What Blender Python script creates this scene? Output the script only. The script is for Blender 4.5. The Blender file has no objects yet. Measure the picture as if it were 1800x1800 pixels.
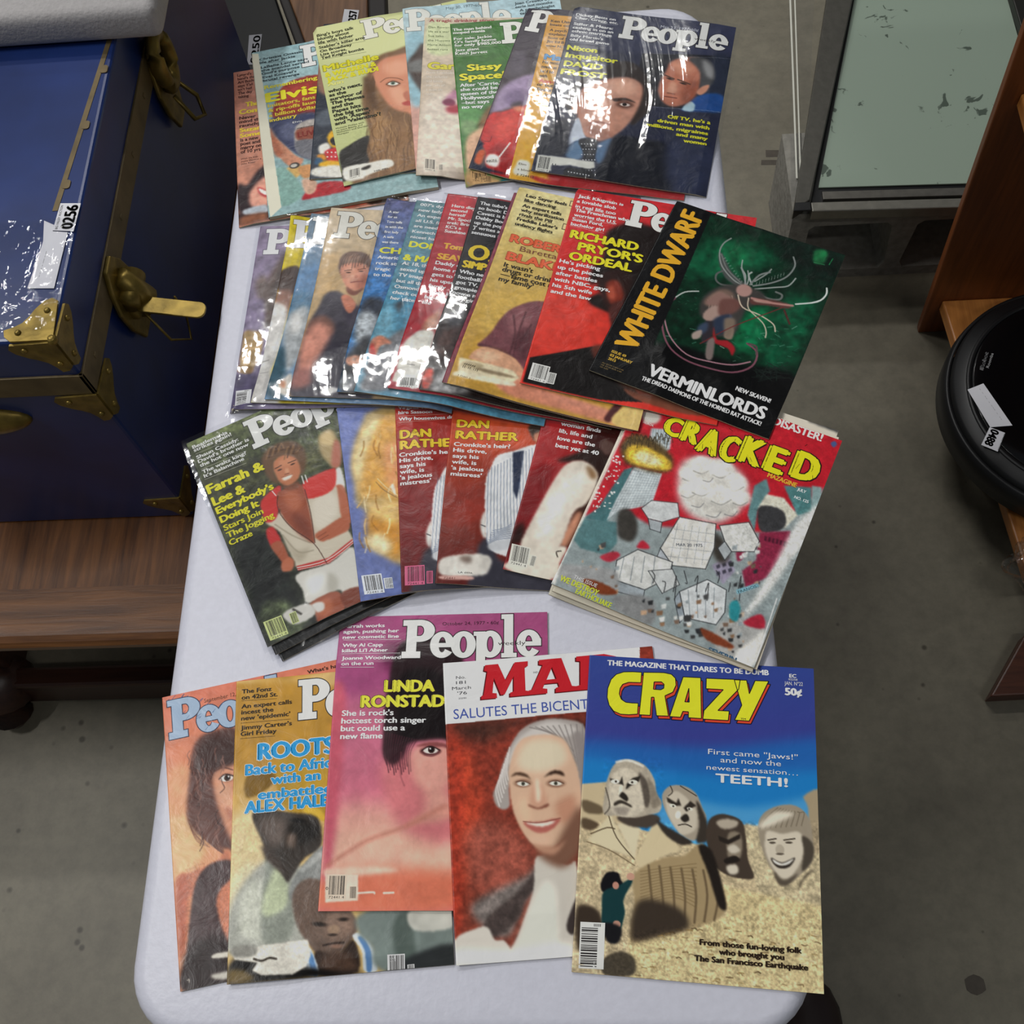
import bpy, bmesh, math, random
import numpy as np
from mathutils import Vector, Matrix
from mathutils.geometry import tessellate_polygon

SC = bpy.context.scene
COL = SC.collection
# ------------------------------------------------------------------ camera, sky, lights, exposure
CAM_R=(0.996857,-0.003168,-0.079160); CAM_U=(0.036629,0.904418,0.425073); CAM_F=(-0.070247,0.426636,-0.901691); CAM_P=(0.1250,0.0000,1.7772); CAM_LENS=38.723
cd = bpy.data.cameras.new('camera'); cam = bpy.data.objects.new('camera', cd); COL.objects.link(cam)
cd.sensor_width = 36; cd.sensor_fit = 'HORIZONTAL'; cd.lens = CAM_LENS; cd.clip_start = .02
cam.matrix_world = Matrix([[CAM_R[i], CAM_U[i], -CAM_F[i], CAM_P[i]] for i in range(3)] + [[0, 0, 0, 1]])
SC.camera = cam
w = bpy.data.worlds.new('warehouse_air'); SC.world = w; w.use_nodes = True
w.node_tree.nodes['Background'].inputs[0].default_value = (.85, .93, 1, 1)
w.node_tree.nodes['Background'].inputs[1].default_value = .08
def lamp(name, loc, sx, sy, power, rz=0, col=(1, .985, .96)):
    l = bpy.data.lights.new(name, 'AREA'); l.shape = 'RECTANGLE'; l.size = sx; l.size_y = sy; l.energy = power; l.color = col
    o = bpy.data.objects.new(name, l); COL.objects.link(o); o.location = loc; o.rotation_euler = (0, 0, rz); return o
lamp('ceiling_strip', (-.9, 3.3, 4.6), 1.3, .18, 46, .1)
lamp('ceiling_strip', (.1, 5.0, 4.6), 1.3, .18, 30, .1)
lamp('ceiling_strip', (-2.35, .5, 4.6), 1.3, .18, 76, 1.5)
lamp('ceiling_strip', (1.7, -1.3, 4.6), 1.3, .18, 20, .1)
lamp('ceiling_strip', (-2.9, 2.6, 4.6), 1.3, .18, 40, .1)
SC.view_settings.view_transform = 'Standard'; SC.view_settings.look = 'None'
SC.view_settings.gamma = 1; SC.view_settings.use_curve_mapping = False
SC.view_settings.exposure = .12

# ------------------------------------------------------------------ helpers
TZ = .74
def lin(c):
    c = np.asarray(c, float); return np.where(c <= .04045, c / 12.92, ((c + .055) / 1.055) ** 2.4)
def hx(s): return np.array([int(s[i:i + 2], 16) / 255 for i in (0, 2, 4)])
def new_mat(name):
    m = bpy.data.materials.new(name); m.use_nodes = True; t = m.node_tree; return m, t, t.nodes['Principled BSDF']
def flat(name, col, rough=.5, metal=0, bump=0, scale=40, var=0, spec=.5):
    """col: sRGB; slight procedural variation and bump"""
    m, t, b = new_mat(name); c = tuple(lin(hx(col))) + (1,)
    b.inputs['Base Color'].default_value = c; b.inputs['Roughness'].default_value = rough; b.inputs['Metallic'].default_value = metal
    b.inputs['Specular IOR Level'].default_value = spec
    if var or bump:
        tc = t.nodes.new('ShaderNodeTexCoord'); n = t.nodes.new('ShaderNodeTexNoise'); n.inputs['Scale'].default_value = scale; n.inputs['Detail'].default_value = 6
        t.links.new(tc.outputs['Object'], n.inputs['Vector'])
        if var:
            r = t.nodes.new('ShaderNodeValToRGB'); r.color_ramp.elements[0].position = .3; r.color_ramp.elements[1].position = .7
            r.color_ramp.elements[0].color = tuple(v * (1 - var) for v in c[:3]) + (1,); r.color_ramp.elements[1].color = tuple(min(1, v * (1 + var)) for v in c[:3]) + (1,)
            t.links.new(n.outputs['Fac'], r.inputs['Fac']); t.links.new(r.outputs['Color'], b.inputs['Base Color'])
        if bump:
            p = t.nodes.new('ShaderNodeBump'); p.inputs['Strength'].default_value = bump; p.inputs['Distance'].default_value = .004
            t.links.new(n.outputs['Fac'], p.inputs['Height']); t.links.new(p.outputs['Normal'], b.inputs['Normal'])
    return m
def wood(name, c0, c1, axis='X', scale=9, rough=.4, stretch=.06):
    m, t, b = new_mat(name); tc = t.nodes.new('ShaderNodeTexCoord'); mp = t.nodes.new('ShaderNodeMapping')
    s = [scale * 6] * 3; s['XYZ'.index(axis)] = scale * 6 * stretch; mp.inputs['Scale'].default_value = s
    n = t.nodes.new('ShaderNodeTexNoise'); n.inputs['Scale'].default_value = 1.6; n.inputs['Detail'].default_value = 8; n.inputs['Roughness'].default_value = .68; n.inputs['Distortion'].default_value = .5
    r = t.nodes.new('ShaderNodeValToRGB'); r.color_ramp.elements[0].position = .33; r.color_ramp.elements[1].position = .68
    r.color_ramp.elements[0].color = tuple(lin(hx(c0))) + (1,); r.color_ramp.elements[1].color = tuple(lin(hx(c1))) + (1,)
    p = t.nodes.new('ShaderNodeBump'); p.inputs['Strength'].default_value = .12; p.inputs['Distance'].default_value = .002
    L = t.links; L.new(tc.outputs['Object'], mp.inputs['Vector']); L.new(mp.outputs['Vector'], n.inputs['Vector']); L.new(n.outputs['Fac'], r.inputs['Fac']); L.new(r.outputs['Color'], b.inputs['Base Color'])
    L.new(n.outputs['Fac'], p.inputs['Height']); L.new(p.outputs['Normal'], b.inputs['Normal']); b.inputs['Roughness'].default_value = rough
    return m
def link(name, me, mat, parent=None, smooth=False):
    o = bpy.data.objects.new(name, me); COL.objects.link(o)
    if mat: me.materials.append(mat)
    if smooth: me.polygons.foreach_set('use_smooth', [True] * len(me.polygons))
    if parent: o.parent = parent; o.matrix_parent_inverse = Matrix.Translation(parent.location).inverted()
    return o
def tag(o, label, cat, group=None):
    o['label'] = label; o['category'] = cat
    if group: o['group'] = group
    return o
def thing(name, loc, label, cat, group=None):
    o = bpy.data.objects.new(name, None); COL.objects.link(o); o.location = loc; o.empty_display_size = .05
    return tag(o, label, cat, group)
def mesh_bm(bm, name='m'):
    me = bpy.data.meshes.new(name); bmesh.ops.recalc_face_normals(bm, faces=bm.faces); bm.to_mesh(me); bm.free(); return me
def box_bm(x0, x1, y0, y1, z0, z1, bev=0, seg=2, bm=None):
    b = bmesh.new(); bmesh.ops.create_cube(b, size=1)
    for v in b.verts: v.co = Vector(((x0 + x1) / 2 + v.co.x * (x1 - x0), (y0 + y1) / 2 + v.co.y * (y1 - y0), (z0 + z1) / 2 + v.co.z * (z1 - z0)))
    if bev: bmesh.ops.bevel(b, geom=b.edges[:], offset=bev, segments=seg, affect='EDGES', profile=.5)
    return join(bm, b)
def join(bm, b):
    if bm is None: return b
    me = bpy.data.meshes.new('tmp'); b.to_mesh(me); b.free(); bm.from_mesh(me); bpy.data.meshes.remove(me); return bm
def prism_bm(pts, z0, z1, bev=0, seg=2, bm=None):
    """pts: outline in XY, or (pt, z0/z1 along Z)"""
    b = bmesh.new(); f = b.faces.new([b.verts.new((p[0], p[1], z0)) for p in pts]); r = bmesh.ops.extrude_face_region(b, geom=[f])
    for g in r['geom']:
        if isinstance(g, bmesh.types.BMVert): g.co.z = z1
    bmesh.ops.recalc_face_normals(b, faces=b.faces)
    if bev: bmesh.ops.bevel(b, geom=[e for e in b.edges if len(e.link_faces) == 2 and e.calc_face_angle() > .9], offset=bev, segments=seg, affect='EDGES', profile=.5)
    return join(bm, b)
def xform(bm, M): bm.transform(M); return bm
def tube_bm(pts, r, n=10, bm=None, cap=True, flat=1.):
    b = bmesh.new(); pts = [Vector(p) for p in pts]; rings = []
    for i, p in enumerate(pts):
        d = (pts[min(i + 1, len(pts) - 1)] - pts[max(i - 1, 0)]).normalized(); a = Vector((0, 0, 1)) if abs(d.z) < .9 else Vector((1, 0, 0))
        u = d.cross(a).normalized(); v = d.cross(u); rr = r[i] if isinstance(r, (list, tuple)) else r
        rings.append([b.verts.new(p + u * math.cos(2 * math.pi * k / n) * rr + v * math.sin(2 * math.pi * k / n) * rr * flat) for k in range(n)])
    for A, B in zip(rings, rings[1:]):
        for k in range(n): b.faces.new((A[k], A[(k + 1) % n], B[(k + 1) % n], B[k]))
    if cap: b.faces.new(rings[0]); b.faces.new(rings[-1])
    return join(bm, b)
def lathe_bm(prof, n=64, bm=None):
    b = bmesh.new(); rings = [[b.verts.new((r * math.cos(2 * math.pi * k / n), r * math.sin(2 * math.pi * k / n), z)) for k in range(n)] for r, z in prof]
    for A, B in zip(rings, rings[1:]):
        for k in range(n): b.faces.new((A[k], A[(k + 1) % n], B[(k + 1) % n], B[k]))
    b.faces.new(rings[0]); b.faces.new(rings[-1]); return join(bm, b)
def rrect(x0, x1, y0, y1, r, n=8):
    P = []
    for cx, cy, a in ((x1 - r, y1 - r, 0), (x0 + r, y1 - r, 90), (x0 + r, y0 + r, 180), (x1 - r, y0 + r, 270)):
        for k in range(n + 1): t = math.radians(a + 90 * k / n); P.append((cx + r * math.cos(t), cy + r * math.sin(t)))
    return P

# ------------------------------------------------------------------ lettering: every line of type is turned into flat shapes
TXT = {}
def want_text(s):
    if s in TXT: return
    c = bpy.data.curves.new('type', 'FONT'); c.body = s; c.size = 1; c.resolution_u = 3; c.fill_mode = 'FRONT'
    o = bpy.data.objects.new('type', c); COL.objects.link(o); TXT[s] = o
def set_type():
    bpy.context.view_layer.update(); dg = bpy.context.evaluated_depsgraph_get()
    for s, o in list(TXT.items()):
        me = o.evaluated_get(dg).to_mesh(); n = len(me.vertices); v = np.empty(n * 3, 'f'); me.vertices.foreach_get('co', v); me.calc_loop_triangles()
        t = np.empty(len(me.loop_triangles) * 3, 'i'); me.loop_triangles.foreach_get('vertices', t)
        TXT[s] = (v.reshape(-1, 3)[:, :2].astype(float), t.reshape(-1, 3)); o.evaluated_get(dg).to_mesh_clear()
    for o in [o for o in COL.objects if o.type == 'FONT']:
        c = o.data; bpy.data.objects.remove(o); bpy.data.curves.remove(c)
CAPH = .7
def text_tris(s, width, cap, b):
    """verts (x right, y up from the baseline), tris; fitted to width and cap height, with weight b"""
    v, t = TXT[s]
    if not len(v): return v, t
    x0, x1 = v[:, 0].min(), v[:, 0].max(); k = cap / CAPH; sh = min(cap, 1.25 * width / max(1, len(s))) * (0, .03, .068, .1)[b]
    q = np.c_[(v[:, 0] - x0) / max(1e-6, x1 - x0) * (width - 2 * sh) + sh, v[:, 1] * k]
    if b < 2: return q, t
    offs = [(-sh, 0), (sh, 0), (0, sh * .5), (0, -sh * .5)]
    return np.concatenate([q + o for o in offs]), np.concatenate([t + len(q) * i for i in range(4)])
def natural(s): v = TXT[s][0]; return (v[:, 0].max() - v[:, 0].min()) if len(v) else .01

# ------------------------------------------------------------------ how magazines lie on one another
class Drape:
    """rests each magazine on whatever already lies on the table top"""
    def __init__(s,x0=-.45,x1=.5,y0=-.05,y1=1.35,r=.003):
        s.x0,s.y0,s.r=x0,y0,r
        s.nx=int((x1-x0)/r)+1; s.ny=int((y1-y0)/r)+1
        s.top=np.zeros((s.ny,s.nx))
        s.X,s.Y=np.meshgrid(x0+r*np.arange(s.nx),y0+r*np.arange(s.ny))
    def samp(s,x,y,mx=0):
        j=np.clip(np.rint((x-s.x0)/s.r).astype(int),3,s.nx-4); i=np.clip(np.rint((y-s.y0)/s.r).astype(int),3,s.ny-4)
        if not mx: return s.top[i,j]
        return np.max([s.top[i+a,j+b] for a in range(-mx,mx+1) for b in range(-mx,mx+1)],axis=0)
    def rest(s,x,y,a,w,h,t,commit=True,n=26,sl=0):
        nu,nv=36,46
        U,V=np.meshgrid(np.linspace(0,w,nu),np.linspace(0,h,nv))
        c,sn=np.cos(a),np.sin(a)
        sup=s.samp(x+c*U+sn*V,y+sn*U-c*V,2)+.0005
        z=sup.copy()
        def blur(z):
            p=np.pad(z,1,mode='reflect',reflect_type='odd'); p=(p[:-2]+2*p[1:-1]+p[2:])/4; p=(p[:,:-2]+2*p[:,1:-1]+p[:,2:])/4
            return p
        for k in range(n): z=np.maximum(sup,blur(z))
        for k in range(3):
            b=blur(z); z=b+np.maximum(0,sup-b).max()*.0+np.maximum(0,sup-b)
        z=z+t
        f=dict(x=x,y=y,a=a,w=w,h=h,t=t,z=z)
        if commit:
            dx,dy=s.X-x,s.Y-y; u=c*dx+sn*dy; v=sn*dx-c*dy
            e=.0075 if sl else .0018; m=(u>-e)&(u<w+e)&(v>-e)&(v<h+e)
            s.top[m]=np.maximum(s.top[m],field(f,u[m],v[m]))
        return f
def field(f,u,v):
    z=f['z']; nv,nu=z.shape
    a=np.clip(np.asarray(u)/f['w']*(nu-1),0,nu-1.001); b=np.clip(np.asarray(v)/f['h']*(nv-1),0,nv-1.001)
    i=b.astype(int); j=a.astype(int); p=a-j; q=b-i
    return (z[i,j]*(1-p)+z[i,j+1]*p)*(1-q)+(z[i+1,j]*(1-p)+z[i+1,j+1]*p)*q

# ------------------------------------------------------------------ printed covers
def smooth_pts(p, closed, n=4):
    p = np.asarray(p).reshape(-1, 2); m = len(p); out = []
    if m < 3: return p
    for i in range(m if closed else m - 1):
        a, b, c, d = (p[(i - 1) % m], p[i], p[(i + 1) % m], p[(i + 2) % m]) if closed else (p[max(i - 1, 0)], p[i], p[i + 1], p[min(i + 2, m - 1)])
        for k in range(n):
            t = k / n; out.append(.5 * (2 * b + (c - a) * t + (2 * a - 5 * b + 4 * c - d) * t * t + (3 * b - a - 3 * c + d) * t ** 3))
    if not closed: out.append(p[-1])
    return np.array(out)
def blur1(a, r):
    if r < 1: return a
    for ax in (0, 1):
        for rep in (0, 1):
            p = np.pad(a, [(r + 1, r) if i == ax else (0, 0) for i in (0, 1)], mode='edge'); c = np.cumsum(p, axis=ax)
            a = (c[2 * r + 1:] - c[:-2 * r - 1]) / (2 * r + 1) if ax == 0 else (c[:, 2 * r + 1:] - c[:, :-2 * r - 1]) / (2 * r + 1)
    return a
def soft3(a):
    p = np.pad(a, 1, mode='edge'); p = (p[:-2] + 2 * p[1:-1] + p[2:]) / 4; return (p[:, :-2] + 2 * p[:, 1:-1] + p[:, 2:]) / 4
class Canvas:
    """a printed sheet: ink colour at each point of a fine grid over the cover"""
    def __init__(s, w, h, cell):
        s.w, s.h = w, h; s.nx = int(round(w / cell)) + 1; s.ny = int(round(h / cell)) + 1; s.dx = w / (s.nx - 1); s.dy = h / (s.ny - 1)
        s.C = np.full((s.ny, s.nx, 3), .8); s.x = np.arange(s.nx) * s.dx; s.y = np.arange(s.ny) * s.dy
    def mask(s, pts, f):
        pts = np.asarray(pts); pad = int(f / s.dx * .8) + 3
        i0 = int(pts[:, 1].min() / s.dy) - pad; i1 = int(pts[:, 1].max() / s.dy) + pad + 1; j0 = int(pts[:, 0].min() / s.dx) - pad; j1 = int(pts[:, 0].max() / s.dx) + pad + 1
        i0, j0 = max(i0, -pad), max(j0, -pad); i1, j1 = min(i1, s.ny + pad), min(j1, s.nx + pad)
        if i1 <= i0 or j1 <= j0: return None
        S = 2 if f < 1 else 1; m, n = (i1 - i0) * S, (j1 - j0) * S; cnt = np.zeros((m, n + 1), int)
        X = (pts[:, 0] / s.dx - j0 + .5) * S; Y = (pts[:, 1] / s.dy - i0 + .5) * S; X2, Y2 = np.roll(X, -1), np.roll(Y, -1)
        for a, b, c, d in zip(X, Y, X2, Y2):
            if b == d: continue
            lo, hi = (b, d) if b < d else (d, b); r = np.arange(max(0, math.ceil(lo - .5)), min(m, math.ceil(hi - .5)))
            if len(r): xc = a + (r + .5 - b) / (d - b) * (c - a); np.add.at(cnt, (r, np.clip(np.ceil(xc - .5).astype(int), 0, n)), 1)
        A = (np.cumsum(cnt, 1)[:, :n] % 2).astype(float)
        if S == 2: A = A.reshape(m // 2, 2, n // 2, 2).mean((1, 3))
        r = int(round(f / s.dx * .38)); A = blur1(A, r) if r else (soft3(A) if f >= .5 else A)
        a0, b0 = max(i0, 0), max(j0, 0); a1, b1 = min(i1, s.ny), min(j1, s.nx)
        if a1 <= a0 or b1 <= b0: return None
        return slice(a0, a1), slice(b0, b1), A[a0 - i0:a1 - i0, b0 - j0:b1 - j0]
    def lay(s, M, col):
        if M is None: return
        i, j, A = M; s.C[i, j] += (col - s.C[i, j]) * A[..., None]
    def win(s, x0, x1, y0, y1):
        a0, a1 = max(0, int(y0 / s.dy)), min(s.ny, int(y1 / s.dy) + 2); b0, b1 = max(0, int(x0 / s.dx)), min(s.nx, int(x1 / s.dx) + 2)
        if a1 <= a0 or b1 <= b0: return None
        return slice(a0, a1), slice(b0, b1), s.x[None, b0:b1], s.y[a0:a1, None]
    def ell(s, col, f, cx, cy, rx, ry, rot):
        R = max(rx, ry) + f; W = s.win(cx - R, cx + R, cy - R, cy + R)
        if W is None: return
        i, j, X, Y = W; c, n = math.cos(rot), math.sin(rot); u = ((X - cx) * c + (Y - cy) * n) / rx; v = (-(X - cx) * n + (Y - cy) * c) / ry
        f = max(f, s.dx); A = np.clip((1 - np.sqrt(u * u + v * v)) * min(rx, ry) / f + .5, 0, 1); s.lay((i, j, A * A * (3 - 2 * A)), col)
    def line(s, col, f, wd, pts):
        p = smooth_pts(pts, False); f = max(f, s.dx); R = wd + f; W = s.win(p[:, 0].min() - R, p[:, 0].max() + R, p[:, 1].min() - R, p[:, 1].max() + R)
        if W is None: return
        i, j, X, Y = W; d = np.full((X + Y).shape, 1e9)
        for a, b in zip(p[:-1], p[1:]):
            e = b - a; l2 = max(1e-9, e @ e); t = np.clip(((X - a[0]) * e[0] + (Y - a[1]) * e[1]) / l2, 0, 1); d = np.minimum(d, (X - a[0] - t * e[0]) ** 2 + (Y - a[1] - t * e[1]) ** 2)
        A = np.clip((wd / 2 - np.sqrt(d)) / f + .5, 0, 1); s.lay((i, j, A * min(1, wd / s.dx)), col)
    def noise(s, sc, amp, seed, pts):
        rg = np.random.default_rng(int(seed)); out = np.zeros((s.ny, s.nx))
        for o, k in ((1, 1.), (.45, .6)):
            q = sc * o; gx, gy = s.x / q, s.y / q; g = rg.random((int(gy[-1]) + 3, int(gx[-1]) + 3)) - .5
            a, b = gy.astype(int), gx.astype(int); p, r = (gy - a)[:, None], (gx - b)[None]; p = p * p * (3 - 2 * p); r = r * r * (3 - 2 * r)
            out += k * ((g[a][:, b] * (1 - r) + g[a][:, b + 1] * r) * (1 - p) + (g[a + 1][:, b] * (1 - r) + g[a + 1][:, b + 1] * r) * p)
        A = 1 + 2 * amp * (.4 if sc < 4.5 else .7) * out
        if pts:
            M = s.mask(np.array(pts).reshape(-1, 2), 4)
            if M is None: return
            B = np.ones_like(A); B[M[0], M[1]] += (A[M[0], M[1]] - 1) * M[2]; A = B
        s.C *= A[..., None]
INK = 1.2
def ink(c): return np.clip(lin(np.clip(c, 0, 1)) * INK, .004, .88)
def people_shapes(gx, gy):
    """heavy slab word mark as groups of pieces in a box 0..1 wide, y 0 top .. 1 baseline of the capital; gx, gy widen every piece"""
    def arc(cx, cy, rx, ry, ix, iy, a0, a1, n=28):
        rx, ry, ix, iy = rx + gx, ry + gy, ix - gx, iy - gy; q = []
        for k in range(n):
            t0, t1 = (math.radians(a0 + (a1 - a0) * j / n) for j in (k, k + 1)); f = lambda t, a, b: (cx + a * math.cos(t), cy - b * math.sin(t))
            q.append([f(t0, rx, ry), f(t1, rx, ry), f(t1, ix, iy), f(t0, ix, iy)])
        return [q]
    R = lambda a, b, c, d: [[[(a - gx, b - gy), (c + gx, b - gy), (c + gx, d + gy), (a - gx, d + gy)]]]
    A = []
    A += R(.0, .0, .12, .15) + R(.03, .0, .103, 1) + R(.0, .83, .135, 1) + arc(.125, .29, .108, .29, .03, .135, -90, 90) + R(.1, .0, .128, .155) + R(.1, .425, .128, .58)
    A += arc(.29, .665, .088, .345, .026, .2, 20, 325) + R(.22, .62, .372, .73) + R(.316, .55, .378, .73)
    A += arc(.442, .665, .09, .345, .026, .21, 0, 360)
    A += R(.515, .34, .6, .45) + R(.535, .34, .6, 1.22) + R(.512, 1.12, .63, 1.25) + arc(.635, .665, .085, .345, .024, .2, -180, 180)
    A += R(.715, -.09, .8, .03) + R(.735, -.09, .8, 1.0) + R(.715, .9, .825, 1.01)
    A += arc(.912, .665, .088, .345, .026, .2, 20, 325) + R(.845, .62, .994, .73) + R(.938, .55, 1, .73)
    return A
PEOPLE, PEOPLE_WIDE = people_shapes(0, 0), people_shapes(.9 / 138, .9 / 40)
class Print:
    """shapes printed over the ink: flat facets that follow the sheet"""
    def __init__(s): s.V = []; s.T = []; s.C = []; s.Lr = []; s.n = 0; s.layer = 0
    def put(s, v, t, col):
        v = np.asarray(v, float); t = np.asarray(t, int)
        if not len(t): return
        for rep in range(6):
            e = np.stack([np.hypot(*(v[t[:, k]] - v[t[:, (k + 1) % 3]]).T) for k in range(3)], 1).max(1); big = e > 3
            if not big.any(): break
            b = t[big]; m = [(v[b[:, k]] + v[b[:, (k + 1) % 3]]) / 2 for k in range(3)]; k0 = len(v); k1 = k0 + len(b); k2 = k1 + len(b); v = np.concatenate([v] + m)
            a0, a1, a2 = np.arange(k0, k1), np.arange(k1, k2), np.arange(k2, k2 + len(b))
            t = np.concatenate([t[~big], np.c_[b[:, 0], a0, a2], np.c_[a0, b[:, 1], a1], np.c_[a2, a1, b[:, 2]], np.c_[a0, a1, a2]])
        s.V.append(v); s.T.append(t + s.n); s.C.append(np.tile(ink(col), (len(v), 1))); s.Lr.append(np.full(len(v), s.layer)); s.n += len(v)
    def copies(s, v, t, col, n):
        """the n overlaid strokes of a bold line, each a hair above the last"""
        a, l0 = len(v) // n, s.layer; b = len(t) // n
        for i in range(n): s.put(v[i * a:(i + 1) * a], t[:b], col); s.layer += 1
        s.layer = l0
    def quads(s, Q, col):
        v = np.concatenate([np.asarray(q, float) for q in Q]); t = np.concatenate([[(4 * i, 4 * i + 1, 4 * i + 2), (4 * i, 4 * i + 2, 4 * i + 3)] for i in range(len(Q))]); s.put(v, t, col)
    def seg(s, a, b, wd, col):
        a, b = np.asarray(a), np.asarray(b); d = b - a; l = max(1e-6, np.hypot(*d)); n = np.array([-d[1], d[0]]) / l * wd / 2; s.quads([[a - n, b - n, b + n, a + n]], col)
    def text(s, tx, x, y, wd, cap, col, b, an, ol):
        c, n = math.cos(an), math.sin(an); M = lambda q: np.c_[x + q[:, 0] * c + q[:, 1] * n, y + q[:, 0] * n - q[:, 1] * c]
        q, t = text_tris(tx, wd, cap, b)
        if ol is not None:
            k = max(.25, cap * .035)
            for dx, dy in ((-k, -k), (k, k), (k, -k), (-k, k)): s.copies(M(q + (dx, dy)), t, ol, 1 if b < 2 else 4); s.layer += 3
        s.copies(M(q), t, col, 1 if b < 2 else 4)
MAGS=[ # key, x, y, turn, width, height, thickness, sleeved, label
 ('sep',-0.3033,0.3005,0.1948,0.2085,0.2727,0.0021,0,'orange magazine with curly dark-haired woman cover, far left of the nearest row'),
 ('roots',-0.2287,0.314,0.0743,0.201,0.2765,0.0021,0,'golden-brown magazine with blue headline and a boy in dark foreground of its cover'),
 ('linda',-0.1289,0.3791,-0.0052,0.2082,0.2809,0.0021,0,'pink and peach magazine with one dark eye on its cover and yellow headline'),
 ('mad',-0.0228,0.3262,0.0648,0.2042,0.2744,0.002,0,'white-headed magazine with red slab title over a white-haired portrait on red ground'),
 ('crazy',0.1206,0.3311,-0.0876,0.2129,0.2857,0.0021,0,'blue-sky magazine with yellow title over carved stone heads on a cliff'),
 ('dark2',-0.3082,0.5727,0.4776,0.2085,0.2674,0.0023,1,'dark sleeved magazine at the very bottom of the jogger magazine stack'),
 ('dark1',-0.3109,0.577,0.467,0.2085,0.2643,0.0023,1,'dark sleeved magazine directly beneath the jogger magazine'),
 ('farrah',-0.3129,0.5848,0.446,0.2085,0.262,0.0023,1,'sleeved green magazine with a man jogging in red and white jacket on its cover'),
 ('blonde',-0.1547,0.663,0.1743,0.2085,0.276,0.0016,0,'blue magazine with long wavy blonde hair filling its cover'),
 ('rather',-0.086,0.6746,0.0742,0.2085,0.276,0.0016,0,'red magazine with pink barcode, under the other striped-shirt copy'),
 ('rather2',-0.0142,0.683,-0.063,0.2085,0.276,0.0016,0,'red magazine showing a striped shirt with dark suspender and torn white mailing label'),
 ('forty',0.1023,0.6894,-0.2413,0.2085,0.276,0.0016,0,'dark red magazine with a bare pale arm on its cover, beside the cartoon rubble cover'),
 ('under2',0.1964,0.6551,-0.4158,0.2105,0.2842,0.0021,0,'worn magazine at the very bottom of the stack under the cartoon rubble cover'),
 ('under1',0.1948,0.645,-0.4127,0.2105,0.272,0.0021,0,'worn magazine directly beneath the cartoon rubble cover'),
 ('cracked',0.199,0.6448,-0.4399,0.2108,0.2681,0.0021,0,'red cartoon magazine with cracked yellow title above a street of rubble'),
 ('mauve',-0.2604,0.8861,-0.0363,0.2085,0.262,0.0023,1,'sleeved mauve-grey magazine at the left end of the overlapping middle row'),
 ('lynyrd',-0.3219,1.1458,0.1336,0.2085,0.262,0.0016,0,'salmon pink magazine with laughing mouth on its cover, lowest at the far left corner'),
 ('elvis',-0.2993,1.1757,0.177,0.208,0.2883,0.005,0,'thick pale blue magazine with wide cream spine and red yellow headline area'),
 ('mick',-0.2064,1.2241,0.0141,0.2085,0.276,0.0016,0,'dark magazine with yellow and red dotted pattern, squeezed under the pale green one'),
 ('michelle',-0.2198,1.21,0.218,0.2085,0.2823,0.0016,0,'pale green magazine with long brown-haired woman looking out of its cover'),
 ('crawford',-0.0984,1.2333,0.1003,0.2085,0.29,0.0016,0,'pale blue and pink magazine, the topmost in the photo with its logo half covered'),
 ('garbo',-0.0668,1.2096,-0.0093,0.2085,0.2703,0.0016,0,'beige magazine with soft white spots and small purple orchid on its cover'),
 ('spacek',-0.0333,1.1949,0.0881,0.2085,0.2674,0.0016,0,'green magazine with yellow two-line headline and white text'),
 ('purplep',0.0694,1.2251,-0.2595,0.2085,0.29,0.0016,0,'dark purple magazine with lilac scarf and red dress on its cover'),
 ('yellow',0.0963,1.2028,-0.191,0.2102,0.2786,0.0023,1,'sleeved mustard yellow magazine with blue headline, just beneath the navy sleeved one'),
 ('nixon',0.1304,1.2119,-0.2145,0.2102,0.2812,0.0023,1,'sleeved navy magazine showing two men, one inside a small inset picture'),
 ('yhead',-0.2208,0.8913,-0.0867,0.2085,0.262,0.0023,1,'sleeved yellow magazine with white lower half and dark head on its cover'),
 ('bluep',-0.1956,0.8931,-0.1212,0.2085,0.2632,0.0023,1,'sleeved steel blue magazine showing only a strip beside the tan sleeved one'),
 ('tan',-0.1715,0.8994,-0.1036,0.2085,0.2688,0.0023,1,'sleeved tan magazine with fair-haired man in dark jacket on its cover'),
 ('ch',-0.1043,0.9118,-0.142,0.2085,0.2829,0.0023,1,'sleeved blue magazine with narrow yellow headline strip, right of the tan one'),
 ('teal',-0.0672,0.9005,-0.2083,0.2085,0.2773,0.0023,1,'sleeved teal magazine with an ampersand in its yellow headline'),
 ('redse',-0.0277,0.912,-0.2077,0.2085,0.2884,0.0023,1,'sleeved red magazine strip with white shirt and wide barcode at its foot'),
 ('oj',0.0073,0.8964,-0.2165,0.2085,0.2781,0.0023,1,'sleeved black magazine with large yellow letter O in its headline'),
 ('maroon',0.052,0.9058,-0.2793,0.2085,0.2868,0.0016,0,'maroon magazine showing only a thin edge under the tan one with orange headline'),
 ('blake',0.0567,0.9068,-0.2727,0.208,0.2902,0.0016,0,'tan magazine with orange headline and folded arm in a mauve shirt'),
 ('pryor',0.1265,0.9089,-0.2454,0.2119,0.289,0.0016,0,'bright red magazine with yellow three-line headline and black silhouette'),
 ('wd',0.2417,0.8833,-0.4369,0.2031,0.2635,0.0016,0,'black and green magazine with yellow title running up its spine side'),
]
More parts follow.
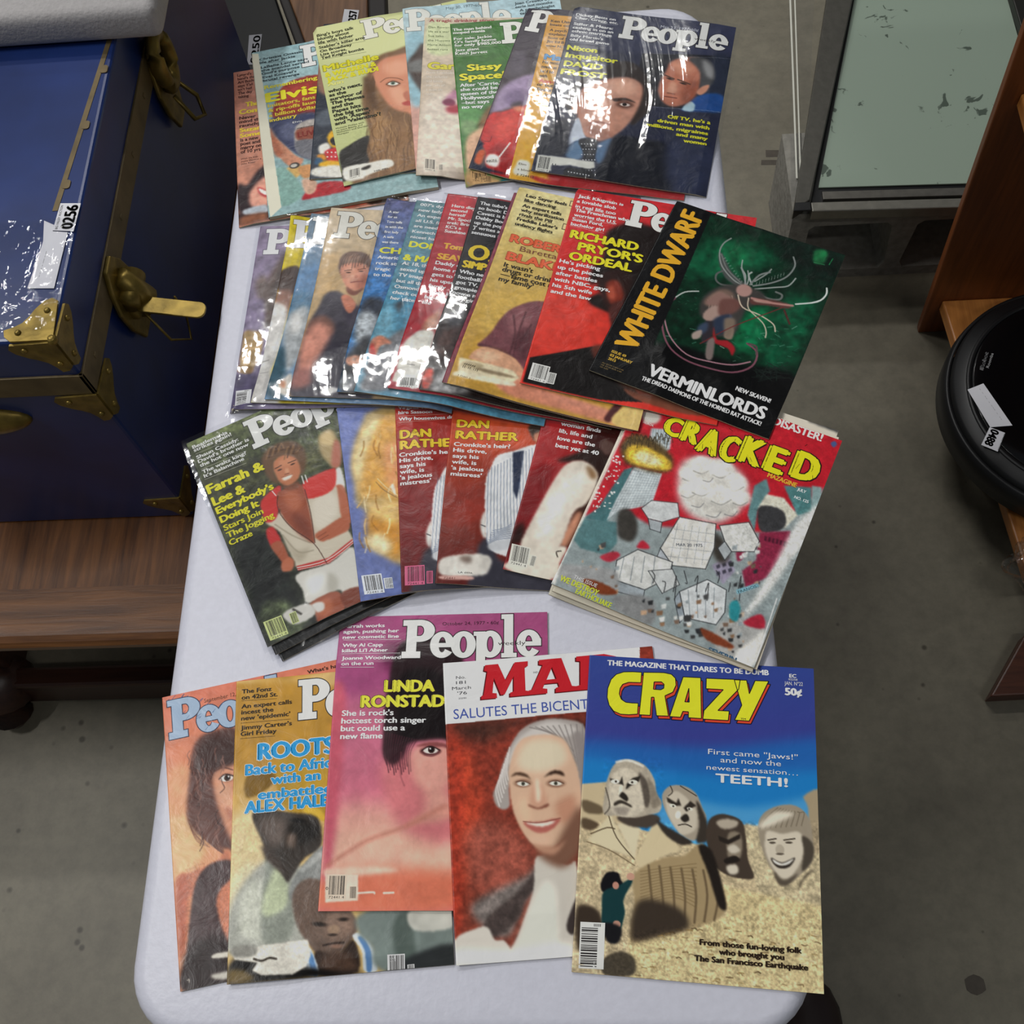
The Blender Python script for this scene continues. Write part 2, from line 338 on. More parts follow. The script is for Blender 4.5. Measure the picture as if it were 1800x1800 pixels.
ART={
 'sep':(0.8,[
['G','d4785f','dd9a72',2.3,1.7,3.8,129.4],
['P','e8bd8c',10,1,[1.3,110.7,24.4,124.8,33.3,153.6,17.4,171.4,0.6,178.2,-1,146.3]],
['P','e0a27a',9,1,[1.7,73.6,24.1,78.4,17.8,114.2,1,114.3]],
['P','5b3a34',4,1,[22.2,78,28.8,52.8,45.6,44.9,68.5,46,74.6,62.9,65.6,160.5,52.9,159.6,42.3,155.5,26.9,141.5,16.1,124.8,19.1,96.1]],
['P','3c2522',8,1,[31.3,57.2,49.1,49.5,69.3,57.9,67.3,80.3,42.6,82.5,27.5,83]],
['P','cf9173',4,1,[44.2,86.6,61.4,82.8,68.5,88.1,62,159.7,54,147.3,48.2,128.1,44.2,108.9]],
['P','dda687',7,1,[47,98.4,59.7,103,63.7,120.5,52.6,119.9]],
['L','5c372e',1.2,1.14,[46.2,84.2,53.9,82.7,63,86.9]],
['P','8a5744',3,1,[49.4,91.5,57.1,89,65.1,94.9,56.4,97.1]],
['E','efe2d8',1,56.4,93.4,6.41,3.21,0.12],
['E','3a2218',0.6,57.3,93.2,3.21,3.21,0.21],
['E','0d0706',0.4,57.5,93.1,1.51,1.51,0.21],
['E','fefefe',0.3,58.5,92.3,0.75,0.75,0.21],
['L','2a1613',0.8,1.13,[49.3,92.9,55.6,89.5,63.4,93]],
['P','b06e58',4,1,[52.6,119.9,59.4,126.9,57,133.6]],
['L','6b453b',1.5,0.75,[19.9,111,22,133.3,42.1,157.3]],
['L','6b453b',1.5,0.75,[21.6,112.9,24.2,135.4,42.8,157.9]],
['L','6b453b',1.5,0.75,[23.3,114.7,26.4,137.5,43.5,158.6]],
['L','6b453b',1.5,0.75,[25,116.5,28.7,139.6,44.2,159.3]],
['L','6b453b',1.5,0.75,[26.8,118.4,30.9,141.7,44.8,160]],
['L','6b453b',1.5,0.75,[28.5,120.2,33.1,143.8,45.5,160.6]],
['L','6b453b',1.5,0.75,[30.2,122,35.4,145.9,46.2,161.3]],
['L','6b453b',1.5,0.75,[31.9,123.9,37.6,147.9,46.9,162]],
['L','6b453b',1.5,0.74,[33.6,125.7,39.8,150,47.5,162.6]],
['L','6b453b',1.5,0.74,[35.3,127.5,42,152.1,48.2,163.3]],
['L','6b453b',1.5,0.74,[37,129.3,44.2,154.2,48.9,164]],
['L','6b453b',1.5,0.74,[38.7,131.1,46.4,156.2,49.6,164.7]],
['L','7d5244',1,0.56,[15.7,117.4,19.2,132.7,26.6,145.1]],
['L','7d5244',1,0.56,[16.2,120.3,20.2,135.4,28.3,146.9]],
['L','7d5244',1,0.56,[16.8,123.1,21.1,138.2,30,148.6]],
['L','7d5244',1,0.56,[17.3,126,22,140.9,31.7,150.4]],
['L','7d5244',1,0.56,[17.9,128.8,22.9,143.6,33.4,152.2]],
['L','7d5244',1,0.56,[18.4,131.6,23.8,146.2,35.1,154]],
['P','c97f63',3,1,[0.5,180,17.3,173.1,39.4,169,54.2,165.1,49.6,258.8,34.6,249.2,25.8,204.1,8.4,197.1,1.3,248.9]],
['P','b5654e',6,1,[2.2,182,13.3,177.5,7.6,233.8,1.7,242.5]],
['L','3a2320',1,0.76,[38.3,75.4,39.4,79.8,38.1,84.4,36.2,88.5]],
['L','8f665a',1,0.76,[54.6,74.9,54.8,79.1,53.4,83.7,51,87.7]],
['L','7d564c',1,0.77,[26.8,59.4,28.8,64.1,26.5,68.5,23.6,72.5]],
['L','3a2320',1,0.74,[47.7,130,44.8,133.3,49.9,139.1,47,142.8]],
['L','7d564c',1,0.76,[48.4,62.2,47.2,66.1,48,71.3,47.5,75.7]],
['L','3a2320',1,0.76,[32.6,72.4,34.9,77,31.8,81.3,31.9,85.8]],
['L','8f665a',1,0.76,[55,72.8,52.3,76.3,53.8,81.6,54.2,86.2]],
['L','7d564c',1,0.74,[44.9,137.7,44.9,141.7,43,146,43.6,150.4]],
['L','3a2320',1,0.74,[28.7,143.4,30,147.6,28.4,151.9,25.7,155.6]],
['L','8f665a',1,0.76,[20.3,93.3,18.4,97,21.9,102.6,21.1,106.8]],
['L','7d564c',1,0.77,[22.9,59.6,20.4,63.3,22,68.6,20.4,72.8]],
['L','3a2320',1,0.75,[51.3,93.1,52.1,97.4,53.7,102.5,49.3,106]],
['L','8f665a',1,0.75,[26.3,123.9,27,128,25.5,132.4,27.2,137.1]],
['L','7d564c',1,0.74,[41.9,145.9,40.9,149.6,44.2,155,42.6,158.9]],
['L','3a2320',1,0.75,[27,101,24.4,104.5,29.5,110.4,26.2,114.1]],
['L','8f665a',1,0.75,[27.9,96.8,27.7,100.8,30.2,106.2,28,110.1]],
['L','7d564c',1,0.74,[44.8,129.9,42.9,133.5,46.3,138.9,43,142.5]],
['L','3a2320',1,0.76,[31.4,86.8,31.8,91,33,96.2,31.9,100.4]],
['L','8f665a',1,0.74,[23.8,126.7,24.8,130.9,22.1,135,24.6,139.9]],
['L','7d564c',1,0.76,[39.3,89.2,36.5,92.7,41.3,98.6,35.7,101.8]],
['L','3a2320',1,0.76,[30.9,63.5,32.7,68.1,31.2,72.7,28.6,76.7]],
['L','8f665a',1,0.76,[36.2,79.5,36.4,83.7,37.1,88.7,34.1,92.6]],
['L','7d564c',1,0.74,[42.1,139.5,41,143.2,40.6,147.8,39.3,151.8]],
['L','3a2320',1,0.75,[28.5,110.1,28.8,114.2,29.9,119.2,28.4,123.2]],
['L','8f665a',1,0.76,[29.1,79.1,30.6,83.6,31.2,88.6,27.4,92.2]],
['L','7d564c',1,0.76,[30.8,94.1,28,97.6,31.1,103.1,30.6,107.5]],
['L','3a2320',1,0.75,[45.7,122,42.9,125.4,44,130.4,44.4,134.8]],
['L','8f665a',1,0.74,[44.6,139.4,42.2,142.9,42.7,147.6,44.1,152.2]],
['L','7d564c',1,0.76,[25,72.7,22.2,76.3,25.7,81.9,21.7,85.6]],
['L','3a2320',1,0.74,[29.1,138.5,29,142.4,28.2,146.9,26.6,150.8]],
['L','8f665a',1,0.76,[54.8,71,54,75,55.6,80.2,54.6,84.5]],
['L','7d564c',1,0.76,[34.2,69.9,35.4,74.4,33.2,78.8,32.3,83.2]],
['L','3a2320',1,0.76,[43.7,78.1,45.9,82.8,43.1,87.1,41.5,91.2]],
['L','8f665a',1,0.76,[26.4,85,27.7,89.4,28.1,94.4,24.9,98.1]],
['L','7d564c',1,0.77,[23.6,63.7,23.9,67.9,24.1,72.9,21.7,76.9]],
['L','3a2320',1,0.76,[24.2,70,22.9,73.8,24,79,23.8,83.5]],
['L','7d564c',1,0.75,[29.1,110.2,29.5,114.3,29,119,26.2,122.7]],
['P','4f3f40',3,1,[20.2,182.4,33.9,169.6,53.8,170.3,52.5,185.7,40.8,195.3,37.7,211.7,46.7,251.7,44.5,277.1,1.5,271.6,6.9,243.6,12.8,209.9]],
['P','2b2020',8,1,[12.8,234.9,46.1,238.5,44.6,275.5,1.5,271.6]],
['N',1.6,0.2,52,[10.7,162.9,57.5,169.3,47.6,280.9,-0.2,271.2]],
['N',8,0.07,53,0],
['P','dcd6c8',0.8,1,[30.3,248.4,36.5,247.7,50.4,249.2,50.1,253.2,30.9,251.4]],
['P','c9c4b8',1.5,1,[29,264.3,49,265.2,48.4,271.5,31.3,268.8]],
['L','e9e4d6',0.5,0.7,[6.5,264.6,7.9,264.2,7.7,266.7]],
['W',4,'9fb4cc','33344a',1,0],
['T',['September 12, 1977 • 60¢'],40.7,14.6,57.7,3.9,0,'7a4a35',1,0,0],
['T',["What's happened to"],145.3,8.1,60.7,3.5,0,'3a241b',2,0,0]]),
 'roots':(0.8,[
['G','c08f3e','d9b878',-0.6,-0.4,28.5,187.2],
['P','dcb877',5,1,[-0.7,-4.3,51.7,3,101.8,-1.8,101.6,13.9,51.8,10.8,1.4,1.8]],
['P','b98a35',10,1,[-0.3,7.5,90.1,16.7,89.7,95.9,0.3,87.5]],
['P','e6cf9d',12,1,[-0.1,132.6,27.3,129.8,42.7,179.9,0.1,193.1]],
['P','e9dcb4',8,1,[-0.1,189.7,21.1,174.6,29.1,212.3,1.2,226.5]],
['P','a9aaa0',7,1,[0.6,209.9,28.3,175.2,53.4,174,75,196.3,71.6,248.6,0.3,252.3]],
['P','cdcfc0',6,1,[12.7,199.3,28.6,188.9,36.2,213,29.7,241.9,8.4,232]],
['P','8c9186',5,1,[35.2,162.1,53.7,194.4,57.6,239.3,29.7,241.9]],
['P','b9c2a0',4,1,[42.7,178.2,51.8,190.9,52.1,214.3,34.6,222.7,29.1,212.3]],
['P','b58e2c',1.5,1,[41.3,84,67.4,77.2,93.5,85.3,95.2,114.6,89.5,142.5,75,135.9,53,132.1,41.7,109.6]],
['P','d9b23c',2,1,[63.9,122.5,82.3,131.3,87.7,142.4,71.3,137.4]],
['P','7d5d1e',3,1,[11.7,95.9,26.5,89.9,41.5,98.7,27,111.8,12.2,114.1]],
['P','3a332e',2,1,[18.2,132.5,27.3,126.2,53,132.1,78.6,138,84,154.3,82.2,168,67.8,175.3,57.2,189.7,51.9,194.3,42.7,179.9,33.6,170.6,27.8,154.5]],
['P','5d5049',8,1,[23.8,136.6,42.1,134.7,53.2,146.3,42.5,162.7,31.5,154.8]],
['P','171310',8,1,[53.1,142.8,71.3,140.9,82.2,148.9,78.6,159,56.9,160.6]],
['P','6a5a50',5,1,[53.2,151.5,60.5,153.9,58.8,164.2,51.5,161.8]],
['E','0e0b0a',2,61.8,140.4,6.59,2.01,0.19],
['P','463b35',4,1,[28,159.7,44.4,173.2,50,187.3,33.7,174]],
['P','8d8f8c',2,1,[53.8,206.2,60.7,188.3,78.6,169.4,89.4,166.9,89.2,197.5,71.5,196,64.5,215.4]],
['P','b0b2ae',2,1,[66.1,183.7,82.2,169.7,84,175,67.9,187.2]],
['P','6b584d',3,1,[57.3,206.5,67.9,194,85.7,197.2,106.7,219,116.9,236.2,111.5,248.7,97.6,260.3,82,259,71.6,248.6,61.1,231.5]],
['P','8a7162',7,1,[89.1,227.3,106.6,227.2,113.4,239.2,99.4,247.7,89,242]],
['E','a2866f',3,95.1,239.2,5.24,4.19,0.08],
['E','3a2c25',1.5,94.2,243.2,4.19,1.22,0.08],
['L','2d201b',1.5,1.57,[85.5,251.3,94.2,250.4,103.7,250.4]],
['E','8a6a5a',2,97.6,253.1,5.9,1.56,0.08],
['E','241b17',2.5,82.1,233.3,5.96,1.75,0.18],
['E','241b17',2.5,103.9,231,4.55,1.58,0.08],
['P','31251f',3,1,[78.6,255.5,97.6,260.3,113.3,248.8,115.7,275.9,79.9,274.6]],
['P','4d392e',6,1,[85.5,259.3,106.2,257.8,114.1,274.2,85.2,273.4]],
['P','d5dde0',1,1,[111.6,245.5,120.3,244.6,130.4,256.6,132.9,275.7,121,274.7,120,259]],
['P','5a83b5',0.7,1,[116.7,247.5,121.9,247.9,128.6,261.3,127.8,275.3,123.5,274.9,122.6,259.2]],
['P','c5d2dc',1,1,[67.3,264.2,71.6,251.8,76.8,258.6,81.6,274.7,71.4,274.7]],
['P','5b86b8',0.7,1,[71.6,258.2,76,258.5,79.9,274.6,75.7,274.2]],
['P','7a8681',4,1,[124.1,225.4,211.8,211.2,207.1,291.1,136.3,276,128.7,256.5,116.8,242.7]],
['P','56625c',5,1,[148.2,238.8,164,232.1,167,278.5,153.3,277.4]],
['P','2c2f30',4,1,[153.8,269.6,202.1,259.2,202.2,287.6,139.4,285.6]],
['P','c9c8bd',1.5,1,[164.1,228.8,200.2,230,199.4,246.2,167,245.3]],
['P','151312',5,1,[2.2,258.8,23,254.2,88.7,272.2,122.6,276.4,20.1,277.6,1.1,277.7]],
['P','6e5d3a',4,1,[0.7,265.1,14.6,266.2,23.5,274.8,1.1,276.1]],
['P','e2ddd0',0.8,0,[15.9,250.4,29.8,246.7,71.6,245.3,74.2,258.4,69.9,267.5,57.9,272.8,30.3,271.4,21.6,266.8,26.6,260.8,5.7,256.7,1.9,247.6]],
['P','8a8880',2,1,[3.6,246.1,22.8,246.1,24.7,254.3,5.6,254.3]],
['L','3a3229',1,1.92,[23.1,257.4,30.1,259.5,37,257.7,43.2,259]],
['N',2,0.16,41,[-2,132.4,89.5,140.8,122.4,284.2,-0.6,277.6]],
['N',12,0.08,42,0],
['B','dfe3e0',0,1,[142.6,263.7,158,264.1,141.8,281.4]],
['B','dfe3e0',0,0,[159.7,273.2,165.9,273.1,159.7,279.8]],
['W',64,'e6e3dc','2a2626',0,1],
['T',['The Fonz','on 42nd St.'],5,12.9,29.9,4.08,6.07,'2b2014',2,0,0],
['l','2b2014',0.31,[5.1,20.2,40.4,21.4]],
['T',['An expert calls','incest the',"new 'epidemic'"],5.1,27.9,50.3,4.05,5.98,'2b2014',2,0,0],
['l','2b2014',0.31,[4.9,42.5,54,43.2]],
['T',["Jimmy Carter's",'Girl Friday'],5.1,49.2,50.4,4.02,6.08,'2b2014',2,0,0],
['l','2b2014',0.31,[4.8,57.7,39,58.4]],
['T',['ROOTS'],22,80,76.2,15.09,0,'2596d2',3,0,'f0ead8'],
['T',['Back to Africa'],10.5,93.8,90.8,9.96,0,'2596d2',3,0,'f0ead8'],
['T',['with an'],35.3,104.4,48.5,8.58,0,'2596d2',3,0,'f0ead8'],
['T',['embattled'],23.4,117.5,71.8,8.54,0,'2596d2',3,0,'f0ead8'],
['T',['ALEX HALEY'],10.8,129.4,90.7,10.73,0,'2596d2',3,0,'f0ead8']]),
 'linda':(0.7,[
['G','a0587c','cf7084',34,0.7,44.9,177.4],
['P','a04a78',16,1,[-2.1,-4.7,212.2,-3.3,211.3,60.3,119,62.9,5.1,82.2]],
['P','6d2c50',10,1,[42.8,36.4,68.9,28.1,106.9,58.8,58.8,64.5]],
['P','dfa093',22,1,[-4.4,195.6,45.3,185,120.4,196.6,121.5,242.2,-0.9,241.5]],
['P','e8b39d',20,1,[0.9,214.2,84.7,205.9,120.8,215.1,122.2,268.8,-0.2,250.5]],
['P','d8775c',14,1,[-2.1,250.5,121.7,247.6,122.5,282.7,-1.5,282.2]],
['P','c4586a',8,1,[-4.7,86.1,11.4,84.3,10.5,214.3,1.7,250.5]],
['P','d2787c',14,1,[49.3,150.7,78,139.3,120.9,139.4,122.8,218.7,69.6,207.6]],
['P','2a1a1e',3.5,1,[50,127.2,50.3,95.3,53,68.7,57.5,41.1,70.9,25.9,118.2,33.3,131.8,99.7,132.6,143.3,110.9,127.7,93.2,127.5,75.7,129.4,70.4,143.1,61.1,150.9,51.8,143]],
['P','160f11',7,1,[59.7,83.1,70.6,58.3,107.1,65,120.4,119.7,93.1,123.6,67.8,127.4]],
['L','4a2630',1.2,0.8,[51.6,119.4,51.6,139.1,55.2,150.8]],
['L','4a2630',1.2,0.8,[54,120,53.6,139.1,57.3,157.9]],
['L','4a2630',1.2,0.79,[56.4,120.6,55.6,139.1,58.9,155.5]],
['L','4a2630',1.2,0.79,[58.8,121.3,57.5,139.1,60.6,153]],
['L','4a2630',1.2,0.78,[61.2,121.9,59.5,139.2,62.7,160.1]],
['L','4a2630',1.2,0.78,[63.6,122.5,61.5,139.2,64.3,157.7]],
['L','4a2630',1.2,0.78,[66,123.1,63.4,139.2,66,155.2]],
['L','4a2630',1.2,0.78,[68.4,123.7,65.4,139.2,67.6,152.7]],
['L','4a2630',1.2,0.78,[70.7,124.3,67.3,139.2,69.7,159.8]],
['L','4a2630',1.2,0.78,[73.1,124.9,69.3,139.2,71.3,157.3]],
['L','4a2630',1.2,0.78,[75.5,125.5,71.2,139.2,72.9,154.8]],
['L','4a2630',1.2,0.78,[77.9,126.1,73.2,139.2,74.5,152.3]],
['L','4a2630',1.2,0.78,[80.3,126.7,75.1,139.2,76.6,159.4]],
['L','4a2630',1.2,0.78,[82.6,127.3,77.1,139.3,78.2,156.9]],
['L','8a4a52',2,0.59,[68.3,139.2,68.3,158.6,72.6,170.2]],
['P','e0a092',9,1,[78,137.3,93.4,131.5,118.8,133.6,121.4,158.8,102.7,177.8,85.1,170.2,78.7,154.8]],
['P','8a4a4a',2.5,1,[81.7,133.4,93.3,129.5,109,130.6,118.9,137.5,109.1,134.5,93.4,133.8]],
['P','5c2e30',2,1,[85.8,137.3,95.4,133.1,106.3,137.5,101.5,141.7,91.8,142.4]],
['E','e8d6ce',1,96.1,137.4,7.03,2.93,0.01],
['E','2a1715',0.7,96.9,136.6,3.32,3.32,0.01],
['E','0c0808',0.4,97.1,136.4,1.56,1.56,0.01],
['E','fefefe',0.3,95.7,135.6,0.78,0.59,0.01],
['L','1d1010',0.8,0.98,[88.1,137.3,95.4,133.3,104.9,137.1]],
['L','7a4244',1,0.78,[90.8,141.7,97.7,142.9,104.4,139.8]],
['P','d89a8c',12,1,[94.8,170.2,114.2,177.9,120.4,196.6,95.9,200.3]],
['P','cf8f80',8,1,[73.4,207.7,95.6,192.9,120.2,189.2,120.4,196.6,96,204]],
['L','c07a6a',6,1.9,[4.9,241.6,39.6,220.1,75.3,207.7,110.7,189.2]],
['P','e8c4ae',3,1,[5.1,244.3,48.6,242.8,71.4,246.6,30.1,250.7,5.5,250.6]],
['P','e9d0bd',0.6,0,[3.5,248.8,33.9,249.9,35.2,272,5.4,273.5]],
['L','ecd9c9',1,1.69,[33.9,265.8,47.9,265,49.8,265.9]],
['L','ecd9c9',1,1.68,[58.3,265.8,67,265.5]],
['N',3,0.05,31,0],
['N',14,0.07,32,0],
['B','e8cdb8',0,1,[5.8,249.5,23.6,249.6,5.9,270.7]],
['B','e8cdb8',0,0,[26.6,259.6,33,259.6,26.9,270.5]],
['W',64,'e6e3dc','2a2626',0,1],
['T',['Farrah works','again, pushing her','new cosmetic line'],3.4,11.9,41.8,3.57,5.92,'f3ecee',2,0,0],
['l','f3ecee',0.33,[4.2,25,62.6,25.7]],
['T',['Why Al Capp',"killed Li'l Abner"],4,32.6,40.5,3.53,5.8,'f3ecee',2,0,0],
['l','f3ecee',0.33,[3.9,40,62.5,40.3]],
['T',['Joanne Woodward','on the run'],4.6,46.5,58.9,3.51,5.85,'f3ecee',2,0,0],
['l','f3ecee',0.33,[4,54.1,37.6,54.9]],
['T',['October 24, 1977 • 60¢'],103.2,11.5,56.6,3.31,0,'4b2036',1,0,0],
['T',['LINDA'],48.5,79.6,49.8,11.05,0,'e2dc45',3,0,'40202c'],
['T',['RONSTADT'],26.2,94.8,93.6,11.09,0,'e2dc45',3,0,'40202c'],
['T',["She is rock's",'hottest torch singer','but could use a','new flame'],8.6,103,50.7,5.24,7.47,'f4ecec',2,0,0],
['T',['0'],4.9,262.6,2.3,2.45,0,'4a3a36',1,0,0]]),
 'mad':(0.7,[
['G','8a3426','7d3a2c',9.6,62.8,33.7,242.4],
['P','b5432c',14,1,[-2.2,93.5,18.8,88.1,30.3,130,21,178.8,2.2,224.9,-7,208.6]],
['P','a83a28',10,1,[2.6,62.2,14.8,63.1,6.2,240.5,-5.1,239.7]],
['P','4a2a22',14,1,[2.8,58.7,114.6,64,136.9,69.3,131.8,120.9,79.3,68.3,34.8,82.3]],
['P','9c5142',16,1,[13.5,162,47.4,156.3,73.8,186,59.7,221.2,19.3,210.5]],
['P','7f7570',7,1,[15.2,225.8,65.8,204.4,76.4,195.7,80.5,207.1,58.9,232,49.2,252.6,33.1,251.4]],
['P','4a3f3c',4,1,[56.6,217.9,77.9,197.5,81.2,208.8,64.3,224.7,56.6,241,32.9,254.4,27.4,238.9]],
['N',5,0.22,21,0],
['N',1.5,0.12,22,0],
['P','ddd6ca',2,1,[-1,253.6,17.3,245.8,28.6,245.1,34.4,256,43.9,258.2,47.5,276.4,-2.2,275.9]],
['P','cfc8bc',2,1,[42.3,282,55.7,253.1,71.4,217.4,77,187.8,102.7,197.7,112.3,201.5,109.1,286.7]],
['P','e4dfd2',6,1,[49.1,276.5,57.5,250.2,78.5,211.7,91.3,215.8,91.9,246.6,85.8,279.1]],
['P','f0ebe0',8,1,[0.2,261.2,48.3,264.5,96.9,262.1,102,277.4,-0.5,274.5]],
['P','3b3230',2,1,[98.2,248.6,110.1,224.9,110.6,237.3,103.9,256.5]],
['P','a9a09a',1.5,1,[40.5,130.8,46.5,117.7,50.7,104.4,60.7,84.3,74,69.6,95.5,63.5,118,66,131.2,74.1,133.4,103.9,128.5,154.2,85.9,117.5,58.4,118.6,55.1,142,44.9,142.8]],
['P','cdc6c0',3,1,[56.1,101.3,66.2,81.3,89.9,67.5,107.4,67.1,124.1,75.3,113.1,81.6,81.7,82.6,63,101.9]],
['L','857d79',1.5,0.87,[79.2,70.1,102.9,79.1,118.7,95.9]],
['L','857d79',1.5,0.87,[84.8,70.2,105.5,82.5,119.5,101.9]],
['L','857d79',1.5,0.87,[90.4,70.4,108.2,85.8,120.4,107.8]],
['L','857d79',1.5,0.87,[95.9,70.5,110.9,89.1,121.2,113.6]],
['L','857d79',1.5,0.87,[101.5,70.6,113.5,92.4,122,119.5]],
['L','857d79',1.5,0.87,[107.1,70.6,116.1,95.7,122.8,125.3]],
['L','857d79',1.5,0.87,[112.7,70.6,118.8,99,123.6,131.1]],
['L','857d79',1.5,0.87,[118.2,70.7,121.4,102.3,124.4,136.9]],
['L','857d79',1.5,0.87,[123.8,70.7,124,105.6,125.2,142.6]],
['L','857d79',1.5,0.87,[129.4,70.8,126.6,108.9,126,148.3]],
['L','e6e0da',1.5,0.86,[46.5,117.7,43.3,127.6,45.8,141.2]],
['L','e6e0da',1.5,0.86,[48.5,112.8,45.2,124.4,47.4,137.3]],
['L','e6e0da',1.5,0.86,[50.5,107.8,47.1,121.2,49,133.5]],
['L','e6e0da',1.5,0.86,[52.6,102.8,49,117.9,50.7,129.5]],
['L','e6e0da',1.5,0.86,[54.6,97.8,50.9,114.7,52.3,125.6]],
['L','e6e0da',1.5,0.86,[56.7,92.7,52.9,111.4,53.9,121.7]],
['L','e6e0da',1.5,0.87,[58.8,87.7,54.8,108.1,55.5,117.7]],
['P','928985',3,1,[120.3,78.6,130,86.3,125.8,147.3,120.6,130.2,121.5,103]],
['P','d8b295',2,1,[56.1,115.1,59.8,98.2,69.6,81.6,89.1,78,109.5,83.1,118.1,102.8,121.6,120.2,120.8,147,110.6,166,94.2,181.1,82.4,182.6,69.8,172.7,61,155.7,57,138.8]],
['P','ecd0b4',10,1,[64.5,105.5,72.8,85.4,92.2,81.8,109,88.3,110.9,105.7,86.2,114.1]],
['P','e6bf9f',8,1,[61.9,142.5,71,133.2,74.9,150.2,69.1,159.6]],
['P','c58f74',8,1,[97.4,143.7,115,136.5,115.1,153.2,102.5,162.2]],
['P','7d5846',7,1,[105.9,162.4,120.8,147,119.3,179.6,102.6,199.3,86.4,194.9,75.7,182.9,90.6,184.1]],
['P','b98a70',4,1,[74.6,176.3,94.2,181.1,104.7,175.3,93.7,187.5,80.6,184.9]],
['P','4b3527',1.2,1,[57.8,115.2,64,111.4,72.5,113.8,76.4,119.3,72.3,116.4,63.9,114]],
['P','3d2a20',1.2,1,[89.3,117.8,96.6,113,105.1,113.6,108.1,118.4,101.5,116.1,94.6,116.5]],
['E','8f6853',3,68.8,122,7.69,3.76,0.08],
['E','8f6853',3,99.4,124.6,8.14,3.73,0.07],
['E','e6ded2',1,68.9,122.6,5.46,2.05,0.13],
['E','e6ded2',1,99.4,124.7,5.76,2.03,0.11],
['E','6d6a5c',0.7,69.1,122.4,1.88,1.88,0.08],
['E','6d6a5c',0.7,99.4,124.6,1.86,1.86,0.06],
['E','171411',0.4,69.1,122.4,0.85,0.85,0.08],
['E','171411',0.4,99.4,124.6,0.85,0.85,0.06],
['L','4a3226',0.8,0.68,[62.6,120.3,68.6,119.8,75.6,123.1]],
['L','4a3226',0.8,0.68,[93.2,123.2,99.3,122,106.7,125.1]],
['P','cf9d82',5,1,[78.6,123.7,85.4,124.3,90.2,138.1,90.7,143.2,81.1,145.7,73.8,141.8]],
['P','f2d7bd',4,1,[80.6,120.5,84,120.7,84.3,137.6,80,138.9]],
['P','7d4a3a',1.5,1,[73,141.7,81.2,145.4,90.7,142.3,90.5,145.1,81.1,146.7,73.7,143.8]],
['P','b5655a',2,1,[66.8,157,81,158.1,100.5,156.3,93.9,164.9,81.9,168.8,72.2,163.9]],
['P','efe6d6',1,1,[69.2,158,82.6,159.4,96.1,158.5,89.1,162,79,162]],
['L','7a4438',0.8,0.67,[66.8,156.6,81,158.9,101,156.3]],
['P','e2b89c',6,1,[71.7,169.6,88.4,170.9,86.1,178.9,74.6,176.3]],
['P','e9e8e2',0.2,0,[-4.9,-15.5,194.1,-17.4,184.9,61,132.6,59.1,0.9,60.7,-7.9,61.3]],
['T',['No.'],11.3,17,9.6,2.85,0,'33333a',1,0,0],
['T',['181'],11.1,22.2,9.6,3.02,0,'33333a',1,0,0],
['T',['March'],7,27.7,18.4,3.01,0,'33333a',1,0,0],
['T',["'76"],11.9,32.8,9.4,3.01,0,'33333a',1,0,0],
['T',['33290'],12.9,37.2,7.6,1.41,0,'55555a',1,0,0],
['T',['SALUTES THE BICENTENNIAL'],7.1,56.4,176.6,9.47,0,'4356a3',1,0,0],
['T',['IND'],86.7,17.6,4.5,1.78,0,'444444',1,0,0],
['S','5b0d12',[[33.4,40,33.6,36.7,35.9,36,40.8,12.9,37.7,11.6,38.9,6.1,51.7,5.9,57.9,22.9,68.1,5.8,80.9,5.7,80.5,10.5,77.2,11.9,76.5,34.8,79.6,35.5,79.3,39.5,61.3,39.6,61.6,35.6,65.2,34.6,66.3,19.4,56.1,37,52.5,37.1,46.8,19.6,44.5,34.5,48.5,35.1,48.7,39.8]]],
['S','5b0d12',[[79.3,39.5,79.6,35.1,82.8,34.5,95,11.1,91.5,10.1,91.8,5.6,113.6,5.3,121.5,33.8,125.5,34.4,125.1,38.7,105.3,39.3,105.7,35,109.4,33.8,108.4,29.9,95.3,30,93.2,34.1,97.6,35,97.3,39.4],[97.5,26,107.4,25.9,103.9,13.8]]],
['S','5b0d12',[[125.1,38.7,125.5,34.4,129.6,33.6,131.8,9.9,127.8,9.3,128.2,4.9,155.5,4.5,166.5,7.9,171.6,14.7,171.8,21.4,170.1,28.2,163.6,34.9,152,38.3],[143.6,32.7,150.3,32.7,156.6,28.3,158.2,21.5,158.1,14.7,152.6,10.4,145.8,10.4]]],
['S','c2212b',[[34.7,39.1,34.9,35.8,37.2,35.1,42.1,12,39,10.7,40.3,5.2,53,5,59.2,22,69.4,4.8,82.2,4.8,81.8,9.6,78.6,10.9,77.8,33.9,80.9,34.6,80.6,38.6,62.6,38.7,62.9,34.7,66.5,33.7,67.6,18.5,57.4,36.1,53.8,36.2,48.1,18.7,45.8,33.6,49.8,34.2,50,38.9]]],
['S','c2212b',[[80.6,38.6,80.9,34.2,84.1,33.6,96.4,10.2,92.8,9.2,93.1,4.7,115,4.3,122.8,32.9,126.8,33.5,126.4,37.8,106.7,38.4,107,34,110.7,32.9,109.7,28.9,96.6,29.1,94.5,33.2,98.9,34.1,98.6,38.5],[98.8,25.1,108.7,24.9,105.2,12.8]]],
['S','c2212b',[[126.4,37.8,126.8,33.5,130.9,32.7,133.2,9,129.1,8.4,129.6,3.9,156.8,3.6,167.8,7,173,13.8,173.1,20.5,171.5,27.3,164.9,34,153.3,37.4],[144.9,31.8,151.7,31.8,158,27.4,159.6,20.6,159.4,13.8,154,9.4,147.2,9.5]]]]),
 'crazy':(0.7,[
['G','33468f','39408e',37.2,3.1,40.1,75.1],
['P','2462ad',14,1,[-15.5,86.5,114.3,82.9,241.8,65.1,239.9,111,114.7,126.9,-12.8,129.1]],
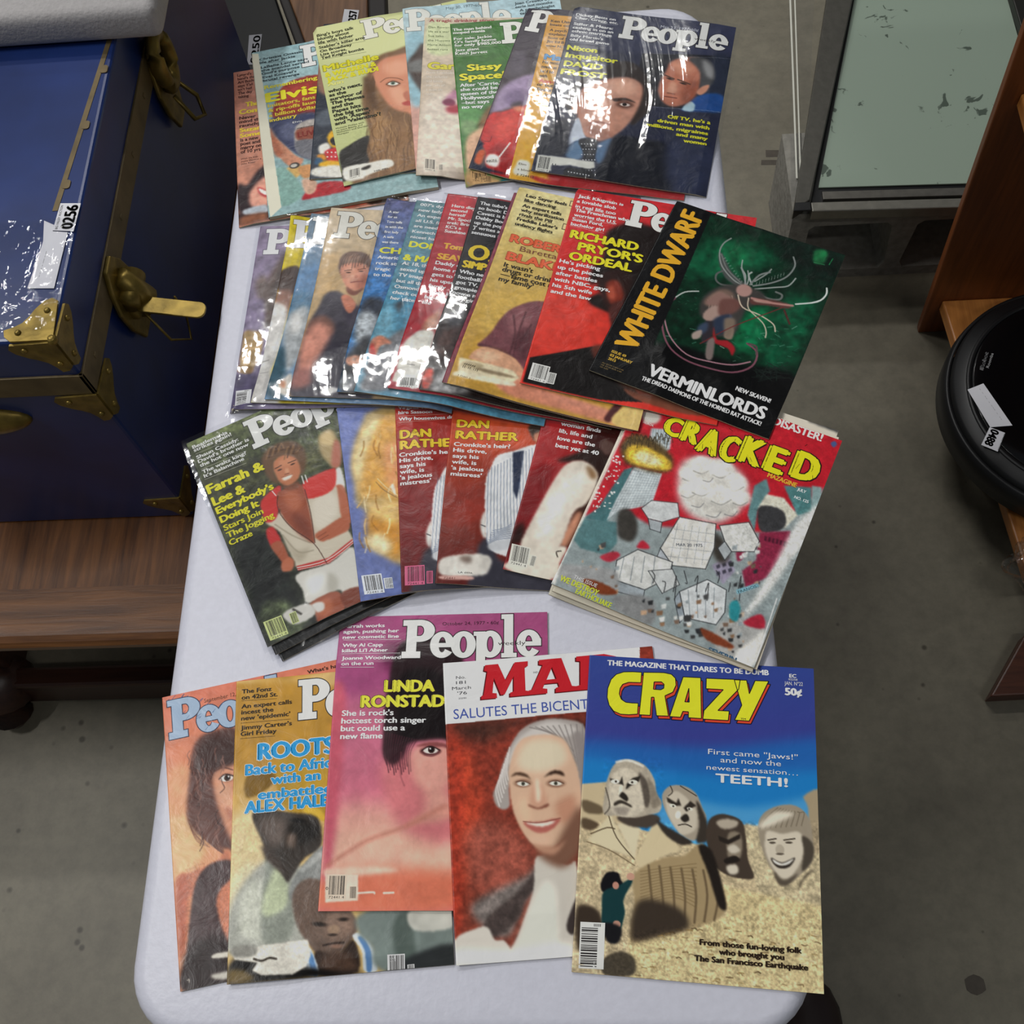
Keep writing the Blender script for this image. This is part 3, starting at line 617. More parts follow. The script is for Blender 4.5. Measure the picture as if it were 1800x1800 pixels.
['P','1f7cc2',12,1,[-14.3,105.2,59.6,105.6,132.7,107.5,240.3,100.1,236.9,180.9,-8.4,199.7]],
['P','4c9bd0',10,1,[78.6,133.4,150.6,135.1,239.7,116.4,237.6,163.8,79.7,175.7]],
['P','cbb893',0.5,0,[-2,124.7,21.7,121.1,48.8,160.5,75.8,165.5,115.1,172.9,125.6,147.5,150.5,151,161.1,157.2,217.4,148,215.7,295.4,-1.4,313.5]],
['P','c9b995',2,1,[147,153,161.1,150.2,217.4,148,216.8,215.8,167.4,211.3,155.5,195.5]],
['P','d8c493',4,0,[115.4,203.7,167.4,209.7,218.5,215.7,215.7,295.4,49.3,309.3,47.1,253.8,107.1,240.9,132.9,227.3]],
['P','a8977a',1,1,[200.6,120.9,218.5,116,218.5,165.2,206.4,166.1,203.9,131.3]],
['N',2.2,0.35,3,[-10.9,159.6,238.6,141.2,232.1,294.1,-1.4,313.5]],
['N',7,0.14,5,[-10.9,159.6,238.6,141.2,232.1,294.1,-1.4,313.5]],
['P','6a5a44',1,1,[0.6,139,17.3,143.2,18.6,150.3,3.1,149.7]],
['P','5b4a38',1,1,[1.6,155.1,16.3,159.3,11.2,165,2.1,164]],
['P','ddd0ac',1,0,[7.2,174.2,26.7,149.7,32.7,161.7,49.8,186.6,22.7,179.9]],
['P','e0d3b2',1,0,[32.5,158.1,43.2,155.6,54.2,160.1,51.3,179.5,49.9,188.3]],
['L','4d3d2c',0.5,0.91,[25,151.6,33.1,170.4,49.9,188.3]],
['L','6a583f',0.5,0.72,[6.4,176,26.4,181.4,50,193.4]],
['L','5d4c36',0.5,1.08,[9.6,168.7,23.7,162.3,30.9,162.7]],
['P','d8c7a0',1,0,[49.9,188.3,66.5,152.1,79.4,163.5,90.3,176.7,67.6,187,59.2,203]],
['P','4a4038',2,1,[43,148.5,64.6,146.9,71.9,151.7,61.4,159.6,43.4,159.1,32.3,152.8]],
['P','37302a',2,1,[68.3,152,79.2,158.3,100.8,168.9,90.2,172.3,75.8,163.8]],
['P','b5aa97',0.6,1,[20.4,150.1,20.4,132.1,22.4,117.4,29.2,103.1,42.8,99,56.8,103.9,65.5,116.2,67.6,128.8,72.4,135.6,70.8,144.7,61,148.1,48.5,151.6,34,150.9]],
['P','d3c8b3',1.5,1,[25.5,142.6,23.8,126.4,27.7,112.4,39.5,107,50.7,113.6,55.8,127.8,58,140.2,50.2,149.7,34,150.9]],
['P','5a5148',2,1,[50.6,109.9,60.1,120.2,62.4,134.5,58.1,142,53.9,124.3]],
['P','8d8272',1.5,1,[59,113,67.6,127,71.5,137.5,64.4,141.6,61.2,127.4]],
['P','2c2722',0.5,0,[24.3,117.3,33.6,119.9,35.7,114.6,37.4,123.6,33.7,122.1,25.4,121.2]],
['P','2c2722',0.5,0,[40.1,121.6,45.3,115.8,52.6,113.4,51.3,118.6,43.8,123.2,39.4,127.1]],
['E','ece4d4',0.5,29.4,120.2,4.03,2.02,-0.07],
['E','ece4d4',0.5,45.8,119.7,4.39,2.19,-0.07],
['E','3a332c',0.4,30.1,120.1,1.1,1.1,-0.07],
['E','3a332c',0.4,45.1,119.8,1.1,1.1,-0.07],
['P','efe6d2',0.7,1,[33.7,123.9,36.9,123.7,35.4,132.8,33.2,133.4]],
['P','2a2520',0.7,1,[33.6,133,36.7,129.1,42,134.2,40.7,137.5,35.5,134.6]],
['P','3a322b',0.6,1,[29.5,139.6,35.2,136.5,44.4,140.3,44.9,142.6,36.2,139.6,30,142.3]],
['P','a3988a',2,1,[29.2,144.1,42.7,143.1,41.2,149.5,32.1,149.3]],
['L','f0e9da',2,1.85,[30,102.1,41,99.8,54.1,104.1]],
['L','5b5248',1,1.1,[21,126.6,25.5,142.6,21.3,150.1]],
['N',3,0.14,8,[16.9,99.3,74,95.4,75.4,149.7,19.6,153.8]],
['P','a99d8b',0.6,1,[74.3,139.1,73.1,128.4,80.1,120.7,92.8,119.7,103.8,126,109.4,138.1,113.1,148.5,104.4,166.8,93.6,165.1,82.7,154.5]],
['P','cfc4b0',1.4,1,[77,140.7,76.8,131.7,85.7,124.8,96.7,132,104.1,142.1,104.2,156.3,97.2,162.2,90,162.8,80.9,151.1]],
['P','332c26',0.5,0,[76.8,130.8,85.9,135.6,87.6,131,90.4,137.9,84.2,138.4,77.8,135.3]],
['P','332c26',0.5,0,[92.3,139.6,98.5,132.8,104,136.8,100.4,138.9,95,142.9]],
['E','e8e0cf',0.4,82.7,138.5,3.06,1.62,0.13],
['E','e8e0cf',0.4,98.3,140.1,2.71,1.45,0.12],
['E','3a332c',0.4,83.1,138.8,0.9,0.9,-0.07],
['E','3a332c',0.4,97.5,140.2,0.9,0.9,-0.08],
['P','2d2722',0.6,1,[89.8,148.7,95.1,144.7,97.9,149.8,93.4,152.3]],
['L','3a322b',0.5,1.07,[88.1,155.5,94.3,154,99.8,155.8]],
['E','f2ead8',1.5,87.6,146.2,2.51,3.59,0.23],
['P','3b342d',2,1,[103.9,131.4,113.1,148.5,115.1,165.9,104.4,168.6,106.9,152.6]],
['L','3a332c',0.5,0.91,[80.1,120.7,82.1,126,78.5,129.8]],
['L','3a332c',0.5,0.91,[89.2,120,103.9,127.8]],
['P','453a31',0.6,1,[114.9,150.1,122,143.4,132.8,142.6,145.2,147.9,148.7,163.4,150.3,180.5,155.5,195.5,143.3,197.2,129.3,194.1,118.7,184.7,113.3,164.3]],
['P','b7ab98',1.5,1,[122.1,149.6,131,146.3,141.7,148.1,138.1,153.7,127.4,155.3]],
['P','8a7d6b',2,1,[132.8,159.3,143.4,158.5,145.1,172.3,141.6,181.2,132.8,180.1]],
['P','2a231e',0.7,0,[123.9,161.7,132.8,164.6,143.4,158.5,143.4,162.9,132.8,168.9,124.8,166]],
['P','cfc5b2',1,1,[131.9,171.6,138.1,168.5,143.4,173.3,136.3,176.4]],
['P','241e1a',0.7,1,[129.3,182.1,138.1,178,143.3,181,139.8,183.9,131.1,185.4]],
['P','d9cfbb',1,1,[131.1,188,139.8,185.6,141.6,192.3,134.6,194.5]],
['P','9d917e',0.6,1,[159.3,152.1,163.9,139.5,177.3,131.4,193.3,130.3,204.5,140.1,207.4,159.1,206.9,176.3,197.1,189,183.1,198.4,171.2,187.5,163.5,172.7]],
['P','d8cdb8',1.4,1,[165.4,162.2,168.1,154.1,180.4,155.9,194.5,153.1,199.5,161.4,197.4,177,188.4,191.3,180.6,194.4,172.9,187.4,166.1,174.2]],
['L','6f6453',0.8,0.71,[161.1,152.9,166.5,142.8,177.3,133.2]],
['L','6f6453',0.8,0.71,[165.7,152.2,170.8,142,179.8,133.5]],
['L','6f6453',0.8,0.71,[170.3,151.5,175,141.1,182.2,133.9]],
['L','6f6453',0.8,0.71,[174.9,150.8,179.3,140.3,184.7,134.3]],
['L','6f6453',0.8,0.71,[179.5,150.2,183.5,139.5,187.2,134.6]],
['L','6f6453',0.8,0.71,[184.1,149.5,187.8,138.7,189.6,135]],
['L','6f6453',0.8,0.71,[188.6,148.8,192.1,137.8,192.1,135.3]],
['L','6f6453',0.8,0.71,[193.2,148.1,196.3,137,194.6,135.7]],
['L','6f6453',0.8,0.7,[197.8,147.4,200.6,136.2,197,136.1]],
['P','e6dcc8',3,1,[161.2,148.5,175.5,136.9,191.4,137.5,178.8,145.5,162.9,152.7]],
['L','473d32',0.6,1.23,[168,162.3,175.1,160.6]],
['L','473d32',0.6,1.23,[182.1,161.3,191.7,159.4]],
['E','5a5044',0.6,171.9,164.3,2.81,1.05,-0.07],
['E','5a5044',0.6,186.4,163.2,3.16,1.05,-0.07],
['E','b9ad99',1.5,178.4,169.9,3.85,4.56,-0.07],
['E','6b6052',0.7,178.4,173.6,3.5,1.05,-0.07],
['P','2f2822',0.6,1,[170.5,177.3,180,180.9,191.4,175.8,186.8,183.8,179,186.1,173,183.1]],
['P','f5f0e4',0.6,1,[171.7,178.3,180,181.7,190.1,176.9,186,181.6,179.2,183.5,173.9,181.9]],
['P','4c443a',2,1,[197.9,156.3,207.3,162.6,206.9,176.3,197.1,187.3,199.3,170.1]],
['P','5a5044',2,1,[172.9,189.1,181.4,196,193.6,189.2,184.8,200,176.2,199]],
['P','4d4439',1,1,[201.4,188.6,207.5,184.8,198.7,193.9,193.3,204.4,195.2,197.5]],
['P','a8926c',1.2,1,[50.3,200.3,76.3,184.6,93.9,181.6,109.8,169.9,122.3,194.6,131.1,224.1,107.1,240.9,67.8,252.2,49,257,51.2,225.5]],
['L','5f4e38',2,1.59,[62.4,192.5,65.8,217.7,69.2,243.9]],
['L','5f4e38',2,1.59,[72.1,192.6,75.6,216.9,77.8,242.3]],
['L','5f4e38',2,1.59,[81.8,192.8,85.4,216.2,86.4,240.6]],
['L','5f4e38',2,1.58,[91.5,192.9,95.1,215.4,95,239]],
['L','5f4e38',2,1.59,[101.2,193,104.8,214.7,103.6,237.3]],
['L','5f4e38',2,1.59,[110.9,193,114.6,213.8,112.2,235.6]],
['L','5f4e38',2,1.59,[120.6,193.1,124.3,213,120.8,233.9]],
['L','75613f',1,0.53,[55.5,198.2,83.6,191.8,104.6,187.6]],
['L','75613f',1,0.53,[55.6,200.9,83.6,194.2,104.7,191]],
['L','75613f',1,0.53,[55.7,203.6,83.7,196.6,104.7,194.4]],
['L','75613f',1,0.53,[55.8,206.3,83.7,198.9,104.8,197.8]],
['L','75613f',1,0.53,[55.9,209,83.8,201.3,104.8,201.2]],
['L','75613f',1,0.53,[56,211.7,83.8,203.7,104.9,204.6]],
['L','75613f',1,0.53,[56.1,214.4,83.9,206,104.9,207.9]],
['L','75613f',1,0.53,[56.2,217.1,84,208.4,105,211.3]],
['L','75613f',1,0.53,[56.3,219.8,84,210.8,105,214.7]],
['L','75613f',1,0.52,[56.4,222.4,84.1,213.1,105,218]],
['L','75613f',1,0.52,[56.5,225.1,84.1,215.4,105.1,221.3]],
['L','75613f',1,0.52,[56.6,227.7,84.2,217.8,105.1,224.7]],
['P','3b3128',5,1,[53,225.4,66.8,221,91.3,227.4,98.5,241.6,78,249.8,52.4,256.7,48.5,245.6]],
['P','231d19',2,1,[106.2,171.9,118.7,176.1,129.4,211,131.1,224.1,124.2,221.4,115.3,195.2]],
['P','3a2f26',4,1,[0.7,232.9,16.5,231.6,24,242.6,24.8,258.9,13.2,267.9,2.6,265.5]],
['L','ead9b2',0.7,0.78,[103.9,248.6,105.5,248.5,108.3,248.3]],
['L','7b6544',0.7,0.63,[58.7,265.9,60.4,265.6,64.1,265.6]],
['L','ead9b2',0.7,0.65,[152,282.7,154.6,283.4,155.5,283.5]],
['L','5d4a30',0.7,0.71,[75.3,249.2,79.2,248.3,80.1,249.7]],
['L','7b6544',0.7,0.82,[139.7,241.3,141.7,241.5,144.1,241.4]],
['L','9a8050',0.7,0.96,[124.6,254.1,128.2,253.3,129.4,254.3]],
['L','9a8050',0.7,0.76,[168.3,250,170,249.7,173.5,249.8]],
['L','9a8050',0.7,0.82,[59.4,277.1,62.6,277.5,63.6,277.6]],
['L','9a8050',0.7,0.87,[144.7,260,148.9,259.6,149.7,259.6]],
['L','9a8050',0.7,0.73,[155.1,284.6,157.3,284.2,160,284.2]],
['L','7b6544',0.7,0.97,[79.1,248.9,82.8,247.9,83.1,249.1]],
['L','ead9b2',0.7,0.73,[65.6,266.1,69.7,266.4,71.1,266]],
['L','9a8050',0.7,0.75,[110.1,283.2,111.9,282.4,114,283.1]],
['L','7b6544',0.7,0.86,[146.2,250.5,148.8,250.1,150.9,251.4]],
['L','ead9b2',0.7,0.91,[134.6,268.5,136.1,269.2,139.8,269.2]],
['L','7b6544',0.7,0.6,[115,259.6,118.3,258.5,118.6,259.6]],
['L','7b6544',0.7,0.97,[106.5,243.6,108.3,242.6,110.8,243.2]],
['L','5d4a30',0.7,1.02,[150.2,244.7,152.6,244.2,153.9,245.5]],
['L','7b6544',0.7,0.59,[126.7,262.8,128.4,262.3,130.8,263.5]],
['L','ead9b2',0.7,1.01,[57.4,290.6,59.2,290.6,60.9,291]],
['L','5d4a30',0.7,0.89,[188.9,267.9,191.3,267,194,268.1]],
['L','9a8050',0.7,0.9,[104.9,252,109.3,252.3,110.3,252.6]],
['L','5d4a30',0.7,0.87,[88.9,267.5,90.3,266.5,92.9,267.5]],
['L','9a8050',0.7,0.62,[203.7,254.8,208,255.3,207.9,254.8]],
['L','ead9b2',0.7,0.93,[83.8,252.8,87.9,253.1,88.3,253.3]],
['L','9a8050',0.7,0.92,[66.6,276.1,70.4,276.3,71.2,276]],
['L','9a8050',0.7,0.6,[105.9,279.6,108.4,279.2,111.5,280]],
['L','9a8050',0.7,0.86,[72.6,251.1,76.4,250.1,78,251.9]],
['L','7b6544',0.7,0.99,[108.5,267.4,109.9,268.2,113.4,267.6]],
['L','9a8050',0.7,0.8,[121.8,281.6,123.8,281,125.9,281.6]],
['L','7b6544',0.7,0.98,[93.9,262.4,98.1,261.8,98.4,262.8]],
['L','ead9b2',0.7,0.6,[119.8,284,122.7,283.8,123.2,284.2]],
['L','7b6544',0.7,0.78,[54.1,283.7,56.9,283.9,58.8,283.7]],
['L','7b6544',0.7,0.76,[140.8,275.9,143.9,275.2,144.8,276.6]],
['L','9a8050',0.7,0.86,[141.8,274.7,144.5,274.7,146.4,275]],
['L','5d4a30',0.7,0.64,[124.6,265.3,128.8,265.3,130.1,266.1]],
['L','9a8050',0.7,0.63,[141.5,283.4,143.2,282.5,145.9,283.1]],
['L','9a8050',0.7,0.59,[64.8,276.7,68.9,275.7,69.9,277.1]],
['L','7b6544',0.7,0.92,[191.6,280.4,195.8,279.9,196,281.3]],
['L','ead9b2',0.7,0.52,[78.4,264.2,80.8,263.4,82.6,264.8]],
['L','7b6544',0.7,1.01,[140.6,259.5,143,259.6,145.2,259.2]],
['L','7b6544',0.7,0.57,[177,281.8,179.1,280.8,182.1,281.7]],
['L','9a8050',0.7,0.86,[120,283.6,122.2,282.8,125.6,283.9]],
['L','7b6544',0.7,0.94,[161.7,257.1,165.9,257,167,256.8]],
['L','5d4a30',0.7,0.58,[64.1,285.9,66.5,285.8,69.7,285.8]],
['L','7b6544',0.7,0.67,[136.3,250.1,138.2,249.1,140.2,250.2]],
['L','ead9b2',0.7,0.52,[173,249.7,174.9,249.3,176.4,249.7]],
['L','7b6544',0.7,0.72,[168.7,262.6,171.5,263.2,172.3,263.3]],
['L','5d4a30',0.7,0.93,[131.4,279.1,134.3,279.2,137.1,279.1]],
['L','5d4a30',0.7,0.88,[164.5,267,166.9,265.9,168.2,266.8]],
['L','7b6544',0.7,0.64,[93.1,250,97.1,250.5,98.1,250]],
['L','7b6544',0.7,0.79,[99.3,263.9,102,263.2,105,264.6]],
['L','5d4a30',0.7,0.76,[92.2,288.5,94.6,287.3,96.5,288.7]],
['L','7b6544',0.7,0.52,[84.8,267.2,86.9,266.3,89.1,266.9]],
['L','ead9b2',0.7,0.97,[100.9,252.8,103.9,253.1,105.9,253.3]],
['L','9a8050',0.7,0.95,[114.5,256.2,116.4,256.5,119.5,255.8]],
['L','ead9b2',0.7,0.92,[193.4,264.2,197.2,263.2,198,264.5]],
['L','ead9b2',0.7,0.52,[179.6,274.8,183.7,274.8,184.6,274.7]],
['L','7b6544',0.7,0.86,[73.8,261.2,77.8,261,78.8,261.6]],
['L','9a8050',0.7,0.55,[130.3,239.2,134,238.9,135.1,239.6]],
['L','7b6544',0.7,1.01,[169.5,248.2,171.6,248.4,173.3,248.8]],
['L','5d4a30',0.7,0.55,[131.1,257.5,134.6,257.8,136,258]],
['L','ead9b2',0.7,0.65,[76,255.8,78.3,255.8,79.4,255.6]],
['L','ead9b2',0.7,0.57,[159.1,270.1,161.3,269.9,163.5,270.3]],
['L','9a8050',0.7,1,[194.2,243.6,198.4,242.4,198.6,244.3]],
['L','7b6544',0.7,0.78,[124,252.6,128.3,251.7,128.9,252.4]],
['L','9a8050',0.7,0.96,[203.6,239.7,206.4,240.2,208.6,239.6]],
['L','7b6544',0.7,0.69,[129.8,240.3,132.7,239.9,134,240.1]],
['L','7b6544',0.7,0.87,[103.3,281.6,107,282,107,282.5]],
['L','5d4a30',0.7,0.72,[195.3,247.9,197.8,248.7,200.1,248]],
['L','7b6544',0.7,0.65,[96.1,244.2,100,243.5,101.8,244.1]],
['L','5d4a30',0.7,0.98,[133.8,248,138.1,248.4,139.2,248.4]],
['L','ead9b2',0.7,0.83,[201.1,259.9,202.6,260.2,205.5,260.5]],
['L','9a8050',0.7,0.9,[97.9,244.1,99.6,243.9,102.1,244.1]],
['L','ead9b2',0.7,0.59,[207.1,245.6,209.3,245.5,211.3,245.4]],
['L','5d4a30',0.7,0.58,[86.4,286.1,88.5,286.7,92.2,286.2]],
['L','5d4a30',0.7,0.97,[82.9,247.3,84.6,246.7,87,247.7]],
['L','5d4a30',0.7,0.65,[171.4,255.7,174.3,255.3,175.6,255.5]],
['L','ead9b2',0.7,0.63,[205.9,239.2,209.1,239.6,209.8,239.2]],
['L','9a8050',0.7,0.88,[116.2,261.8,120.2,262.2,119.7,261.6]],
['L','ead9b2',0.7,0.94,[194.2,256.8,195.5,256.5,199.7,257.4]],
['L','7b6544',0.7,0.87,[206.4,245,208.3,244.9,211.4,245.9]],
['L','5d4a30',0.7,0.97,[155.2,273.8,158.2,272.7,160.4,273.7]],
['L','7b6544',0.7,0.55,[155.1,251.8,157.2,251.9,160.1,251.5]],
['L','5d4a30',0.7,0.74,[136,266.7,138,266.8,139.4,266.8]],
['L','9a8050',0.7,0.86,[203.8,264.2,206.6,263.5,207.7,265.1]],
['L','5d4a30',0.7,0.99,[101.2,242.5,104.7,242.1,105.3,243]],
['L','5d4a30',0.7,0.9,[88.4,244.1,91,244.3,92.3,244.8]],
['L','9a8050',0.7,0.91,[132.8,248.8,135.2,249.2,136.8,248.8]],
['P','4a4236',2,1,[25.6,273.4,40.7,265.7,52.9,271.2,51.8,283.9,27.9,285.8]],
['N',1.6,0.3,11,[21.1,254.3,216.8,215.8,215.9,289.2,15.2,305.8]],
['P','111015',0.5,1,[20.7,211.1,25.5,201.3,35.3,200.6,38.2,206.3,40.1,211.2,29.8,216.3,22.8,218]],
['P','14393c',0.7,1,[23.7,217.6,36.6,211.5,45.2,205.8,48.8,207.2,41.5,222.9,42.9,236.1,35.3,259.7,24.3,247.5,22.6,231.1]],
['E','c08a78',1,34,211.7,2.82,3.18,-0.08],
['E','c99a84',0.8,46.9,203.1,3.53,3.18,-0.08],
['E','b98a78',0.8,36.3,244.1,3.48,3.13,-0.08],
['P','17161a',1.5,1,[25,244.1,39.9,246.2,38.7,258.6,28.3,258.6]],
['B','e9e6da',1,1,[4.6,244.5,26.2,243.7,5,282.3]],
['T',['THE MAGAZINE THAT DARES TO BE DUMB'],16.7,9.1,154.2,4.99,0,'e9e9f0',2,0,0],
['S','d9482e',[[51.9,17.2,43.3,17.1,34.7,17.9,27.8,20.7,23.1,25.9,20.2,35,20.1,43.8,22.3,51.4,26.9,56.9,33.6,59.3,41.1,59.4,49.5,58.3,49.7,47.7,43.5,47.9,37.8,47.5,33.6,44.8,31.5,39.7,32,34.2,34.3,30.1,39.9,27.8,51.7,27.5]]],
['S','d9482e',[[53.8,17.1,73.7,16.1,80.4,17.1,84.3,20.8,85,27.6,82.1,34.7,74.6,38.9,78.5,58.2,67.3,58.7,64.4,40.9,61.9,41.1,61.3,58.7,51,58.8],[64.1,25.9,71.1,25.4,73.6,27.6,73.3,31.6,70.4,33.4,63.6,33.2]]],
['S','d9482e',[[91.4,18.8,108.3,18.4,109.3,58.1,97.2,58.3,97.1,52.5,91.8,52.5,89.7,58.5,79.4,58.6],[97.1,29.6,97.7,43.2,93.6,43.1]]],
['S','d9482e',[[113.6,18.7,145.5,18,143.9,27.5,124.6,49.4,135.2,49.3,134.3,58.3,110.6,58.6,111.6,50.3,129.6,28.8,113.3,28.9]]],
['S','d9482e',[[139.9,18.6,151.5,18.3,154,31.3,159.5,18.2,172.2,18,153.6,57.6,140.2,57.6,146.9,42.8]]],
['l','191420',0.76,[51.9,17.2,43.3,17.1]],
['l','191420',0.76,[43.3,17.1,34.7,17.9]],
['l','191420',0.76,[34.7,17.9,27.8,20.7]],
['l','191420',0.76,[27.8,20.7,23.1,25.9]],
['l','191420',0.76,[23.1,25.9,20.2,35]],
['l','191420',0.76,[20.2,35,20.1,43.8]],
['l','191420',0.76,[20.1,43.8,22.3,51.4]],
['l','191420',0.75,[22.3,51.4,26.9,56.9]],
['l','191420',0.75,[26.9,56.9,33.6,59.3]],
['l','191420',0.75,[33.6,59.3,41.1,59.4]],
['l','191420',0.75,[41.1,59.4,49.5,58.3]],
['l','191420',0.75,[49.5,58.3,49.7,47.7]],
['l','191420',0.75,[49.7,47.7,43.5,47.9]],
['l','191420',0.75,[43.5,47.9,37.8,47.5]],
['l','191420',0.75,[37.8,47.5,33.6,44.8]],
['l','191420',0.76,[33.6,44.8,31.5,39.7]],
['l','191420',0.76,[31.5,39.7,32,34.2]],
['l','191420',0.76,[32,34.2,34.3,30.1]],
['l','191420',0.76,[34.3,30.1,39.9,27.8]],
['l','191420',0.76,[39.9,27.8,51.7,27.5]],
['l','191420',0.76,[51.7,27.5,51.9,17.2]],
['l','191420',0.76,[53.8,17.1,73.7,16.1]],
['l','191420',0.76,[73.7,16.1,80.4,17.1]],
['l','191420',0.76,[80.4,17.1,84.3,20.8]],
['l','191420',0.76,[84.3,20.8,85,27.6]],
['l','191420',0.76,[85,27.6,82.1,34.7]],
['l','191420',0.76,[82.1,34.7,74.6,38.9]],
['l','191420',0.76,[74.6,38.9,78.5,58.2]],
['l','191420',0.75,[78.5,58.2,67.3,58.7]],
['l','191420',0.75,[67.3,58.7,64.4,40.9]],
['l','191420',0.75,[64.4,40.9,61.9,41.1]],
['l','191420',0.75,[61.9,41.1,61.3,58.7]],
['l','191420',0.75,[61.3,58.7,51,58.8]],
['l','191420',0.75,[51,58.8,53.8,17.1]],
['l','191420',0.76,[64.1,25.9,71.1,25.4]],
['l','191420',0.76,[71.1,25.4,73.6,27.6]],
['l','191420',0.76,[73.6,27.6,73.3,31.6]],
['l','191420',0.76,[73.3,31.6,70.4,33.4]],
['l','191420',0.75,[70.4,33.4,63.6,33.2]],
['l','191420',0.75,[63.6,33.2,64.1,25.9]],
['l','191420',0.76,[91.4,18.8,108.3,18.4]],
['l','191420',0.76,[108.3,18.4,109.3,58.1]],
['l','191420',0.74,[109.3,58.1,97.2,58.3]],
['l','191420',0.75,[97.2,58.3,97.1,52.5]],
['l','191420',0.75,[97.1,52.5,91.8,52.5]],
['l','191420',0.75,[91.8,52.5,89.7,58.5]],
['l','191420',0.75,[89.7,58.5,79.4,58.6]],
['l','191420',0.75,[79.4,58.6,91.4,18.8]],
['l','191420',0.76,[97.1,29.6,97.7,43.2]],
['l','191420',0.75,[97.7,43.2,93.6,43.1]],
['l','191420',0.75,[93.6,43.1,97.1,29.6]],
['l','191420',0.76,[113.6,18.7,145.5,18]],
['l','191420',0.75,[145.5,18,143.9,27.5]],
['l','191420',0.75,[143.9,27.5,124.6,49.4]],
['l','191420',0.74,[124.6,49.4,135.2,49.3]],
['l','191420',0.74,[135.2,49.3,134.3,58.3]],
['l','191420',0.74,[134.3,58.3,110.6,58.6]],
['l','191420',0.74,[110.6,58.6,111.6,50.3]],
['l','191420',0.75,[111.6,50.3,129.6,28.8]],
['l','191420',0.75,[129.6,28.8,113.3,28.9]],
['l','191420',0.75,[113.3,28.9,113.6,18.7]],
['l','191420',0.75,[139.9,18.6,151.5,18.3]],
['l','191420',0.75,[151.5,18.3,154,31.3]],
['l','191420',0.74,[154,31.3,159.5,18.2]],
['l','191420',0.75,[159.5,18.2,172.2,18]],
['l','191420',0.75,[172.2,18,153.6,57.6]],
['l','191420',0.74,[153.6,57.6,140.2,57.6]],
['l','191420',0.74,[140.2,57.6,146.9,42.8]],
['l','191420',0.74,[146.9,42.8,139.9,18.6]],
['S','efe02e',[[50.1,14.3,41.5,14.3,32.9,15,25.9,17.8,21.2,23.1,18.4,32.1,18.2,41,20.5,48.6,25.1,54.1,31.8,56.6,39.3,56.6,47.7,55.5,47.9,44.9,41.7,45.1,36,44.7,31.7,42,29.6,36.9,30.2,31.4,32.5,27.3,38.1,25,49.8,24.6]]],
['S','efe02e',[[52,14.2,71.9,13.3,78.6,14.3,82.5,18,83.2,24.8,80.3,31.9,72.9,36.1,76.7,55.5,65.5,55.9,62.6,38.1,60.1,38.3,59.6,55.9,49.2,56],[62.3,23.1,69.3,22.6,71.8,24.8,71.6,28.8,68.6,30.5,61.8,30.4]]],
['S','efe02e',[[89.7,16,106.5,15.6,107.6,55.4,95.4,55.5,95.4,49.8,90.1,49.8,88,55.7,77.7,55.8],[95.4,26.8,96,40.4,91.8,40.4]]],
['S','efe02e',[[111.8,15.8,143.8,15.2,142.3,24.7,122.9,46.6,133.5,46.5,132.6,55.6,108.9,55.8,109.9,47.5,127.9,26,111.6,26.1]]],
['S','efe02e',[[138.2,15.7,149.8,15.4,152.3,28.5,157.8,15.3,170.5,15.1,152,54.9,138.5,54.8,145.2,40]]],
['l','191420',0.76,[50.1,14.3,41.5,14.3]],
['l','191420',0.76,[41.5,14.3,32.9,15]],
['l','191420',0.76,[32.9,15,25.9,17.8]],
['l','191420',0.76,[25.9,17.8,21.2,23.1]],
['l','191420',0.76,[21.2,23.1,18.4,32.1]],
['l','191420',0.76,[18.4,32.1,18.2,41]],
['l','191420',0.76,[18.2,41,20.5,48.6]],
['l','191420',0.76,[20.5,48.6,25.1,54.1]],
['l','191420',0.75,[25.1,54.1,31.8,56.6]],
['l','191420',0.75,[31.8,56.6,39.3,56.6]],
['l','191420',0.75,[39.3,56.6,47.7,55.5]],
['l','191420',0.75,[47.7,55.5,47.9,44.9]],
['l','191420',0.75,[47.9,44.9,41.7,45.1]],
['l','191420',0.75,[41.7,45.1,36,44.7]],
['l','191420',0.76,[36,44.7,31.7,42]],
['l','191420',0.76,[31.7,42,29.6,36.9]],
['l','191420',0.76,[29.6,36.9,30.2,31.4]],
['l','191420',0.76,[30.2,31.4,32.5,27.3]],
['l','191420',0.76,[32.5,27.3,38.1,25]],
['l','191420',0.76,[38.1,25,49.8,24.6]],
['l','191420',0.76,[49.8,24.6,50.1,14.3]],
['l','191420',0.76,[52,14.2,71.9,13.3]],
['l','191420',0.76,[71.9,13.3,78.6,14.3]],
['l','191420',0.76,[78.6,14.3,82.5,18]],
['l','191420',0.76,[82.5,18,83.2,24.8]],
['l','191420',0.76,[83.2,24.8,80.3,31.9]],
['l','191420',0.76,[80.3,31.9,72.9,36.1]],
['l','191420',0.76,[72.9,36.1,76.7,55.5]],
['l','191420',0.75,[76.7,55.5,65.5,55.9]],
['l','191420',0.75,[65.5,55.9,62.6,38.1]],
['l','191420',0.75,[62.6,38.1,60.1,38.3]],
['l','191420',0.75,[60.1,38.3,59.6,55.9]],
['l','191420',0.75,[59.6,55.9,49.2,56]],
['l','191420',0.75,[49.2,56,52,14.2]],
['l','191420',0.76,[62.3,23.1,69.3,22.6]],
['l','191420',0.76,[69.3,22.6,71.8,24.8]],
['l','191420',0.76,[71.8,24.8,71.6,28.8]],
['l','191420',0.76,[71.6,28.8,68.6,30.5]],
['l','191420',0.76,[68.6,30.5,61.8,30.4]],
['l','191420',0.76,[61.8,30.4,62.3,23.1]],
['l','191420',0.76,[89.7,16,106.5,15.6]],
['l','191420',0.76,[106.5,15.6,107.6,55.4]],
['l','191420',0.75,[107.6,55.4,95.4,55.5]],
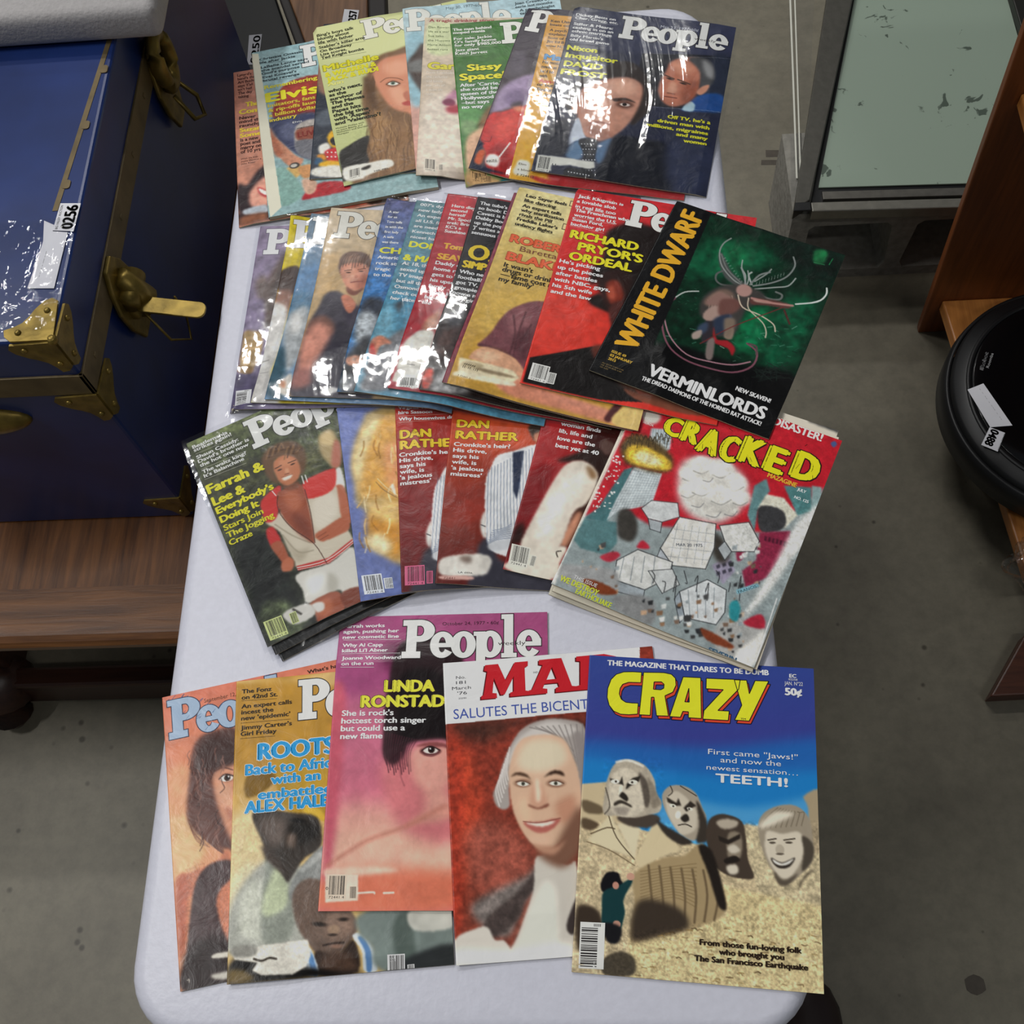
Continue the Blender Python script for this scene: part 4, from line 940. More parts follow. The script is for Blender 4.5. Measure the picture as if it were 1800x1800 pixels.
['l','191420',0.75,[95.4,55.5,95.4,49.8]],
['l','191420',0.75,[95.4,49.8,90.1,49.8]],
['l','191420',0.75,[90.1,49.8,88,55.7]],
['l','191420',0.75,[88,55.7,77.7,55.8]],
['l','191420',0.75,[77.7,55.8,89.7,16]],
['l','191420',0.76,[95.4,26.8,96,40.4]],
['l','191420',0.75,[96,40.4,91.8,40.4]],
['l','191420',0.75,[91.8,40.4,95.4,26.8]],
['l','191420',0.76,[111.8,15.8,143.8,15.2]],
['l','191420',0.75,[143.8,15.2,142.3,24.7]],
['l','191420',0.75,[142.3,24.7,122.9,46.6]],
['l','191420',0.75,[122.9,46.6,133.5,46.5]],
['l','191420',0.74,[133.5,46.5,132.6,55.6]],
['l','191420',0.74,[132.6,55.6,108.9,55.8]],
['l','191420',0.75,[108.9,55.8,109.9,47.5]],
['l','191420',0.75,[109.9,47.5,127.9,26]],
['l','191420',0.75,[127.9,26,111.6,26.1]],
['l','191420',0.75,[111.6,26.1,111.8,15.8]],
['l','191420',0.75,[138.2,15.7,149.8,15.4]],
['l','191420',0.75,[149.8,15.4,152.3,28.5]],
['l','191420',0.75,[152.3,28.5,157.8,15.3]],
['l','191420',0.75,[157.8,15.3,170.5,15.1]],
['l','191420',0.75,[170.5,15.1,152,54.9]],
['l','191420',0.74,[152,54.9,138.5,54.8]],
['l','191420',0.74,[138.5,54.8,145.2,40]],
['l','191420',0.74,[145.2,40,138.2,15.7]],
['T',['JAN. Nº22'],185.2,17.8,17.2,3.54,0,'e6e8f2',1,0,0],
['T',['50¢'],185.3,27.5,16.2,6.68,0,'f2f2f6',3,0,0],
['T',['EC'],189.8,10.2,6.7,3.36,0,'dfe2ee',2,0,0],
['T',['02258'],189,13,8.5,1.86,0,'dfe2ee',1,0,0],
['T',['First came "Jaws!"'],114,88.5,82.1,4.78,0,'eef0f4',1,0,0],
['T',['and now the'],125.4,95.4,55.4,4.75,0,'eef0f4',1,0,0],
['T',['newest sensation…'],112.7,102.9,83.1,4.39,0,'eef0f4',1,0,0],
['T',['TEETH!'],121,113.9,65.6,7.63,0,'f4f4f6',2,0,0],
['T',['From those fun-loving folk'],108.1,255,87.3,4.48,0,'2a1d14',3,0,0],
['T',['who brought you'],124.8,261.5,55.7,4.44,0,'2a1d14',3,0,0],
['T',['The San Francisco Earthquake'],103.7,268.2,96.7,4.44,0,'2a1d14',3,0,0],
['T',['TM'],144.1,54.1,4.8,1.66,0,'20202a',1,0,0]]),
 'dark2':(1.5,[
['G','20211f','191816',30.6,-31.9,7.7,248.4],
['N',6,0.5,64,0]]),
 'dark1':(1.5,[
['G','20211f','191816',31,-25.2,11.1,254.8],
['N',6,0.5,64,0]]),
 'farrah':(0.7,[
['G','4d5535','23261f',29.2,-16,15.3,263.8],
['P','667045',8,1,[-1.3,0.2,88.4,0.6,94.1,14.7,37.4,12.4,3.8,11.5]],
['P','3b3d2a',12,1,[-3.4,53.9,73.3,61.4,56.3,153.9,10.2,149.2]],
['P','1c1f1c',10,1,[6.8,139.6,47.7,149.4,46.7,206.7,34.9,256.3,3.1,260.9,1.5,201.7]],
['P','55563a',6,1,[118.4,64.4,131.2,77.6,118.7,100.3,105.5,93.3]],
['P','4c553c',9,1,[8.2,220,33.5,224.1,46,262.5,4.2,257.9]],
['N',4,0.55,61,0],
['N',10,0.4,62,0],
['P','b09a6c',3,1,[134.4,60.2,147.6,58.7,150.8,73.3,141.2,104,133.2,103.9,127.7,86.3,129.5,70.4]],
['P','d9c08c',4,1,[135.2,62.8,146.5,61.4,145,78.7,133.2,72.4]],
['P','b8705a',3,1,[146.4,75.2,150.9,81.9,141.2,106.1,132.5,101.4]],
['P','e8e4da',1.2,1,[130.5,110.7,140.2,108.6,135.4,133.8,124.5,128,123.6,121.4]],
['P','b86a4c',2,1,[124.5,128,135.4,133.8,125.7,174.8,116.8,158.2]],
['P','cfc5b0',1.2,1,[45.4,132.4,55.1,129.5,100,121.1,127.2,123.4,119.7,159.7,120.5,187.8,118.7,196.6,86.4,204.7,57.8,195.4,56.8,189.1,55.9,173.2,54.7,149.1]],
['P','b5aa94',6,1,[56.3,153.9,63,177,77.1,180.5,59.6,190.6]],
['P','ddd4c2',6,1,[99,132.7,121.8,132.7,116.8,158.2,91.8,164.7]],
['L','9d927c',2,0.98,[53.4,138.6,64.9,158.5,78.9,175.6]],
['L','9d927c',2,0.97,[56.3,153.9,63.9,179.3,78.7,185.2]],
['P','c8342f',1,1,[50.3,104.9,70.5,97.3,73.7,103.1,58,131.1,45.7,131.5,46,116.7]],
['P','d03a33',1,1,[96.7,107.1,113.8,103.9,129.3,104.9,134.8,108.9,123.1,129.3,94.5,126.3]],
['P','c02e2c',1.2,1,[42.3,140.7,50.8,141.2,51.8,161.3,40.6,159.3]],
['L','f0ece2',0.5,1.16,[99.2,98.2,98.1,107.9]],
['L','f0ece2',0.5,1.16,[102.9,99.1,102.1,107.6]],
['L','f0ece2',0.5,0.99,[64.3,100.1,66,107.1]],
['P','bb322e',0.8,0,[56.7,193.8,89.7,200.7,120.3,192.5,119,197.7,88.9,207,56.3,199.4]],
['L','f0e6da',0.5,0.96,[56.8,195.8,87.4,202.3,119.7,194.8]],
['L','f0e6da',0.5,0.64,[56.7,198.2,88,205.2,119.1,197.2]],
['P','9a5138',1.5,1,[66.7,107.5,75.1,103.8,92.3,104.8,95.5,114.7,91,144.5,85.7,169.4,82.2,178.3,76.5,168.5,68,150.3,63.6,130]],
['P','b7694a',8,1,[72.6,110.6,86.8,110,87.6,130.7,74.9,132]],
['P','7d3d2a',7,1,[73.7,135.4,85.5,149.6,81.6,173.1,72.5,156.6]],
['L','4a2b22',0.6,0.83,[67.9,108.1,63.5,118,62.9,131.7,68.8,152.7,82.2,178.3,86.1,205.5]],
['L','4a2b22',0.6,0.82,[96.3,115.1,91.7,144.9,83.5,178]],
['P','a85a3e',2,1,[40.6,159.3,52.4,159.7,53.5,179.7,55.9,186.7,46.5,189.4,43.8,178.4]],
['P','bb6c4c',2,1,[43.4,184,53.2,180.5,56,188.7,50.9,195.6,41.8,192.7]],
['P','b36446',2,1,[86.4,169.8,99.5,166.9,121.2,164.5,121.7,180.5,97.3,181.4,89.5,179.3]],
['L','7a3f2c',1,0.64,[88.3,173.7,98.3,172.2]],
['L','7a3f2c',1,0.64,[89.3,177.6,99.2,176.5]],
['P','6b4d35',3,1,[67.3,58.2,77.8,49,92.4,48.3,106.4,53.7,113.4,68.1,109.6,85,100.6,96.9,96.7,88.6,98.4,74.8,80.7,65.4,74.2,82.8,74.8,95.4,67.2,87.3,65.1,71.7]],
['P','c07a56',2,1,[77.9,68.1,89.7,64.9,100.6,73.9,101.1,88.8,94.3,99.7,82.6,102.7,76.2,96.2,74.2,82.8]],
['P','d08d68',6,1,[83,68.7,95,69.8,97.9,80.8,84.8,78]],
['P','7d4a33',3,1,[76.2,96.2,82.4,103.2,93.6,101.4,90.4,109.9,78,105.4]],
['L','8d6a48',1.5,1.18,[71.8,60.6,79,50.7,84.4,50.5]],
['L','4b3323',1.5,1.18,[75.5,60.1,82.6,50.5,86.3,53.6]],
['L','8d6a48',1.5,1.18,[79.3,59.5,86.2,50.4,88.2,56.7]],
['L','4b3323',1.5,1.18,[83,59,89.9,50.2,92,54.5]],
['L','8d6a48',1.5,1.18,[86.8,58.5,93.5,50,93.9,57.6]],
['L','4b3323',1.5,1.18,[90.5,58,93.8,58.7,95.7,60.8]],
['L','8d6a48',1.5,1.17,[89.5,70.1,97.5,58.5,99.6,58.6]],
['L','4b3323',1.5,1.17,[93.3,69.6,101.1,58.3,101.4,61.7]],
['L','8d6a48',1.5,1.17,[97,69.1,104.7,58.2,103.3,64.8]],
['L','4b3323',1.5,1.17,[100.8,68.5,108.4,58,107.2,62.6]],
['L','8d6a48',1.5,1.17,[104.6,68,108.7,66.6,109,65.8]],
['L','4b3323',1.5,1.18,[108.3,67.5,112.3,66.5,110.8,68.9]],
['L','3d2418',0.8,1,[76.7,76.2,84,75.5]],
['L','3d2418',0.8,1,[91.6,76.4,100.3,76.9]],
['E','4d3023',1,80.6,79.9,2.5,1,0.03],
['E','4d3023',1,95.6,80,2.51,1,0.03],
['E','d79a75',3,87.3,84.6,2.33,3.33,0.15],
['L','6b3828',1,0.83,[83.8,87.9,87.9,88.4]],
['P','efe2d4',1,1,[79.2,90.6,90.4,91.4,87.3,94.9,81.2,94.7]],
['L','6b3828',0.6,0.5,[78.8,89.3,91.3,91.3]],
['P','d5d2c8',1.2,1,[53.4,202.6,88.9,207,118.1,202.1,107.9,246.7,90.3,247,85.1,238.6,53.3,238.6,53,221.4]],
['P','b9b5a8',5,1,[82.1,215.9,90,225.9,85.1,238.6,75.6,237.4]],
['P','e8e6de',7,1,[60,211.8,80.7,215.2,71.2,231.2,57.7,231.5]],
['P','9c5238',2,1,[54.7,239.4,84.5,240.2,84.2,262.7,56.8,264.8,55.4,251]],
['P','b86a4a',5,1,[59.1,245.6,73.8,242.2,73.2,256.9,60.6,259.5]],
['P','7d3c28',2,1,[86.1,244.8,107.9,246.7,103.7,263.4,86.9,264]],
['P','d9d6cf',1.2,1,[55.5,241.7,66.5,244,65.9,252.1,58.2,252.6]],
['P','cfccc4',1,1,[25.5,236.6,51.9,237.8,55.5,253,32.7,253.3]],
['L','3d3a34',2,2.22,[37,237.2,42.3,245.6]],
['B','ccd68e',0,1,[4.3,235.4,23.7,237.1,4.1,257.5]],
['B','ccd68e',0,0,[31.1,239.6,38.5,239.9,30.6,252.2]],
['W',64,'e4e2da','2a2626',0,1],
['T',['Beatlemania','strikes again!'],3.9,10,41.1,4.28,4.34,'e9e8da',2,0,0],
['l','d6d4c0',0.27,[4.4,17.6,48.1,18.5]],
['T',['Shaun Cassidy:',"David's brother is",'the hot one now'],3.8,24.3,49.1,4.25,5.63,'e9e8da',2,0,0],
['l','d6d4c0',0.27,[3.6,38.4,56,40.5]],
['T',['The waltz king?',"It's Balanchine"],3.8,44.4,51.2,4.22,5.65,'e9e8da',2,0,0],
['l','d6d4c0',0.27,[3.3,52.2,50.9,54.7]],
['T',['Farrah &'],1.1,71.1,66,11.03,0,'ddd62a',3,0,0],
['T',['Lee &'],1.6,87.1,37.5,10.3,0,'ddd62a',3,0,0],
['T',["Everybody's"],1.8,98.2,65.7,7.94,0,'ddd62a',3,0,0],
['T',['Doing It'],2.2,110,44.4,7.9,0,'ddd62a',3,0,0],
['T',['Stars Join'],2.6,120.4,44.8,6.56,0,'d4cd28',2,0,0],
['T',['The Jogging'],2.8,129.9,53.4,6.53,0,'d4cd28',2,0,0],
['T',['Craze'],2.1,139.3,26.1,6.51,0,'d4cd28',2,0,0]]),
 'blonde':(0.8,[
['G','6f7cb4','5d6a9e',1.9,52.9,2.3,269.9],
['P','a89468',6,1,[25.9,66.8,36.3,56.5,83.8,64.4,59.4,244.5,44.3,243.3,28.8,230.6,11.1,213.5,17.3,197.6,16.4,176.1,7.2,164.3,8.2,140.8,7.4,116.5,16,89.7]],
['P','d6a04c',12,1,[15,97.7,34.5,70.9,65.4,71.6,53.9,170.6,37.3,163.1,18,162.8,12.1,137.7]],
['P','e2cf9c',8,1,[9.2,116.9,20.2,84.4,37.1,65.1,43.6,70.9,24.8,106.1,13.4,142]],
['P','c4862f',12,1,[19.5,178.8,52.3,182,45,237.8,25.1,218.5,16.2,207]],
['P','d9955f',10,1,[44.8,104.4,62.8,104.3,55.4,159.2,42.7,148.4]],
['P','e0bb74',10,1,[22.6,167.7,48.2,173.3,50.3,197.1,22.5,183.3]],
['P','eadaae',8,1,[12.4,210,27,203.6,38.5,221.3,27.4,228.4]],
['L','f0dcae',2,0.85,[56.9,133.9,54.4,141.4,57.6,152.1]],
['L','9a6a28',2,0.97,[6.9,199.1,5.9,206.5,8.9,216.7]],
['L','dcb36a',2,1.09,[50.4,146.5,47.8,153.9,43.8,162.9]],
['L','f0dcae',2,0.94,[32.5,205.7,29.7,212.8,32.3,222.9]],
['L','9a6a28',2,1.38,[40.4,98.3,38.4,106.1,39,116.4]],
['L','dcb36a',2,0.85,[17.8,143.6,18.6,151.7,21.2,162.1]],
['L','f0dcae',2,0.73,[11.2,205.7,12.9,213.7,9.8,222.6]],
['L','9a6a28',2,1.29,[53.5,136.7,54.7,145,53.1,154.6]],
['L','dcb36a',2,1.29,[15.1,184.7,12.9,192,12.8,201.6]],
['L','f0dcae',2,1.09,[53.3,106.7,51,114.3,50.6,124.4]],
['L','9a6a28',2,1.37,[35.7,93.8,33.5,101.6,36.5,112.5]],
['L','dcb36a',2,1.3,[13.8,153,14.4,161,7.7,169.3]],
['L','f0dcae',2,0.92,[16.4,158.8,15.9,166.6,16.3,176.4]],
['L','9a6a28',2,1.02,[29.1,159.2,28,166.8,29.3,176.9]],
['L','dcb36a',2,0.89,[39.8,79.8,39.6,88.1,38.1,98.1]],
['L','f0dcae',2,1.02,[39.7,189.3,38.7,196.8,35,205.6]],
['L','9a6a28',2,1.04,[23.9,92,22.8,100,18.2,109.2]],
['L','dcb36a',2,1.25,[42.5,83,42.4,91.3,36.6,100.4]],
['L','f0dcae',2,0.97,[45.1,152.6,42,159.8,43.6,170]],
['L','9a6a28',2,1.24,[59.3,101.1,60.3,109.5,62.8,120.3]],
['L','dcb36a',2,1.4,[52.5,108.1,54.2,116.6,50.8,126]],
['L','f0dcae',2,0.76,[57.3,104.9,57.9,113.3,60.1,123.9]],
['L','9a6a28',2,0.89,[23.3,182.4,20.8,189.6,26,200.4]],
['L','dcb36a',2,0.87,[53.5,100.9,52.6,108.9,56.2,119.9]],
['L','f0dcae',2,0.83,[23.9,147.1,22.2,154.7,17.8,163.6]],
['L','9a6a28',2,0.81,[12.7,205.1,12.9,212.8,15.4,222.9]],
['L','8a6a3a',1,0.88,[30.9,143.8,38.3,155.4,50.8,167]],
['L','e8d2a0',1,0.88,[33.1,140.3,40.5,151.9,51.2,164.2]],
['P','f0e8d4',0.8,1,[45.6,153,48.7,149.8,50,160,48.7,163.6]],
['N',6,0.12,71,0],
['B','d3d8e0',0,1,[3,247.7,23.5,249.4,4,269.4]],
['B','d3d8e0',0,0,[25,255.2,33.8,256,25.2,267.2]],
['W',8,'cfc9b4','2a2626',0,0]]),
 'rather':(0.9,[
['G','a8352e','5a1f22',3,78.6,0.3,270.6],
['P','7a2a2a',16,1,[2,160.4,38.4,164.6,36.3,210.1,2.2,206.4]],
['P','3b3a44',4,1,[18.7,248.3,27.3,230.8,39.3,230.2,46.2,258.2,118.8,262.8,111,314.5,7.5,307.5]],
['P','dfe1e2',1,1,[36.8,167.6,43.9,150.7,53.2,134.7,71.1,129.4,96.5,123.4,138.4,128.2,118.8,262.8,47.1,251.1,32,234.9,31.8,212.6]],
['L','4f5f7d',0.5,0.69,[42.1,150.6,36.5,190.5,31.1,234.9]],
['L','4f5f7d',0.5,0.68,[45.6,149,39.9,190.9,34.8,235.2]],
['L','4f5f7d',0.5,0.68,[49,147.3,43.3,191.3,38.5,235.6]],
['L','4f5f7d',0.5,0.68,[52.4,145.6,46.8,191.7,42.2,236]],
['L','4f5f7d',0.5,0.69,[55.9,143.8,50.2,192.1,45.9,236.4]],
['L','4f5f7d',0.5,0.69,[59.3,142.1,53.6,192.4,49.6,236.8]],
['L','4f5f7d',0.5,0.69,[62.8,140.4,57,192.8,53.3,237.2]],
['L','4f5f7d',0.5,0.69,[66.2,138.8,60.4,193.1,57,237.6]],
['L','4f5f7d',0.5,0.69,[69.7,137.1,63.8,193.3,60.7,238]],
['L','4f5f7d',0.5,0.69,[73.2,135.5,67.1,193.4,64.3,238.4]],
['L','4f5f7d',0.5,0.7,[76.7,133.9,70.5,193.5,68,238.8]],
['L','4f5f7d',0.5,0.7,[80.2,132.3,73.8,193.6,71.7,239.1]],
['L','4f5f7d',0.5,0.7,[83.8,130.8,77.2,193.7,75.3,239.3]],
['L','4f5f7d',0.5,0.7,[87.3,129.2,80.6,193.9,78.9,239.4]],
['L','4f5f7d',0.5,0.7,[90.8,127.7,83.9,194,82.6,239.4]],
['L','4f5f7d',0.5,0.7,[94.4,126.2,87.3,194.1,86.2,239.5]],
['P','c9ccd0',2,1,[31.6,238.6,47.1,221.8,59.3,219.4,55,241,39.3,244.9]],
['L','4f5f7d',0.5,0.67,[30.9,236.7,42.5,232.4,56.1,232]],
['L','4f5f7d',0.5,0.68,[32.2,234.2,44.1,230.3,56.4,229.4]],
['L','4f5f7d',0.5,0.68,[33.5,231.8,45.7,228.3,56.7,226.9]],
['L','4f5f7d',0.5,0.68,[34.8,229.3,47.3,226.2,57,224.3]],
['L','4f5f7d',0.5,0.68,[36.1,226.9,48.9,224.2,57.3,221.8]],
['L','4f5f7d',0.5,0.68,[37.4,224.4,50.5,222.1,57.6,219.2]],
['L','4f5f7d',0.5,0.68,[38.7,222,52.1,220.1,57.9,216.6]],
['P','1f2a44',0.8,0,[69.5,131.4,81.6,129.8,70.9,177.8,67.2,188.5,65,177.6]],
['P','d8d6d0',1.5,1,[26.8,212.1,33.3,199.6,31.1,227.5,27.1,225.2]],
['L','3a3a40',1,1.02,[27.4,214,31.4,216.3]],
['B','d0688a',0,1,[3.5,247.8,23.6,248.4,3,269.1]],
['B','d0688a',0,0,[25.5,255.5,31.8,255.7,24.9,269]],
['T',['Virginia Wade','hire Sassoon'],2.6,61.7,41.8,3.99,6.21,'ece6e0',2,0,0],
['l','d8b0a0',0.29,[2.9,70.7,61.4,69.7]],
['T',['Why housewives drink'],2.7,76.2,67.7,3.97,0,'ece6e0',2,0,0],
['l','d8b0a0',0.29,[2.6,78.9,61.1,76]],
['T',['DAN'],3,98.5,34.2,10.03,0,'e3bf2e',3,0,'4a1512'],
['T',['RATHER'],2.6,111.6,65.8,9.98,0,'e3bf2e',3,0,'4a1512'],
['T',["Cronkite's heir?",'His drive,','says his','wife, is',"'a jealous","mistress'"],1.9,120.7,60.8,4.8,6.84,'ece6e0',2,0,0],
['N',8,0.1,73,0]]),
 'rather2':(0.9,[
['G','b8452c','5c2320',5.6,76.8,5.5,271.3],
['P','c24e2e',12,1,[5.6,76.8,89.8,80.6,82.8,115,5.8,118.7]],
['P','8a3329',12,1,[3.7,171.5,44.5,168.3,37.3,207.9,3.5,209.4]],
['P','3b3a44',4,1,[38.5,245,43.8,226.2,55.2,223.2,66.8,249.4,139.8,246,141.5,297.4,37.7,304.2]],
['P','dfe1e2',1,1,[41.3,160.6,45.2,142.4,51.9,126,69,119.4,93.1,110.8,135,109.4,139.8,246,66.4,242.3,49,229.4,44.8,207.2]],
['L','4f5f7d',0.5,0.69,[43.4,142.5,45.3,184,48.2,229.5]],
['L','4f5f7d',0.5,0.69,[46.6,140.5,48.7,183.7,51.8,229.1]],
['L','4f5f7d',0.5,0.69,[49.8,138.6,52.1,183.4,55.4,228.7]],
['L','4f5f7d',0.5,0.7,[52.9,136.6,55.4,183.1,59,228.4]],
['L','4f5f7d',0.5,0.7,[56.1,134.6,58.8,182.9,62.7,228.1]],
['L','4f5f7d',0.5,0.7,[59.3,132.7,62.2,182.7,66.3,227.7]],
['L','4f5f7d',0.5,0.7,[62.5,130.8,65.6,182.4,70,227.4]],
['L','4f5f7d',0.5,0.7,[65.7,128.9,69,182.2,73.7,227.2]],
['L','4f5f7d',0.5,0.7,[68.9,127,72.4,182,77.3,226.9]],
['L','4f5f7d',0.5,0.7,[72.1,125.1,75.8,181.9,81,226.7]],
['L','4f5f7d',0.5,0.7,[75.3,123.2,79.2,181.7,84.7,226.4]],
['L','4f5f7d',0.5,0.7,[78.6,121.3,82.6,181.5,88.3,226.2]],
['L','4f5f7d',0.5,0.7,[81.8,119.4,86.1,181.4,92,226]],
['L','4f5f7d',0.5,0.7,[85,117.6,89.5,181.2,95.7,225.8]],
['L','4f5f7d',0.5,0.7,[88.2,115.7,92.9,181.1,99.4,225.7]],
['L','4f5f7d',0.5,0.7,[91.5,113.8,96.3,180.9,103.1,225.5]],
['P','c9ccd0',2,1,[49.2,233.1,61.2,213.3,72.7,208.6,72.4,230.9,57.8,237.7]],
['L','4f5f7d',0.5,0.66,[48.3,231.3,58.6,224.7,71.8,221.8]],
['L','4f5f7d',0.5,0.66,[49.1,228.6,59.8,222.4,71.7,219.2]],
['L','4f5f7d',0.5,0.66,[49.9,226,61,220,71.5,216.6]],
['L','4f5f7d',0.5,0.66,[50.7,223.3,62.2,217.7,71.3,214]],
['L','4f5f7d',0.5,0.67,[51.5,220.5,63.4,215.3,71.2,211.4]],
['L','4f5f7d',0.5,0.67,[52.3,217.8,64.6,213,71,208.8]],
['L','4f5f7d',0.5,0.67,[53.1,215.1,65.7,210.6,70.9,206.1]],
['P','1f2a44',0.8,0,[67.7,121.4,79.5,118.7,77,166.4,75,177.1,71,166.6]],
['P','d8d6d0',1.5,1,[39.8,207.6,43.8,193.8,46.8,222.1,42.5,220.7]],
['L','3a3a40',1,1,[40.8,209.5,45.1,211]],
['P','3a2c22',3,1,[83.1,88.8,98.9,84.5,116.9,94,96.1,100.7,91.1,106.8,86.4,100.9]],
['P','c08468',3,1,[89.8,97.8,116.9,94,118,120.1,95.8,112.7]],
['P','d9d4cb',2,1,[5.2,248,49.9,243.1,51.9,259.8,41.7,266.2,5.2,266.9]],
['P','7b6a60',4,1,[20.2,246.6,31.8,245.3,34.1,252.4,27.4,252.7]],
['P','cfa49a',0.6,1,[5.6,267.8,35.1,267.4,34.5,270.7,5.5,271.3]],
['T',['. LA déka.'],19.2,264.4,17.5,2,0,'333333',1,0,0],
['T',['72441'],7.2,271.1,11.6,2.32,0,'8a5a55',1,0,0],
['T',['DAN'],5,92.6,35.4,9.19,0,'e3bf2e',3,0,'4a1512'],
['T',['RATHER'],4.9,107,67.9,9.63,0,'e3bf2e',3,0,'4a1512'],
['T',["Cronkite's heir?",'His drive,','says his','wife, is',"'a jealous","mistress'"],4.3,116.6,60.6,4.7,7.41,'ece6e0',2,0,0],
['N',8,0.1,74,0]]),
 'forty':(0.9,[
['G','a8282a','7d1c20',1.1,100.9,1.1,249.7],
['P','7a1a1e',7,1,[-6.6,232.3,-0.2,172.2,12.3,149.5,24.2,162.9,8.9,224.9]],
['P','2a1512',8,1,[-4.3,269.5,-0,230.9,8,221.3,13.2,242.9,1.1,249.7]],
['P','3a1614',8,1,[47.9,101.1,102.9,72.5,124,183.4,79,182.2,62.9,138.5]],
['P','2a1814',5,1,[25,142.8,40.2,131.5,58.9,119.2,77.8,125.1,81,158.3,72.6,168,56.2,140,37.2,142.2]],
['P','57403a',2,1,[64.8,113.8,70.4,106.5,82.6,113.9,74.2,124.9]],
['P','3a2019',4,1,[54.2,195.5,69.3,168.8,75.9,167.3,67,223.1,50.6,241.7,50.7,226.7]],
['P','c4886c',4,1,[48.2,231,58.3,198.5,64,201,56.3,236.7]],
['P','d9cfc0',2.5,1,[10,243.7,16.2,211.7,28.8,160,38.9,141.8,53.9,137.5,67.9,145.4,71.9,160.3,65.8,185.2,55,199.2,49.8,238.2,40.8,251.3,47.1,279.1,0.3,274.1,11.7,258.2]],
['P','ece4d8',9,1,[19.5,218.6,33.5,164.9,47.3,148,60.2,159,49.2,196.6,32.7,238.3]],
['P','e0d8c9',3,1,[23,248,49.8,238.2,57.1,240.3,53.7,255.8,51.2,274.5,3.5,273.3]],
['L','2a211c',0.8,1.17,[51.8,243.3,47.6,245.2,49.9,250.2]],
['P','8a6a4a',4,1,[56.6,141.9,66.2,145.8,69.9,154.9,62.8,154.5]],
['L','6a5a58',0.8,0.69,[65.7,117.7,65.7,109.5,73.6,104.7]],
['N',8,0.07,75,0],
['B','e2ddd2',0,1,[1.7,246.5,21.4,246.9,3,268.8]],
['B','e2ddd2',0,0,[24.1,254.3,29.2,254.3,23.8,266]],
['T',['woman finds','lib, life and','love are the','best yet at 40'],19.6,99.9,43.6,4.74,9.06,'efe8e2',2,0,0]]),
 'under2':(1.5,[
['G','ddd6c8','cfc6b4',35.5,57.6,149.1,163.7],
['P','3c3c3c',0.5,0,[178.3,-4.3,211.1,-1.1,212.3,2.9,177.9,0.4]],
['P','c8c2b0',3,1,[-14.1,272.6,40.9,269.5,53.6,301.3,6.4,321.6]]]),
 'under1':(1.5,[
['G','ddd6c8','cfc6b4',33.2,49.4,146.2,155.6],
['P','c8c2b0',3,1,[-16.9,263.6,38,261,50.9,293.7,4.2,313.9]]]),
 'cracked':(0.7,[
['G','c02430','b81f2c',31.1,51.7,146.6,154.4],
['P','8f9a9b',3,0,[-3.1,189.5,26.3,163.7,66.6,169.1,125.4,147,174.4,129.7,212.1,58.1,224.2,61.6,227.6,179.6,213.8,270.9,-2.1,273.9,-5.3,228.4]],
['P','53797c',1,0,[-2.3,191.3,33.1,180,42,201.3,37.7,217.9,10.8,221.5,0.5,215.4]],
['P','467074',1,0,[9.2,173.4,16.6,121.8,24.9,113.7,25.3,170.6,23.4,184.3,0.9,189.9]],
['P','c6ced0',0.8,0,[24.9,113.7,54.2,109.5,57.8,147.3,28.5,169.1,22.7,182.5,22.3,158.9]],
['L','6a7880',0.4,0.36,[25.6,117.8,53.3,112.1]],
['L','6a7880',0.4,0.36,[25.4,121.7,53.6,114.8]],
['L','6a7880',0.4,0.36,[25.3,125.5,53.9,117.6]],
['L','6a7880',0.4,0.36,[25.1,129.4,54.2,120.3]],
['L','6a7880',0.4,0.36,[25,133.2,54.5,123]],
['L','6a7880',0.4,0.36,[24.8,137,54.9,125.7]],
['L','6a7880',0.4,0.36,[24.6,140.8,55.2,128.4]],
['L','6a7880',0.4,0.36,[24.5,144.6,55.5,131.1]],
['L','6a7880',0.4,0.36,[24.3,148.4,55.8,133.8]],
['L','6a7880',0.4,0.36,[24.2,152.2,56.1,136.5]],
['L','6a7880',0.4,0.36,[24,156,56.4,139.2]],
['L','6a7880',0.4,0.35,[23.9,159.8,56.8,141.9]],
['L','6a7880',0.4,0.35,[23.7,163.5,57.1,144.6]],
['L','6a7880',0.4,0.35,[23.5,167.3,57.4,147.2]],
['L','6a7880',0.4,0.35,[23.4,171,57.7,149.9]],
['L','6a7880',0.4,0.36,[25.8,113.7,24,178.7]],
['L','6a7880',0.4,0.36,[28.4,113.4,26.9,175.7]],
['L','6a7880',0.4,0.36,[31.1,113.1,29.8,172.6]],
['L','6a7880',0.4,0.36,[33.7,112.9,32.8,169.6]],
['L','6a7880',0.4,0.36,[36.3,112.6,35.7,166.5]],
['L','6a7880',0.4,0.36,[38.9,112.3,38.6,163.5]],
['L','6a7880',0.4,0.36,[41.5,112,41.6,160.4]],
['L','6a7880',0.4,0.36,[44.1,111.8,44.5,157.4]],
['L','6a7880',0.4,0.36,[46.7,111.5,47.5,154.3]],
['L','6a7880',0.4,0.36,[49.3,111.2,50.4,151.3]],
['L','6a7880',0.4,0.36,[51.8,111,53.4,148.2]],
['P','b9c4c8',1,0,[24.2,64,45.1,57.1,51,79.5,45.8,88.6,28.7,84.9]],
['L','78868c',0.4,0.55,[23.8,65.3,29.5,86.8]],
['L','78868c',0.4,0.55,[26.3,64.2,32.2,85.6]],
['L','78868c',0.4,0.55,[28.8,63.1,34.8,84.4]],
['L','78868c',0.4,0.55,[31.3,62,37.5,83.3]],
['L','78868c',0.4,0.55,[33.8,60.9,40.1,82.1]],
['L','78868c',0.4,0.55,[36.3,59.8,42.8,80.9]],
['L','78868c',0.4,0.55,[38.8,58.7,45.4,79.7]],
['L','78868c',0.4,0.55,[41.3,57.6,48.1,78.6]],
